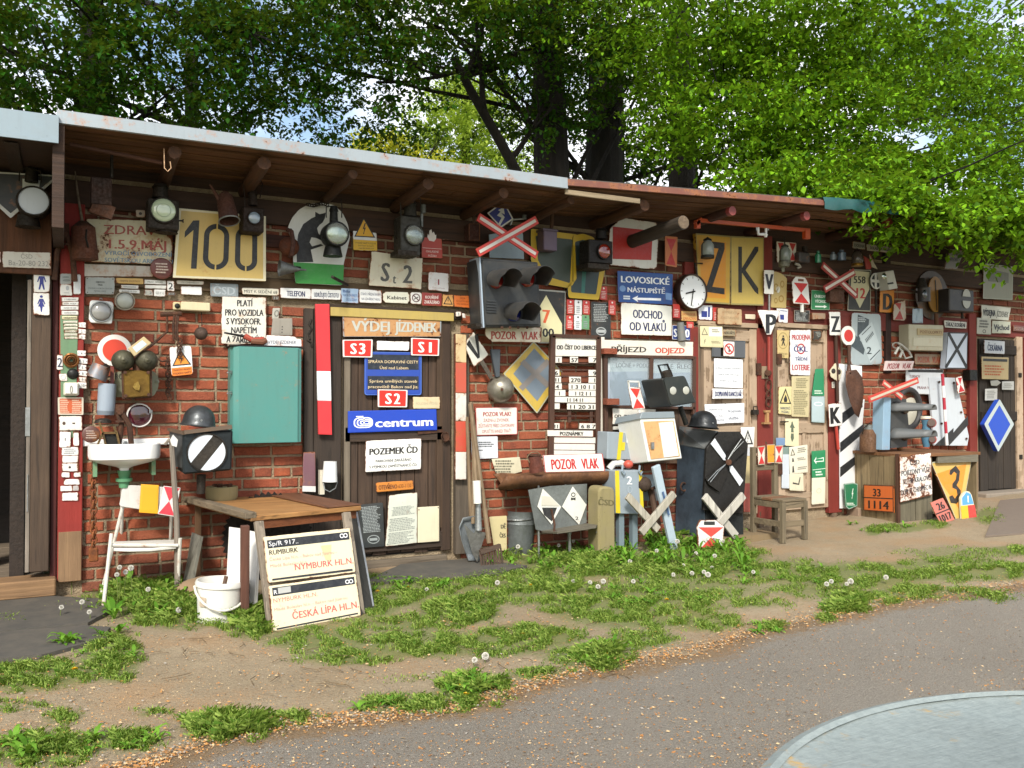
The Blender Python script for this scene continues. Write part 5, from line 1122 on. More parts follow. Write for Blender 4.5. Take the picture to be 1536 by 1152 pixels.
# ================================================================== lamps, tools and other solid things
def hz(p,py):
 """height of the upright through ground point p seen at photo row py"""
 u,_=proj(p);v=ray(u,py);f=Vector((FW.x,FW.y,0))
 return(CAM+v*((p-CAM).dot(f)/v.dot(f))).z
def FYM(c,yaw=0.0,pitch=0.0):
 return Matrix.Translation(c)@Matrix.Rotation(yaw,4,'Z')@Matrix.Rotation(math.pi/2+pitch,4,'X')
def rad(cx,cy,r,d):return(W(cx,cy-r,d)-W(cx,cy,d)).length
def wb(mb,x0,y0,x1,y1,d0,d1):
 a=W(x0,y0,d1);b=W(x1,y1,d1)
 zt=W(x0,y0,d1).z;zb=W(x0,y1,d1).z
 return mb.box(a.x,b.x,-d1,-d0,min(zt,zb),max(zt,zb))
def vc(mb,x,y0,y1,r,d,r2=None,n=16):
 R0=rad(x,y0,r,d);R1=rad(x,y0,r if r2 is None else r2,d)
 a=W(x,y0,d);b=W(x,y1,d);b.x=a.x;b.y=a.y
 return mb.cyl(a,b,R0,R1,n)
def lens(mb,cx,cy,r,d,bulge=.25,n=28):
 R=rad(cx,cy,r,d);c=W(cx,cy,d)
 return mb.lathe([(R*math.cos(a),R*bulge*math.sin(a)/1.0)for a in[k*math.pi/2/6 for k in range(6)]]+[(.0005,R*bulge)],FYM(c),n)
def rimr(mb,cx,cy,r,d,th=.006,n=28):
 R=rad(cx,cy,r,d);c=W(cx,cy,d)
 return mb.lathe([(R*.96,-.02),(R*1.08,-.02),(R*1.10,0),(R*1.06,th),(R*.97,th),(R*.96,0)],FYM(c),n)
def wire(pts,r=.003):return MB().tube([W(*p)for p in pts],r,5)
CLEAR=clearglass()
def lamp(label,lx,ly,lr,body,chim,base,d,lcol,name='signal_lamp',bm=None,style='round',bail=None,lensm=None,tilt=0,group=None):
 """lens centre and radius, body box, chimney box, base box in crop coordinates; d = wall distance of the lens"""
 bm=bm or IRON;x0,y0,x1,y1=body
 t=thing(name,label,'lamp',W((x0+x1)/2,y1,d-.08),group=group)
 m=MB()
 if style=='round':
  R=rad(lx,ly,lr*1.12,d);c=W(lx,ly,d)
  m.lathe([(R*.3,-.20),(R*.75,-.19),(R,-.12),(R*1.02,-.02),(R*.97,0)],FYM(c),24)
  obj('body',m,bm,t)
 elif style=='drum':
  vc(m,(x0+x1)/2,y0,y1,(x1-x0)/2,d-.09,n=20)
  obj('body',m,bm,t)
  R=rad(lx,ly,lr*1.05,d);obj('lens_barrel',MB().lathe([(R,-.10),(R*1.02,-.02),(R,0)],FYM(W(lx,ly,d)),24),bm,t)
 else:
  wb(m,x0,y0,x1,y1,d-.17,d-.015);obj('body',m,bm,t,bevel=.006)
 if chim:
  cx=(chim[0]+chim[2])/2;w_=(chim[2]-chim[0])/2;m=MB()
  vc(m,cx,chim[1]+(chim[3]-chim[1])*.25,chim[3]+6,w_*.8,d-.09,w_*.95);vc(m,cx,chim[1],chim[1]+(chim[3]-chim[1])*.28,w_*.7,d-.09,w_)
  obj('chimney',m,bm,t)
 if base:
  cx=(base[0]+base[2])/2;w_=(base[2]-base[0])/2
  m=MB();vc(m,cx,base[1],base[3],w_*.8,d-.09,w_);obj('base',m,bm,t)
 obj('lens_ring',rimr(MB(),lx,ly,lr,d),bm,t)
 obj('lens',lens(MB(),lx,ly,lr*.97,d-.002,.3 if lensm is None or lensm is not FLATW else.03),lensm or lcol,t)
 if bail:obj('bail',MB().tube([W(*p,d-.05)for p in bail],.004,6),bm,t)
 return t
FLATW=paint('c3cdd6',0,.15,.3)
def reflector():return metal('c9d2cd','8f9a94',.12,1.0,5)
use('A')
lamp('round white-faced tail lamp hanging at the doorway of the timber shed',207,622,86,(90,560,290,700),(155,412,235,500),(105,712,245,786),.30,None,lensm=FLATW,bail=[(118,500),(120,440),(160,415),(250,440),(255,510)])
t=lamp('black square frame lamp with round glass left of the 100 panel',1010,680,74,(912,602,1105,790),(940,520,1040,600),(960,790,1095,822),.28,None,style='box',lensm=glassy('b9c9ac',.08))
obj('reflector_ring',rimr(MB(),1010,680,40,.292),paint('93a389',0,.2),t)
obj('hand_screw',MB().tube([W(1105,745,.2),W(1132,745,.2)],.006).tube([W(1130,735,.2),W(1130,758,.2)],.004),IRON,t)
use('D')
lamp('small square lantern with pale lens in front of the 100 panel',541,521,38,(472,452,600,602),(500,352,562,440),None,.26,None,style='box',bail=[(485,470),(480,380),(470,300),(580,292),(592,310),(575,400)],lensm=glassy('7f8f9c',.12),name='square_lantern',bm=metal('33261f','211a17',.7,.3,14))
t=lamp('large round carriage lamp with bright reflector over the cat board',1052,618,70,(950,560,1110,700),(1002,450,1060,560),(965,700,1085,760),.30,None,lensm=reflector(),bail=[(985,520),(985,455),(1010,450)],bm=metal('2c2d2c','1f201f',.5,.5,10))
obj('glass_dome',lens(MB(),1052,618,68,.305,.5),CLEAR,t)
obj('bail',MB().tube([W(1080,520,.24),W(1082,450,.24),W(1075,400,.24)],.004,6),IRON,t)
use('G')
t=lamp('tall grey coach lamp with big clear lens between the voltage sign and fire sign',584,380,60,(498,258,620,500),(514,172,600,262),None,.28,None,style='box',lensm=metal('aab4ba','6c7880',.15,1,5),bm=metal('45443f','34332f',.55,.4,9),bail=[(500,300),(497,160),(620,155),(625,250)])
obj('glass_dome',lens(MB(),584,380,58,.285,.45),CLEAR,t);m=MB();vc(m,637,195,245,17,.2);vc(m,628,245,330,9,.2);obj('side_chimney',m,GALV,t)
obj('side_drum',vc(MB(),490,330,410,22,.18),IRON,t);obj('foot',wb(MB(),482,470,600,500,.1,.27),IRON,t)
use('J')
t=lamp('black lantern with red lens beside the white clipped-corner panel',932,481,46,(838,405,984,548),(872,342,952,400),None,.32,None,style='box',lensm=glassy('7a2213',.1),bm=metal('231f1d','191615',.5,.4,10))
obj('base',wb(MB(),832,550,962,584,.12,.31),IRON,t,bevel=.004)
use('L')
def glass_lantern(label,x0,y0,x1,y1,d,cap,foot=None,col='bcc7c2'):
 t=thing('glass_lantern',label,'lantern',W((x0+x1)/2,y1,d))
 m=MB();cx=(x0+x1)/2;w_=(x1-x0)/2
 R=rad(cx,y0,w_,d);a=W(cx,y0,d);b=W(cx,y1,d)
 H=a.z-b.z
 M_=Matrix.Translation((a.x,a.y,b.z))
 obj('glass',MB().lathe([(R*.85,0),(R,H*.1),(R,H*.7),(R*.6,H*.95),(R*.35,H)],M_,20),clearglass(col,.45),t)
 obj('flame_tube',MB().lathe([(R*.25,H*.05),(R*.3,H*.5),(R*.18,H*.8)],M_,10),GALV,t)
 obj('cage',MB().tube([Vector((a.x+R*1.05,a.y,b.z)),Vector((a.x+R*1.05,a.y,b.z+H*.75)),Vector((a.x,a.y,b.z+H*1.1)),Vector((a.x-R*1.05,a.y,b.z+H*.75)),Vector((a.x-R*1.05,a.y,b.z))],.0035,6),IRON,t)
 obj('cap',MB().lathe([(R*.7,H*.98),(R*.62,H*1.06),(R*.3,H*1.12),(.001,H*1.2)],M_,16),metal(*cap),t)
 obj('base',MB().lathe([(.001,-.012),(R*1.05,-.012),(R*1.05,.01),(R*.8,.03),(.001,.03)],M_,20),metal(*(foot or cap)),t)
 return t
glass_lantern('small caged glass lantern hanging before the Z panel',706,248,785,352,.2,('3a3b38','23231f',.5,.6,9))
use('N')
t=glass_lantern('bulky ribbed glass lamp over the red triangle plate',448,205,516,300,.26,('4d4b44','35332e',.6,.4,9),('66675a','4c4d45',.6,.4,8),'9aa39a')
m=MB();vc(m,477,302,330,33,.26);vc(m,470,330,362,11,.26);obj('socket',m,metal('70705f','56564a',.6,.4,8),t);obj('hanger',wire([(482,205,.26),(480,145,.26)],.006),IRON,t)
glass_lantern('dim glass lamp with brass foot over the 558 board',896,232,962,318,.22,('4b2f2a','2e2220',.5,.5,9),('a0782c','7c5a20',.35,.8,6),'6b5f58')
def jar(label,x0,y0,x1,y1,d,col,lid,nm='glass_jar'):
 t=thing(nm,label,'jar',W((x0+x1)/2,y1,d));cx=(x0+x1)/2;R=rad(cx,y0,(x1-x0)/2,d);a=W(cx,y0,d);b=W(cx,y1,d);H=a.z-b.z;M_=Matrix.Translation((a.x,a.y,b.z))
 obj('glass',MB().lathe([(.001,0),(R,0),(R,H*.7),(R*.5,H*.85),(R*.5,H)],M_,16),clearglass(col,.6),t)
 obj('lid',MB().lathe([(R*.55,H*.94),(R*.55,H*1.05),(.001,H*1.05)],M_,12),paint(lid),t)
jar('small green glass bottle under the eaves above the crossing cross',668,235,706,305,.1,'3c9c72','1f5c44','glass_bottle')
jar('grey glass jar, first of two under the far eaves',760,240,800,288,.1,'8b9aa8','3c3c40')
jar('taller blue-grey glass jar, second of two under the far eaves',808,226,858,290,.1,'8297b0','3c3c40')
# blinking crossing signal
use('J')
sig=thing('crossing_signal','level crossing light unit with two red lenses, one blue lens and long hoods','signal',W(360,950,.2))
fq=[(168,520),(522,548),(543,946),(192,950)]
wp=[W(x,y,.34)for x,y in fq]
obj('housing',MB().prism(wp,(0,.26,0)),paint('24292d',0,.45,.5),sig,bevel=.006)
e_=[(106,536),(168,520),(192,950),(146,962)]
obj('side_plate',MB().prism([W(106,536,.07),W(168,518,.345),W(192,952,.345),W(146,962,.07)],(-.012,0,0)),paint('9fb0c0',0,.3,.45),sig)
obj('front_panel',MB().prism([W(x,y,.352)for x,y in[(180,534),(512,560),(530,934),(202,938)]],(0,.008,0)),paint('1f2427',0,.5,.4),sig,bevel=.004)
for lx,ly,lr,c in((262,660,58,'7a1210'),(455,648,60,'8a1512'),(372,862,60,'141c6e')):
 R=rad(lx,ly,lr,.36);cc=W(lx,ly,.355);cc.z-=0
 obj('lens',MB().lathe([(R*.9*math.cos(a),R*.3*math.sin(a))for a in[k*math.pi/12 for k in range(6)]]+[(.0005,R*.3)],FYM(cc),24),glassy(c,.12),sig)
 m=MB();n=22;L=.30;pts=[]
 for k in range(n+1):
  a=math.radians(-32+244*k/n)
  pts.append((math.cos(a),math.sin(a),1.0 if 20<math.degrees(a)<160 else.62+.38*max(0,math.sin(a)+.53)/1.3))
 V=[]
 for cx,cz,ln in pts:
  V.append(cc+Vector((R*1.08*cx,.0,R*1.08*cz)));V.append(cc+Vector((R*1.12*cx,-L*ln*.55,R*1.12*cz-.012)));V.append(cc+Vector((R*1.16*cx,-L*ln,R*1.16*cz-.03)))
  V.append(cc+Vector((R*1.13*cx,-L*ln,R*1.13*cz-.03)));V.append(cc+Vector((R*1.05*cx,0,R*1.05*cz)))
 F=[]
 for k in range(n):
  for j in range(4):F.append((k*5+j,k*5+5+j,k*5+6+j,k*5+1+j))
 m.add(V,F,smooth=True);obj('hood',m,paint('2c2f31',0,.6,.55),sig,recalc=True)
m=MB()
for k in range(5):wb(m,206,782+k*17,265,790+k*17,.345,.362)
obj('louvre',m,paint('2c3033',0,.3),sig);sig_l=bpy.data.objects['louvre'];sig_l['kind']='stuff'
obj('latch',wb(MB(),140,925,175,945,.2,.36),IRON,sig)
obj('bracket_plate',MB().prism([W(x,y,.12)for x,y in[(222,378),(420,340),(430,380),(436,528),(226,520)]],(0,.01,0)),paint('8ea0aa',0,.4,.5),sig)
for x in(300,350,400,455):
 obj('bolt',MB().cyl(W(x,952,.33),W(x,952,.37),.012,.012,8),RUSTY,sig)
def crossbuck(label,a,b,c,e,w_,d,sp=.36,col='b8342b',k2='c9c4bd',rimc=None):
 t=thing('crossing_cross',label,'cross',W((a[0]+b[0])/2,max(a[1],b[1]),d))
 for i,(p,q)in enumerate(((a,b),(c,e))):
  p3,q3=W(*p,d+.016*i),W(*q,d+.016*i);ww=rad(p[0],p[1],w_,d)
  obj('arm',MB().beam(p3,q3,ww,.012,up=(0,1,0)),paint(col,.05,.25),t,bevel=.002)
  for s in(-.001,):obj('stripe',MB().beam(p3.lerp(q3,.03)+Vector((0,-.008,0)),q3.lerp(p3,.03)+Vector((0,-.008,0)),ww*sp,.003,up=(0,1,0)),paint(k2,.05,.3),t)
 return t
crossbuck('red and white crossing cross mounted above the light unit',(152,268),(516,506),(148,492),(516,286),54,.37)
use('N')
crossbuck('dulled red and white crossing cross half over the 558 board',(712,318),(925,512),(725,470),(912,360),46,.13,col='93302c')
use('Q')
crossbuck('toppled red crossing cross lying over the twin-hooded signal',(282,138),(400,232),(192,246),(498,124),40,.5,col='b5382c',k2='b8ab98')
# caps, tools on the near end
use('A')
def pincers(label,head,jaw,l1,l2,d,mat=RUSTY):
 t=thing('long_pincers',label,'pincers',W(head[0],l1[1],d))
 obj('head',MB().beam(W(head[0],jaw,d+.02),W(head[0],head[1],d+.02),.05,.03,up=(0,1,0)).cyl(W(head[0],head[1]-6,d),W(head[0],head[1]-6,d+.05),.02),mat,t)
 obj('handle',MB().tube([W(head[0]-12,head[1],d+.01),W(l1[0]+18,(head[1]+l1[1])/2-30,d+.01),W(l1[0],l1[1],d+.01)],.017,8),mat,t)
 obj('handle',MB().tube([W(head[0]+12,head[1],d+.03),W(l2[0]-14,(head[1]+l2[1])/2-30,d+.03),W(l2[0],l2[1],d+.03)],.017,8),mat,t)
 obj('strut',MB().beam(W(head[0]-26,head[1]+55,d+.04),W(head[0]+26,head[1]+55,d+.04),.012,.01,up=(0,1,0)),mat,t)
pincers('long rusty cutter hanging head-up on the red corner post',(400,835),762,(335,1110),(462,1120),.07)
t=thing('oil_can','tall rusty oil can with a thin rod beside the corner post','can',W(520,985,.12))
a=W(512,760,.14);b=W(526,985,.14)
obj('body',MB().cyl(b,a.lerp(b,.12),.078,.07,18),metal('6a3f2b','4a2b20',.8,.2,12),t);obj('shoulder',MB().cyl(a.lerp(b,.12),a.lerp(b,-.05),.07,.025,18),RUSTY,t)
obj('spout',MB().tube([W(508,755,.14),W(482,600,.13),W(463,440,.12)],.010,7,r1=.004),metal('8a7a66','5d5145',.6,.5),t)
obj('handle',MB().tube([W(535,800,.22),W(530,850,.235),W(545,910,.22)],.006),IRON,t)
t=thing('hanging_bracket','rusty square hanging bracket under the first rafters','bracket',W(625,700,.45))
obj('body',wb(MB(),560,470,690,640,.3,.45),metal('2d211b','402a1f',.8,.2,10),t,bevel=.006);obj('foot',MB().beam(W(565,655,.42),W(700,705,.42),.05,.08),RUSTY,t);obj('hanger',vc(MB(),690,330,480,10,.4),IRON,t)
t=thing('rafter_rod','thin brown rod hung level under the rafters','rod',W(400,300,.6));obj('rod',MB().cyl(W(430,272,.6),W(1000,388,.6),.012,.012,8),wood('5f3b2c','3f281e','x'),t)
o=tag(obj('wire_hook',MB().tube([W(1012,300,.74),W(1015,420,.745),W(1035,442,.75),W(1056,420,.745),W(1050,380,.74)],.0035,6),metal('b09070','8a6c52',.5,.5)),'bent wire loop on the first rafter end','hook')
t=thing('enamel_oval','dark red chipped enamel oval under the ZDRAV sign corner','sign',W(998,1090,.08))
obj('plate',lens(MB(),998,1040,66,.07,.1),paint('5d241e',.4,.7),t);m=MB();_q=Quad(W(940,985,.09),W(1060,990,.09),W(1060,1090,.09),W(940,1085,.09),n=NY);dashes(m,_q,4,.15,.9,.15,.85,.5,3);obj('small_print',m,ink('b9a79a'),t)
use('B')
t=thing('wall_lamp','square white lamp with round frosted glass on the bricks','lamp',W(625,350,.06))
obj('base',MB().prism(rounded([W(x,y,.06)for x,y in[(568,206),(690,216),(703,235),(690,352),(560,345),(548,325),(555,215)]],.01),(0,.05,0)),paint('dfe1de',0,.12,.3),t,bevel=.003)
obj('ring',rimr(MB(),625,278,60,.065,.012),STEEL,t);obj('glass',lens(MB(),625,278,56,.07,.5),glassy('8f8f8c',.25),t);obj('hook',wire([(615,205,.03),(618,194,.035),(628,194,.035),(630,205,.03)]),STEEL,t)
t=thing('round_lamp','small round glass lamp hanging over the beam edge','lamp',W(770,262,.08))
obj('ring',rimr(MB(),770,212,54,.09,.012),metal('a39a88','7a7364',.4,.6),t);obj('glass',lens(MB(),770,212,50,.09,.6),clearglass('c9ccc4',.6),t);obj('reflector',lens(MB(),770,212,48,.07,.15),reflector(),t)
t=thing('stop_disc','round white disc with red-orange centre on the bricks','sign',W(708,612,.05))
for nm,r_,c,dd in(('disc',97,'dedad2',.045),('red_centre',68,'c93a22',.052)):
 R=rad(708,516,r_,dd);obj(nm,MB().lathe([(R,-.008),(R,0),(.0005,.0)],FYM(W(708,516,dd)),36),paint(c,0,.15,.4),t)
bell=thing('crossing_bell','old double bell with mossy gongs and brassy square case','bell',W(845,815,.05))
obj('case',MB().prism(rounded([W(x,y,.22)for x,y in[(762,640),(925,640),(928,800),(765,812)]],.012),(0,.15,0)),metal('7d6228','5b431d',.45,.7,9),bell,bevel=.006)
obj('case_rim',MB().prism(rounded([W(x,y,.205)for x,y in[(750,635),(938,635),(940,808),(755,820)]],.012),(0,.03,0)),RUSTY,bell,bevel=.003)
obj('back_plate',MB().prism(rounded([W(x,y,.05)for x,y in[(708,648),(950,642),(975,680),(980,740),(950,800),(706,806)]],.02),(0,.03,0)),paint('84866f',.2,.7,.7),bell)
obj('neck',MB().tube([W(848,650,.18),W(850,610,.18),W(840,590,.17)],.03,10),RUSTY,bell)
for gx,gy in((760,578),(905,580)):
 R=rad(gx,gy,66,.24);obj('gong',MB().lathe([(R,-.05),(R,0),(R*.93,.03),(R*.72,.055),(R*.42,.068),(R*.30,.070),(R*.28,.082),(R*.12,.085),(.0005,.09)],FYM(W(gx,gy,.20)),30),metal('5c5a48','3f3c30',.5,.5,9),bell)
obj('crest',MB().prism([W(845+20*math.cos(k)*(1+.3*(k%2)),738+24*math.sin(k)*(1+.3*(k%2)),.232)for k in range(6)],(0,.012,0)),metal('a58a48','7c622c',.4,.8),bell)
for x,y in((772,652),(915,652),(918,790),(775,798)):obj('bolt',MB().cyl(W(x,y,.20),W(x,y,.235),.012,.011,8),RUSTY,bell)
m=MB();_q=Quad(W(710,652,.053),W(760,652,.053),W(760,700,.053),W(710,700,.053),n=NY);letters(m,_q,'RO',.05,.95,.15,.85);obj('lettering',m,ink('4a4a40'),bell)
obj('lug',MB().lathe([(.012,-.01),(.016,0),(.006,.004)],FYM(W(968,710,.05)),12),paint('84866f',.2,.7),bell)
t=thing('number_lamp','cream framed little glass panel tilted over the gongs','panel',W(860,550,.27))
fr=[W(x,y,.27)for x,y in[(790,505),(888,430),(935,472),(830,555)]]
obj('frame',MB().prism(fr,(0,.03,0)),paint('b8a67c',.1,.5),t,bevel=.003);c_=sum(fr,Vector())/4;obj('glass',MB().prism([c_+(p-c_)*.62+Vector((0,-.002,0))for p in fr],(0,.004,0)),glassy('b4c4cc',.2),t)
t=thing('tin_tube','short rust-flecked grey tin can tilted on the bricks','can',W(620,700,.1));obj('body',MB().cyl(W(592,690,.14),W(628,610,.14),.062,.055,16),paint('7c8087',.55,.8,.5,.5),t);obj('plug',MB().cyl(W(628,610,.14),W(648,640,.14),.03,.04,12),IRON,t)
t=thing('grey_tube','upright light grey plastic tube with ribbed foot','tube',W(655,915,.1));obj('body',MB().cyl(W(652,890,.12),W(664,722,.12),.052,.055,20),paint('8d99a6',0,.2,.35),t);obj('foot',MB().cyl(W(651,915,.12),W(652,890,.12),.05,.053,10),paint('6f7883',0,.2,.4),t)
obj('backing',MB().beam(W(635,910,.05),W(640,720,.05),.03,.01,up=(0,1,0)),IRON,t)
t=thing('red_lever','thin red iron bar hanging beside the grey tube','bar',W(692,870,.08));obj('bar',MB().beam(W(692,615,.08),W(690,880,.08),.022,.012,up=(0,1,0)),paint('7c3230',.3,.5),t)
t=thing('red_reflector','round dark red glass reflector in a white ring','lamp',W(860,985,.05))
obj('ring',rimr(MB(),860,917,68,.06,.012),paint('d3d0ca',.05,.25),t);obj('lens',lens(MB(),860,917,66,.055,.12),glassy('43131f',.06),t)
obj('clip',MB().box(-.01,.01,-.01,.0,-.01,.01,Matrix.Translation(W(930,895,.07))),STEEL,t)
pincers('short rusty tongs standing behind the washbasin',(740,900),850,(732,1100),(812,1110),.2)
t=thing('brass_disc','ornate round copper-brown casting on the corner post','disc',W(440,625,.06))
for r_,h0,h1 in((46,0,.012),(38,.012,.004),(28,.004,.014),(16,.014,.02)):
 R=rad(440,578,r_,.06);obj('ring',MB().lathe([(R,-.01),(R,h1),(R*.8,h1+.004),(R*.7,h1)],FYM(W(440,578,.062)),24),metal('8a5a2c','5c3a1e',.5,.6,14),t)
t=thing('black_knob','round black knob below the brass casting','knob',W(450,692,.06));obj('knob',lens(MB(),450,662,33,.055,.6),BLK,t)
t=thing('light_switch','cream square switch box with an engraved lever','switch',W(440,800,.06));obj('box',wb(MB(),392,714,488,796,.05,.11),paint('c9c5b4',.1,.4),t,bevel=.008);obj('cover',wb(MB(),402,722,480,786,.11,.118),paint('dad8cf',0,.2),t,bevel=.006);m=MB();ringp(m,Quad(W(425,730,.12),W(455,730,.12),W(455,785,.12),W(425,785,.12),n=NY),circ(.5,.5,.3,.45,10),circ(.5,.5,.15,.35,10));obj('symbol',m,ink('77766f'),t)
t=thing('rusted_pot_lid','chipped dark red enamel oval leaning behind the washbasin','lid',W(560,1085,.15));obj('plate',lens(MB(),562,1035,52,.16,.15),paint('56302a',.5,.8),t);m=MB();dashes(m,Quad(W(520,1000,.185),W(605,1000,.185),W(605,1070,.185),W(520,1070,.185),n=NY),4,.1,.9,.1,.9,.4,8);obj('small_print',m,ink('b9a79a'),t)
t=thing('lantern_frame','rusty empty lantern frame standing in the washbasin','frame',W(680,1115,.22))
for a,b in(((635,1025),(720,1025)),((635,1025),(655,1115)),((720,1025),(740,1112)),((655,1115),(740,1112)),((635,1025),(598,1110)),((598,1110),(655,1118)),((612,960),(635,1025)),((700,985),(720,1025))):obj('bar',MB().beam(W(*a,.25),W(*b,.25),.012,.02,up=(0,1,0)),metal('7a6238','4a3b24',.6,.4),t)
obj('dark_pane',MB().prism([W(x,y,.24)for x,y in[(642,1032),(716,1032),(732,1108),(660,1110)]],(0,.004,0)),BLK,t)
obj('lid',MB().lathe([(.05,0),(.045,.02),(.02,.03)],Matrix.Translation(W(635,965,.2)),14),IRON,t)
t=thing('hanging_irons','bundle of rusty rings, hooks and chain hung above the shock warning','ironwork',W(1085,500,.1))
for x,yy in((1075,300),(1090,300),(1100,305)):obj('rod',MB().tube([W(x,yy,.1),W(x-6,yy+60,.11),W(x-4,440,.1),W(x+4,455,.1)],.007,6),RUSTY,t)
obj('bar',MB().tube([W(990,295,.08),W(1120,290,.08)],.016,8),RUSTY,t)
obj('rod',MB().tube([W(1030,290,.08),W(1032,400,.08),W(930,490,.08),W(880,520,.08)],.008,6),RUSTY,t)
for k in range(9):
 p=W(1108+6*math.sin(k*2),455+k*12,.11);obj('link',MB().tube([p+Vector((.012*math.cos(a),.006*(k%2)*math.sin(a),.017*math.sin(a)))for a in[j*math.pi/4 for j in range(8)]],.004,5,closed=True),RUSTY,t)
t=thing('hanging_chain','dark chain and wires dangling beside the double bell','chain',W(1055,830,.06))
for k in range(22):
 p=W(1040+8*math.sin(k*1.3),560+k*12,.06);obj('link',MB().tube([p+Vector((.011*math.cos(a),.008*(k%2)*math.sin(a),.016*math.sin(a)))for a in[j*math.pi/4 for j in range(8)]],.0042,5,closed=True),RUSTY,t)
obj('wire',wire([(960,560,.04),(1000,585,.05),(1045,575,.06)],.007),RUSTY,t)
use('E')
t=thing('bell_push','cream bell push and oblong cover under the beam','box',W(160,188,.05));obj('cover',wb(MB(),88,132,270,186,.02,.08),paint('cdc3a0',.1,.4),t,bevel=.006);obj('socket',wb(MB(),40,134,86,184,.02,.06),paint('c5b98f',.1,.5),t,bevel=.006);obj('button',lens(MB(),66,160,16,.062,.5),BLK,t)
t=thing('iron_ball','rusty iron ball hanging on the bricks','ball',W(212,370,.08));R=rad(212,330,40,.09);obj('ball',MB().lathe([(R*math.cos(a)+.0004,R*math.sin(a))for a in[(-.5+k/10)*math.pi for k in range(11)]],Matrix.Translation(W(212,330,.1)),20),metal('5b4a40','43352d',.6,.4),t);obj('wire',wire([(218,285,.08),(215,200,.04)]),IRON,t)
t=thing('wall_cabinet','turquoise steel wall cabinet with rounded edges','cabinet',W(615,1015,.02))
cc=[W(400,408,.17),W(836,418,.17),W(830,1016,.17),W(402,1012,.17)]
x0,x1,z0,z1=cc[0].x,cc[1].x,cc[3].z,cc[0].z
prof=[(x0,-.02),(x0,-.12),(x0+.015,-.155),(x0+.05,-.17),(x1-.03,-.17),(x1,-.155),(x1,-.02)]
m=MB();m.prism([(a,b,z0)for a,b in prof],(0,0,z1-z0));TEAL=paint('4a857e',.08,.3,.36)
obj('case',m,TEAL,t,bevel=.004);obj('door_seam',MB().box(x1-.028,x1-.023,-.1712,-.169,z0+.01,z1-.01),paint('2f5f59'),t)
for yy in(562,690,905):obj('clasp',MB().tube([W(402,yy,.15),W(378,yy+4,.16),W(372,yy+10,.16),W(402,yy+12,.15)],.004,6),STEEL,t)
obj('drip_edge',MB().box(x0-.01,x1+.005,-.165,0,z1,z1+.012),BLK,t)
t=thing('hand_flags','rolled signal flag with dark handle on the turquoise cabinet','flag',W(500,400,.14));obj('handle',MB().cyl(W(355,325,.12),W(500,352,.12),.006,.01,8),BLK,t);obj('cloth',MB().tube([W(480,345,.12),W(530,372,.13),W(600,368,.12)],.02,8),paint('a03c2c',0,.5,.8),t);obj('rag',MB().tube([W(520,378,.13),W(590,384,.14),W(610,372,.13)],.022,8),paint('6b3f2a',0,.5,.8),t);obj('stone',MB().lathe([(.001,-.015),(.04,-.01),(.045,.005),(.02,.02),(.001,.022)],Matrix.Translation(W(415,400,.1)),10),paint('b5aea0',0,.6),t)
t=thing('ironwork_twist','wrought iron scroll hanging between cabinet and door post','ironwork',W(885,340,.05));obj('scroll',wire([(893,240,.05),(880,275,.05),(895,300,.05),(876,330,.05),(884,360,.05),(870,372,.05),(893,385,.05),(895,412,.05)],.007),IRON,t)
# helmets and lamp boxes
def helmet(label,cx,cy,r,d,mat,yaw=0):
 t=thing('steel_helmet',label,'helmet',W(cx,cy+r*.9,d));R=rad(cx,cy,r,d)
 prof=[(R*1.10,-.35*R),(R*1.02,-.18*R),(R*.98,0)]+[(R*.98*math.cos(a),R*.95*math.sin(a))for a in[k*math.pi/2/8 for k in range(1,8)]]+[(.0005,R*.95)]
 M_=Matrix.Translation(W(cx,cy,d))@Matrix.Rotation(.12,4,'Y')@Matrix.Diagonal((1,1.12,1,1))
 obj('shell',MB().lathe(prof,M_,30),mat,t)
 obj('brim',MB().tube([M_@Vector((R*1.11*math.cos(a),R*1.11*math.sin(a),-.36*R))for a in[k*math.pi/12 for k in range(24)]],.006,6,closed=True),mat,t)
 obj('rivet',MB().cyl(M_@Vector((0,-R*.97,0)),M_@Vector((0,-R*1.02,0)),.007,.007,8),STEEL,t)
 return t
t=helmet('grey steel helmet on the striped round signal box',200,864,96,.36,metal('55585a','3a3c3d',.4,.6,7))
obj('chin_strap',MB().tube([W(140,905,.46),W(190,908,.47),W(250,915,.46)],.009,6),paint('8a4538'),t)
t=thing('signal_box','dark lamp box with white disc crossed by a black band','signal',W(210,1100,.2))
use('F')
obj('body',MB().prism([W(88,-118,.46),W(370,-130,.46),W(362,95,.46),W(92,118,.46)],(0,.30,0)),metal('2c3336','1e2325',.45,.5,8),t,bevel=.012)
use('E')
obj('side_face',MB().prism([W(20,925,.19),W(110,950,.455),W(112,1160,.455),W(30,1150,.19)],(-.004,0,0)),paint('3b4043',0,.5,.5),t)
obj('top_rail',MB().beam(W(14,922,.2),W(108,945,.47),.02,.02).beam(W(108,940,.475),W(402,905,.475),.02,.025),paint('5a4a3c',.3,.5),t)
R=rad(248,1065,116,.465)
obj('ring',MB().lathe([(R,-.01),(R*1.03,0),(R*1.02,.012),(R*.97,.012)],FYM(W(248,1065,.465)),36),IRON,t)
c_=W(248,1065,.468)
def chordseg(s):
 pts=[]
 for k in range(17):
  a=math.radians(52+s*(19+(142)*k/16)+(0 if s>0 else 0));pts.append(c_+Vector((R*.95*math.cos(a),-.002,R*.95*math.sin(a))))
 return pts
obj('band',MB().prism([c_+Vector((R*.95*math.cos(k*math.pi/16),0,R*.95*math.sin(k*math.pi/16)))for k in range(32)],(0,.006,0)),metal('3c352c','2a2723',.6,.3,9),t)
for s in(1,-1):obj('white_pane',MB().prism(chordseg(s),(0,.006,0)),paint('cdd5dc',.05,.2,.3),t)
use('F')
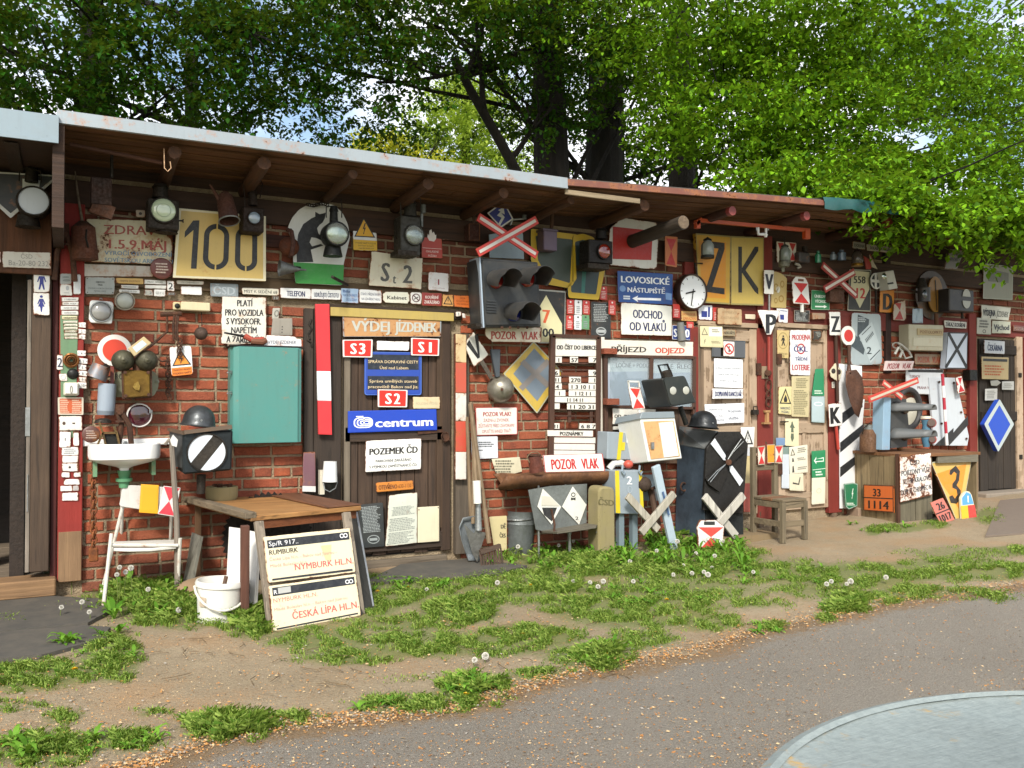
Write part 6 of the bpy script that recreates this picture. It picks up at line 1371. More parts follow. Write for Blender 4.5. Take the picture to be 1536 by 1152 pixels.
obj('stem',MB().cyl(W(193,118,.35),W(190,225,.35),.03,.025,12),IRON,t)
use('C')
obj('arrow_blade',MB().prism([W(x,y,.48)for x,y in[(1068,8),(1098,40),(1090,85),(1060,75),(1050,40)]],(0,.01,0)),paint('cfd0cc',.1,.3),t)
# basin
t=thing('washbasin','white enamel washbasin mounted on the brick wall','basin',W(765,185,.05))
def basin():
 n=28;m=MB();cx,cy,d=765,110,.22;c=W(cx,cy,0);hw=(W(990,100,.2).x-W(540,100,.2).x)/2
 xc=(W(990,100,.2).x+W(540,100,.2).x)/2
 ztop=W(560,75,.30).z
 rings=[]
 for rx,ry,z in((1,1,-.012),(1.03,1.03,-.004),(1.03,1.03,0),(.93,.92,.0),(.88,.86,-.02),(.7,.68,-.09),(.3,.3,-.12)):
  rings.append([(rx,ry,z)])
 prof_out=[(1.03,-.0),(1.03,-.07),(1.0,-.09),(.78,-.115),(.42,-.135),(.24,-.145),(.15,-.155),(.13,-.175)]
 prof_in=[(.93,0),(.86,-.03),(.6,-.09),(.12,-.11)]
 def ring(k,z):
  r=[]
  for i in range(n):
   a=2*math.pi*i/n;x=math.cos(a);y=math.sin(a)
   sx=math.copysign(abs(x)**.5,x);sy=math.copysign(abs(y)**.6,y)
   yy=-.18+.17*sy*min(k,1.0)if k>.2 else-.18+.17*y*k
   r.append(Vector((xc+hw*sx*k*.97,min(-.005,yy),ztop+z)))
  return r
 rs=[ring(k,z)for k,z in reversed(prof_out)]+[ring(.98,.006)]+[ring(k,z)for k,z in prof_in]
 V=[v for r in rs for v in r];F=[]
 for j in range(len(rs)-1):
  for i in range(n):F.append((j*n+i,j*n+(i+1)%n,(j+1)*n+(i+1)%n,(j+1)*n+i))
 F.append(tuple((len(rs)-1)*n+i for i in range(n)))
 m.add(V,F,smooth=True);return m,xc,ztop
m,xc,zt_=basin();obj('bowl',m,paint('dfe0de',0,.18,.18),t)
obj('splash_back',MB().box(xc-.30,xc+.30,-.03,0,zt_-.02,zt_+.025),paint('dfe0de',0,.2,.2),t,bevel=.006)
obj('trap',MB().cyl((xc,-.17,zt_-.17),(xc,-.17,zt_-.22),.042,.03,14).cyl((xc,-.17,zt_-.22),(xc,-.17,zt_-.24),.05,.05,14).cyl((xc,-.17,zt_-.24),(xc,-.17,zt_-.28),.034,.03,14).cyl((xc,-.17,zt_-.28),(xc,-.17,zt_-.40),.012,.012,10),paint('4f8a63',.1,.5),t)
for s in(-1,1):obj('bracket',MB().box(xc+s*.17-.012,xc+s*.17+.012,-.24,0,zt_-.20,zt_-.10),paint('5e8a66',.3,.6),t)
obj('tap',MB().cyl(W(775,85,.08),W(775,55,.08),.022,.012,12).tube([W(775,60,.08),W(775,58,.14)],.012),STEEL,t)
t=thing('rusty_chain','thick rusty chain with end block hanging from the washbasin bracket','chain',W(578,790,.12))
for k in range(17):
 p=W(577+3*math.sin(k),195+k*31,.14);obj('link',MB().tube([p+Vector((.017*math.cos(a)*(1 if k%2 else.45),.016*(0 if k%2 else 1)*math.cos(a),.024*math.sin(a)))for a in[j*math.pi/5 for j in range(10)]],.0068,6,closed=True),metal('8a5026','54301c',.85,.15,18),t)
obj('end_block',MB().beam(W(577,705,.14),W(577,790,.14),.055,.04,up=(0,1,0)),metal('8a5026','54301c',.85,.15,18),t,bevel=.006)
# folding chair
ch=thing('folding_chair','white tubular chair with plywood back beside the washbasin wall','chair',G(195,905));WP=paint('cfccc2',.42,.5)
dB,dF=.16,.46
obj('backrest',MB().prism([W(x,y,dB+.03)for x,y in[(760,318),(940,326),(1110,340),(1105,395),(1072,512),(900,475),(745,452),(737,440)]],(0,.014,0)),paint('cbc9c4',.1,.6),ch,bevel=.003)
seat=[W(706,652,dB+.02),W(1085,668,dB+.02),W(1088,702,dF),W(935,722,dF+.02),W(800,712,dF+.02),W(695,690,dF)]
zz_=sum(p.z for p in seat)/6
obj('seat',MB().prism([Vector((p.x,p.y,zz_+(p.z-zz_)*.35))for p in seat],(0,0,-.02)),paint('d4d2ca',.08,.45),ch,bevel=.004)
def feet(x,y):p=G(*px(x,y));return p
for a,b in((W(757,330,dB),feet(742,930)),(W(1058,500,dB),feet(1046,905)),(W(688,618,dF),feet(636,1085)),(W(1112,648,dF),feet(1094,1010)),(W(757,452,dB),feet(628,985)),(W(690,690,dF),W(1100,692,dF))):
 obj('leg' if b.z<.1 else 'front_rail',MB().tube([a,b],.011,8),WP,ch)
S('wagon_plate','orange-yellow square plate hung on the white chair back','sign',[(870,313),(980,320),(974,496),(858,488)],'dfa01e',d=.20,t=.004,rust=0,dirt=.15,r=.004)
S('shunting_plate','tilted square red bow tie plate on the white chair back','sign',[(1010,324),(1114,336),(1076,514),(974,498)],'d6d3cf',marks=[('bow_tie',[[(.02,.02),(.98,.02),(.50,.5)],[(.5,.5),(.98,.97),(.02,.97)]],'c93a48')],d=.205,t=.004,rust=0,dirt=.15,r=.002)
t=thing('walking_stick','grey wooden pole with blue band leaning by the white chair','pole',feet(1095,1005));a=W(1060,70,.42);b=feet(1092,1003);b.y-=.05
obj('shaft',MB().tube([a,a.lerp(b,.5)+Vector((.012,0,0)),b],.016,8,r1=.019),wood('a3988a','7b7064','z'),t);obj('blue_band',MB().cyl(a.lerp(b,.945),a.lerp(b,.99),.024,.024,12),paint('2f86c9',0,.1),t)
obj('hook_top',MB().tube([a,a+Vector((-.02,-.01,.03)),a+Vector((-.04,-.01,.0))],.012,7),wood('a3988a','7b7064','z'),t)
# table with things
use('F')
TH=W(78,216,.05).z-.055;FL=G(*px(437,372),TH);FL.z=0
tb=thing('work_table','old plywood-topped table with rusty brown legs by the wall','table',FL)
cor=[G(*px(x,y),TH)for x,y in[(72,218),(470,352),(1086,292),(655,196)]]
if cor[0].y>-.02:cor[0].y=-.02
if cor[3].y>-.02:cor[3].y=-.02
obj('top',MB().prism(cor,(0,0,-.03)),wood('b98a52','8a5c30','x',.7,.5),tb,bevel=.004)
obj('edge_batten',MB().beam(cor[0]+Vector((0,-.01,.005)),cor[1]+Vector((0,0,.005)),.07,.035),wood('8a7a62','5f5342','y'),tb,bevel=.003)
obj('apron',MB().beam(cor[1]+Vector((.03,.03,-.055)),cor[2]+Vector((-.03,.03,-.055)),.02,.05),wood('8c4f26','5f3418','x'),tb)
obj('top_board',MB().prism([cor[3].lerp(cor[2],0)+Vector((0,0,.003)),cor[2]+Vector((0,0,.003)),cor[2].lerp(cor[1],.33)+Vector((0,0,.003)),cor[3].lerp(cor[0],.30)+Vector((0,0,.003))],(0,0,.008)),wood('7c5032','5b3822','y',.7,.5),tb,bevel=.002)
legs=[(437,842,'x'),(188,500,'l'),(545,940,'g'),(996,905,'g')]
obj('leg',MB().beam(FL,Vector((FL.x,FL.y,TH-.03)),.045,.045,up=(0,1,0)),wood('6b4434','4a2f24','z'),tb,bevel=.003)
for u,v in((.06,.06),(.94,.08),(.94,.92)):
 a=cor[0].lerp(cor[3],u).lerp(cor[1].lerp(cor[2],u),v);a=Vector((a.x,a.y,TH-.03));obj('leg',MB().beam(Vector((a.x,a.y,0)),a,.04,.04,up=(0,1,0)),wood('8a7b68','5b4f42','z')if u>.5 else wood('7c5a3a','553b26','z'),tb,bevel=.003)
t=thing('flower_pot','squat mossy clay bowl with rusty scraps on the table','pot',G(*px(280,250),TH));p0=G(*px(280,240),TH);p0.y=min(p0.y,-.13);R=.105
obj('bowl',MB().lathe([(.001,0),(R*.9,0),(R,.02),(R,.085),(R*.94,.09),(R*.86,.08),(R*.84,.03),(.001,.03)],Matrix.Translation(p0),24),paint('8a7f58',0,.8,.8),t)
for k in range(5):obj('scrap',MB().box(-.02,.02,-.012,.012,-.006,.006,Matrix.Translation(p0+Vector((random.uniform(-.05,.05),random.uniform(-.05,.05),.095)))@Matrix.Rotation(k,4,'Z')@Matrix.Rotation(k*.3,4,'X')),RUSTY,t)
t=thing('wooden_wedge','long flat brown wooden wedge lying at the table back edge','wood block',G(*px(550,210),TH));obj('wedge',MB().prism([G(*px(x,y),TH)+Vector((0,0,.002))for x,y in[(450,228),(655,214),(655,205),(500,205)]],(0,0,.03)),wood('7c4a33','5a3424','x'),t,bevel=.003)
t=thing('paint_bucket','white plastic paint bucket with wire handle in the grass','bucket',G(*px(300,930)));bp=G(*px(290,930));Hb=hz(bp,px(300,705)[1]);Rb=.135
Mb_=Matrix.Translation(bp)@Matrix.Rotation(.06,4,'Y')
obj('pail',MB().lathe([(.001,.0),(Rb*.84,0),(Rb*.97,Hb*.86),(Rb*1.04,Hb*.87),(Rb*1.05,Hb*.93),(Rb*1.0,Hb),(Rb*.95,Hb),(Rb*.80,.02),(.001,.02)],Mb_,32),paint('d8d7d0',0,.25,.4),t)
obj('paint_fill',MB().lathe([(Rb*.86,Hb*.55),(.001,Hb*.55)],Mb_,24),paint('c9c2b2',0,.5,.6),t)
obj('handle',MB().tube([Mb_@Vector((Rb*1.06*math.cos(a),-Rb*1.15*abs(math.sin(a))-.0,Hb*.86-.11*math.sin(a)))for a in[k*math.pi/12 for k in range(13)]],.007,7),paint('cdc9bd',0,.3),t)
obj('label_patch',MB().prism([Mb_@Vector((Rb*.96*math.cos(a),Rb*.96*math.sin(a),z))for a,z in((math.radians(205),Hb*.42),(math.radians(225),Hb*.42),(math.radians(225),Hb*.65),(math.radians(205),Hb*.65))],(0,-.004,0)),paint('b5a591',0,.4),t)
obj('brush_handle',MB().beam(bp+Vector((.02,.02,Hb*.6)),bp+Vector((.045,.03,Hb*1.05)),.025,.012),paint('5c4436',.3,.6),t)
def lean(name,label,cat,quad,mat,tk,base_d,deg,texts=None):
 """board leaning on something; the last two corners rest on the ground"""
 bl,br=G(*px(*quad[3])),G(*px(*quad[2]));b=(br-bl).normalized();back=Vector((-b.y,b.x,0));
 if back.dot(FW)<0:back=-back
 up=Vector((0,0,1))*math.cos(math.radians(deg))+back*math.sin(math.radians(deg));n=b.cross(up).normalized()
 if n.dot(CAM-bl)<0:n=-n
 return bl,n
p0,n0=lean('','','',[(345,412),(512,440),(498,930),(322,900)],None,0,0,12)
Q1=(p0,n0)
for q_,lb in(([(348,410),(425,420),(412,880),(325,860)],'wide white painted plank leaning inside the table'),([(428,424),(514,442),(488,905),(420,885)],'narrower white plank, frayed edge, leaning beside the wide one')):
 S('painted_plank',lb,'plank',q_,'d9d9d4',d=.3,t=.02,Qd=Q1,rust=0,dirt=.3,r=0,mat=wood('b3aca0','8d867a','z',.7,1,'dedcd6',.95))
S('grey_plank','weathered grey plank end leaning behind the bucket','plank',[(140,440),(188,462),(120,800),(82,780)],'8b8a7c',Qd=lean('','','',[(140,440),(188,462),(125,810),(80,790)],None,0,0,18),t=.02,rust=0,r=0,mat=wood('8d8a7c','65635a','z'))
p0,n0=lean('','','',[(540,465),(1022,415),(1082,905),(592,998)],None,0,0,20)
LT=[('NYMBURK HL.N.',.30,.985,.66,.80,'c25a56',.012),('RUMBURK',.04,.355,.30,.41,'1c1c1c',.012),('Česká Lípa hl.n. - Bakov nad Jizerou -',.035,.80,.47,.54,'c98a80',.004),('Mladá Boleslav hl.n.',.035,.45,.61,.68,'c98a80',.004),('Sp/R 917..',.045,.37,.115,.22,'dcdcdc',.008)]
u=S('train_route_board','cream train route board NYMBURK HL.N., upper of the two on the easel','sign',[(540,466),(1022,416),(1053,662),(568,722)],'d6ccac',LT,marks=[('header',[[(.03,.085),(.975,.08),(.975,.26),(.03,.265)]],'1d1f24',.0022),('footer',[[(.04,.925),(.965,.915),(.965,.965),(.04,.965)]],'1d1f24'),('stain',[[(.62,.33),(.75,.33),(.72,.70),(.66,.66)]],'c9b489',.0021)],Qd=(p0,n0),t=.012,rust=.08,dirt=.2,r=.008)
LT2=[('ČESKÁ LÍPA HL.N.',.22,.985,.64,.80,'c25a56',.014),('NYMBURK HL.N.',.03,.52,.28,.38,'bf6e66',.008),('Mladá Boleslav hl.n. - Bakov nad Jizerou',.03,.86,.49,.56,'c98a80',.004),('R',.045,.08,.10,.2,'dcdcdc',.01)]
v_=S('train_route_board','cream train route board ČESKÁ LÍPA HL.N., lower of the two on the easel','sign',[(570,740),(1053,672),(1083,904),(593,998)],'d6ccac',LT2,marks=[('header',[[(.03,.05),(.975,.06),(.975,.24),(.03,.235)]],'1d1f24',.0022),('scratched_patch',[[(.09,.07),(.23,.07),(.23,.20),(.09,.20)]],'a9a9a4',.003),('footer',[[(.04,.93),(.965,.92),(.965,.955),(.04,.965)]],'1d1f24')],Qd=(p0,n0),t=.012,rust=.08,dirt=.2,r=.008)
for o_ in(u,v_):
 m=MB();q=o_q[o_.name]
 for du,k in((0,0),(.045,1)):ringp(m,q,stad(.86+du,.91+du,.11,.21,.02,.04,4),stad(.87+du,.90+du,.13,.19,.012,.025,4),.0034)
 obj('logo',m,ink('dcdcdc'),o_,recalc=False)
ez=thing('board_easel','grey trestle holding the two train route boards','easel',G(*px(560,980)))
for(xa,ya),(xb,yb)in(((512,380),(592,1000)),((1000,330),(1080,900))):
 a=plane(*px(xa,ya),p0-n0*.04,n0);b=plane(*px(xb,yb),p0-n0*.04,n0);obj('leg',MB().beam(a,b,.05,.03,up=tuple(n0)),wood('a19482','74695b','z'),ez,bevel=.003)
a=G(*px(1145,850));b_=W(1050,330,.75)
bp2=MB().beam(b_,a,.22,.025,up=(1,-.3,0));obj('back_board',MB().prism([W(1030,328,.85),W(1058,332,.72),G(*px(1150,858)),G(*px(1082,905))],(-.012,.01,0)),wood('4c4a44','35332f','z'),ez)
obj('metal_edge',MB().beam(W(1058,332,.725),G(*px(1150,856)),.012,.02),STEEL,ez)
t=thing('saw_blade','large dark round saw blade standing under the table','saw blade',G(*px(560,900),0));c=W(560,650,.10);n=44;Rs=rad(560,650,250,.10);pts=[]
for k in range(n):
 a=2*math.pi*k/n;pts+=[Vector((Rs*math.cos(a),0,Rs*math.sin(a))),Vector((Rs*.93*math.cos(a+.05),0,Rs*.93*math.sin(a+.05)))]
cz=Rs*.96;obj('blade',MB().prism([Vector((c.x,-.12,cz))+p for p in pts],(0,.006,0)),metal('2c2520','1d1916',.6,.5),t)
t=thing('jam_jar','upturned glass jar in the grass under the table','jar',G(*px(290,610)));p=G(*px(300,655));p.z=0;obj('glass',MB().lathe([(.05,.0),(.055,.02),(.05,.08),(.02,.10),(.001,.10)],Matrix.Translation(p),18),clearglass('d5dcc8',.5),t)
t=thing('boulder','brown rounded stone lying beside the bucket','stone',G(*px(165,810)))
for nm_,cx,cy,r_ in(('stone',165,800,.10),):
 p=G(*px(cx,cy));m=MB().lathe([(r_*math.cos(a)*1.3+.001,r_*.8*math.sin(a))for a in[(-.5+k/8)*math.pi for k in range(9)]],Matrix.Translation(p+Vector((0,0,.03))),14)
 m.v=[v+Vector((noise.noise(v*8),noise.noise(v*8+Vector((3,3,3))),noise.noise(v*8+Vector((7,7,7)))))*.035 for v in m.v];obj(nm_,m,paint('8a7256',0,.7,.9),t)
t=thing('boulder','round stone behind the grass tuft under the table','stone',G(*px(260,690)));p=G(*px(260,700));m=MB().lathe([(.14*math.cos(a)+.001,.11*math.sin(a))for a in[(-.5+k/8)*math.pi for k in range(9)]],Matrix.Translation(p+Vector((0,.1,.05))),14);m.v=[v+Vector((noise.noise(v*7),noise.noise(v*7+Vector((3,3,3))),0))*.04 for v in m.v];obj('stone',m,paint('97825f',0,.7,.9),t)
# white cup lamp, purple board
t=thing('cup_lamp','white plastic cup lamp mounted on the dark door post','lamp',W(910,160,.15));a=W(912,45,.16);b=W(908,158,.16)
obj('shade',MB().cyl(a,b,.046,.055,20),paint('dedfdd',0,.1,.3),t,bevel=.0);obj('socket',MB().cyl(b,W(907,200,.16),.042,.03,16),BLK,t);obj('wire_guard',MB().tube([W(872,160,.16),W(880,200,.19),W(908,215,.2),W(940,195,.19),W(952,160,.16)],.004,6),STEEL,t);obj('mount',wb(MB(),855,95,880,230,.05,.1),paint('cfc9b8',.2),t)
S('faded_board','faded purple and white board behind the table by the door post','board',[(762,-6),(828,-10),(830,215),(756,212)],'6d4a55',marks=[('white_foot',[[(0,.86),(1,.86),(1,1),(0,1)]],'cfccc8')],d=.08,rust=.2,dirt=.6)
# ---- things over the 100 panel
use('D')
t=thing('watering_can','rusty tin watering can hung upside down before the 100 panel','watering can',W(365,560,.2));a=W(357,392,.22);b=W(372,545,.22)
TIN=metal('5f3d30','46302a',.7,.3,10)
obj('body',MB().lathe([(.052,0),(.062,-.14),(.068,-.185),(.062,-.185),(.05,-.02),(.001,-.02)],Matrix.Translation(a)@Matrix.Rotation(-.12,4,'Y')@Matrix.Rotation(-.35,4,'X'),22),TIN,t)
obj('rim',MB().tube([Matrix.Translation(a)@Matrix.Rotation(-.12,4,'Y')@Matrix.Rotation(-.35,4,'X')@Vector((.068*math.cos(k*math.pi/10),.068*math.sin(k*math.pi/10),-.185))for k in range(20)],.005,6,closed=True),GALV,t)
obj('spout',MB().tube([W(330,425,.24),W(300,370,.25),W(268,315,.26)],.016,8,r1=.008),TIN,t);obj('handle',MB().tube([W(335,375,.2),W(350,360,.2),W(380,365,.2),W(390,385,.2)],.006),TIN,t)
t=thing('rusty_disc','rusty bowl with curved strap beside the cat board','ironwork',W(755,760,.1));R=rad(755,700,62,.12)
obj('bowl',MB().lathe([(R,0),(R*.95,.02),(R*.6,.045),(.001,.05)],FYM(W(755,700,.1)),24),metal('6b3a24','46281c',.85,.15,12),t);obj('strap',MB().tube([W(745,595,.15),W(770,605,.19),W(782,680,.21),W(770,750,.18),W(762,760,.15)],.016,8),metal('5d3a30','3d2822',.7,.3),t)
obj('ring',MB().tube([W(740,600,.14),W(745,590,.14),W(770,592,.14),W(775,605,.14)],.006),IRON,t)
t=thing('tin_funnel','small grey cone funnel with its tip toward the green field','funnel',W(740,870,.1));c=W(695,832,.12);obj('cone',MB().lathe([(.058,0),(.054,.01),(.008,.15),(.006,.19)],Matrix.Translation(c)@Matrix.Rotation(math.pi/2,4,'Y')@Matrix.Rotation(.0,4,'X'),20),metal('7c7f7e','5a5c5a',.5,.6),t);obj('dark_tip',MB().cyl(W(800,828,.12),W(828,828,.12),.01,.006,8),BLK,t)
t=thing('chain_length','short chain strung over the top of the cat board','chain',W(930,450,.1))
for k in range(9):p=W(875+k*14,440+6*math.sin(k*.8),.12);obj('link',MB().tube([p+Vector((.018*math.cos(a),.006*(k%2)*math.sin(a),.010*math.sin(a)))for a in[j*math.pi/4 for j in range(8)]],.004,5,closed=True),IRON,t)
t=thing('iron_rod','dark iron rod poking out below the green field of the cat board','rod',W(1050,920,.1));obj('rod',MB().cyl(W(1022,886,.3),W(1115,935,.08),.011,.011,10),IRON,t)
use('J')
t=thing('tin_box','small rusty wire-framed box hanging left of the crossing cross','box',W(130,415,.14));obj('case',wb(MB(),96,310,164,415,.05,.14),metal('4a2a20','33201a',.8,.2),t,bevel=.004);obj('frame',MB().tube([W(x,y,.145)for x,y in[(98,312),(162,312),(162,412),(98,412)]],.004,5,closed=True),metal('8a5a3a','6a4630',.7,.3),t);obj('hanger',MB().cyl(W(124,205,.14),W(128,305,.12),.02,.012,10),wood('5d3f28','3d2a1c','z'),t)
t=thing('purple_box','dusty purple tin box hanging before the yellow window frame','box',W(600,480,.16));obj('case',wb(MB(),558,342,642,472,.06,.17),paint('5f4f66',.1,.5),t,bevel=.006);obj('lid',wb(MB(),553,336,648,352,.055,.178),paint('4f4257',.1,.5),t,bevel=.003);obj('hanger',MB().cyl(W(610,250,.14),W(606,338,.14),.016,.016,8),wood('6a4a30','4a3322','z'),t);obj('knob',MB().cyl(W(618,472,.12),W(618,484,.12),.008,.008,8),BLK,t)
t=thing('insulator','small grey insulator bracket above the crossing cross','insulator',W(430,300,.1));obj('cup',vc(MB(),438,258,285,14,.1),GALV,t);obj('arm',MB().tube([W(438,280,.1),W(365,285,.1),W(350,320,.1)],.009),STEEL,t)
use('K')
t=thing('gong_dish','domed weathered gong hung below the V plate','gong',W(287,515,.08));R=rad(287,425,88,.12)
obj('dome',MB().lathe([(R,0),(R*.97,.03),(R*.8,.075),(R*.5,.105),(R*.2,.118),(.0005,.12)],FYM(W(287,425,.06)),32),metal('9a968a','77705f',.35,.6,5),t);obj('stud',MB().cyl(W(300,428,.17),W(300,428,.195),.012,.010,10),RUSTY,t)
obj('strap',MB().beam(W(158,230,.11),W(235,358,.11),.035,.008,up=(0,1,0)),metal('6b6257','4d463e',.6,.5),t);obj('grip',MB().prism([W(x,y,.13)for x,y in[(232,180),(292,180),(288,350),(265,355)]],(0,.03,0)),paint('3c444b',0,.3),t,bevel=.004)
t=thing('tin_can','rust brown can with twisted wire handle on the trough','can',W(505,935,.3));a=W(498,838,.30);b=W(515,936,.30);obj('body',MB().cyl(b,a,.058,.05,18),metal('6d3c2e','4d2a22',.7,.25,10),t);obj('lip',MB().cyl(a,a+Vector((0,0,.012)),.055,.055,18),RUSTY,t);obj('wire',MB().tube([W(470,880,.32),W(455,845,.32),W(480,818,.33),W(520,815,.33),W(545,840,.32)],.004),metal('9a8a70','77684f',.6,.4),t)
t=thing('rusty_trough','split rusty half-round iron trough fixed along the bricks','trough',W(600,1000,.2))
xa,xb=W(290,985,.2).x,W(962,960,.2).x;ze=W(600,948,.26).z;m=MB();n=12;V=[]
for j in range(15):
 x=xa+(xb-xa)*j/14
 for k in range(n+1):
  a=math.pi+math.pi*k/n;wob=.012*noise.noise(Vector((x*6,k*.4,2)))
  V.append(Vector((x-(0 if j else.05*math.sin(k/n*math.pi*2)),-.19+.125*math.cos(a)+wob,ze+.115*math.sin(a)+wob)))
F=[(j*(n+1)+k,j*(n+1)+k+1,(j+1)*(n+1)+k+1,(j+1)*(n+1)+k)for j in range(14)for k in range(n)]
m.add(V,F,smooth=True);o=obj('shell',m,metal('7c5434','4b3326',.8,.25,7),t);sd_=o.modifiers.new('solid','SOLIDIFY');sd_.thickness=.01
for xx in(.1,.9):obj('bracket',MB().box(xa+(xb-xa)*xx-.02,xa+(xb-xa)*xx+.02,-.18,0,ze-.13,ze-.11),IRON,t)
# train list board
tl=thing('train_list','brown framed arrivals list with white slats reading Liberec','board',W(745,835,.1))
BRF=wood('5c3a28','3b261b','z',.7)
for a,b in(((612,95),(600,840)),((893,105),(888,840))):obj('side_post',MB().beam(W(*a,.13),W(*b,.13),.045,.035,up=(0,1,0)),BRF,tl,bevel=.003)
obj('head_rail',MB().beam(W(606,97,.13),W(896,107,.13),.03,.035,up=(0,1,0)),BRF,tl)
def slat(x0,y0,x1,y1,tx=None,col='d6d3ca',dd=.135,u0=.1,u1=.9,c='1e1c1c',nm='slat'):
 wp=[W(x0,y0,dd),W(x1,y0+(x1-x0)*.012,dd),W(x1,y1+(x1-x0)*.012,dd),W(x0,y1,dd)]
 m,at=slab(wp,NY,.006,.002,.006,.0008);o=obj(nm,m,paint(col,.05,.3),tl,attr=at,recalc=False)
 if tx:
  uw=min(.84,len(tx)*.50*(y1-y0)/(x1-x0));u0,u1=(u0,u1)if nm!='slat' or len(tx)>7 else(.92-uw,.92)if x0>700 else(.5-uw/2,.5+uw/2)
  mm=MB();letters(mm,Quad(*wp,n=NY),tx,u0,u1,.2,.85,.03,.003);obj('lettering',mm,ink(c),o,recalc=False)
slat(622,112,890,222,None,nm='head_panel');m=MB();_q=Quad(W(622,112,.136),W(890,115,.136),W(890,225,.136),W(622,222,.136),n=NY);letters(m,_q,'OD ČÍST DO LIBERCE',.06,.96,.38,.62,.03,.003);obj('lettering',m,ink('1e1c1c'),tl,recalc=False)
for y0 in(226,266,306,348,390,431,471,512,550,636):obj('runner',MB().beam(W(612,y0+40,.118),W(888,y0+43,.118),.012,.008,up=(0,1,0)),BRF,tl)
for y0 in(235,320,358,400,442):obj('inner_slat',MB().beam(W(665,y0+12,.11),W(840,y0+14,.11),.03,.006,up=(0,1,0)),wood('8a4a2c','5a301f','x'),tl)
for r_ in[(630,226,670,264,'1'),(720,226,770,264,'57'),(835,226,885,264,'7'),(615,306,655,344,'6'),(835,308,885,346,'9'),(615,350,665,386,'11'),(715,350,788,388,'270'),(835,352,884,388,'1'),(612,391,670,428,'4'),(712,391,886,430,'1 3 10 1 1'),(615,432,692,469,'1'),(712,433,886,470,'1 12 1 1'),(612,473,886,508,'11 14 11'),(612,514,657,550,None),(703,515,882,552,'11 20 31'),(612,637,656,672,'11'),(778,637,884,672,'6 8 7'),(605,722,880,758,None),(595,763,874,800,None),(605,804,878,838,None)]:slat(*r_)
slat(580,680,862,716,'POZNÁMKY',dd=.15,u0=.27,u1=.78)
for x in(715,850):obj('mid_post',MB().beam(W(x,555,.11),W(x,632,.11),.03,.012,up=(0,1,0)),BRF,tl)
# arrivals board
use('M')
ar=thing('arrivals_board','white arrivals and departures board with two glazed brown cases','board',W(400,660,.1));BR2=wood('5e3d2c','3f2a20','z',.7)
use('L')
hp=[W(80,862,.08),W(658,876,.08),W(656,962,.08),W(80,958,.08)];m,at=slab(hp,NY,.02,.0,.02,.001);ho=obj('head_panel',m,paint('d6d1c4',.15,.35),ar,attr=at,recalc=False);_q=Quad(*hp,n=NY)
m=MB();letters(m,_q,'PŘÍJEZD',.12,.48,.40,.78,.03,.003);obj('lettering',m,ink('2b2420'),ho,recalc=False);m=MB();letters(m,_q,'ODJEZD',.58,.90,.42,.82,.03,.003);obj('lettering',m,ink('b8432c'),ho,recalc=False)
use('M')
m,at=slab([W(78,-60,.075),W(110,-59,.075),W(100,665,.075),W(70,665,.075)],NY,.02,0,.01,.001);obj('side_panel',m,paint('d6d1c4',.1,.35),ar,attr=at,recalc=False)
for a,b in(((112,52),(118,700)),((395,66),(392,372)),((660,60),(658,420))):obj('case_stile',MB().beam(W(*a,.10),W(*b,.10),.035,.04,up=(0,1,0)),BR2,ar,bevel=.003)
for a,b in(((108,56),(662,70)),((118,370),(660,380))):obj('case_rail',MB().beam(W(*a,.10),W(*b,.10),.025,.04,up=(0,1,0)),BR2,ar,bevel=.003)
for x0,y0,x1,y1,tx in((132,68,391,362,'LOČNÉ + PODL'),(402,74,653,372,'ELE  ŘLEC')):
 wp=[W(x0,y0,.075),W(x1,y0+5,.075),W(x1,y1,.075),W(x0,y1,.075)];m,at=slab(wp,NY,.006,0,.01,.0005);o=obj('notice_sheet',m,paint('a9b4c4',0,.35,.3),ar,attr=at,recalc=False);_q=Quad(*wp,n=NY)
 m=MB();poly(m,_q,[(0,0),(1,0),(1,.27),(0,.30)]);obj('pale_band',m,ink('cfd4d4'),o,recalc=False);m=MB();letters(m,_q,tx,.18 if x0<200 else.3,.95,.10,.20,.02,.004);obj('lettering',m,ink('5b646c'),o,recalc=False)
 obj('glazing',MB().prism([p+Vector((0,-.03,0))for p in wp],(0,.003,0)),clearglass('e8eef0',.12),ar)
m,at=slab([W(160,380,.11),W(426,386,.11),W(424,482,.11),W(160,478,.11)],NY,.008,.004,.01,.001);o=obj('lower_panel',m,paint('d9d6cc',.1,.25),ar,attr=at,recalc=False);m=MB();letters(m,Quad(W(160,380,.111),W(426,386,.111),W(424,482,.111),W(160,478,.111),n=NY),'OD  IBE',.04,.38,.38,.60,.03,.003);obj('lettering',m,ink('1e1c1c'),o,recalc=False)
obj('lower_board',MB().prism([W(130,378,.07),W(655,385,.07),W(655,720,.07),W(130,720,.07)],(0,.02,0)),wood('6a5240','463528','z'),ar);obj('white_slat',wb(MB(),165,490,250,512,.08,.09),paint('cfccc2'),ar)
for x,y,lb in((110,912,'loose red brick piece resting on the arrivals board header'),):
 use('L');tag(obj('loose_brick',wb(MB(),110,914,190,950,.09,.16),BRICK,bevel=.003),lb,'brick')
use('M');tag(obj('loose_brick',wb(MB(),128,320,204,360,.12,.19),BRICK,bevel=.003),'loose red brick piece wedged under the first glazed case','brick')
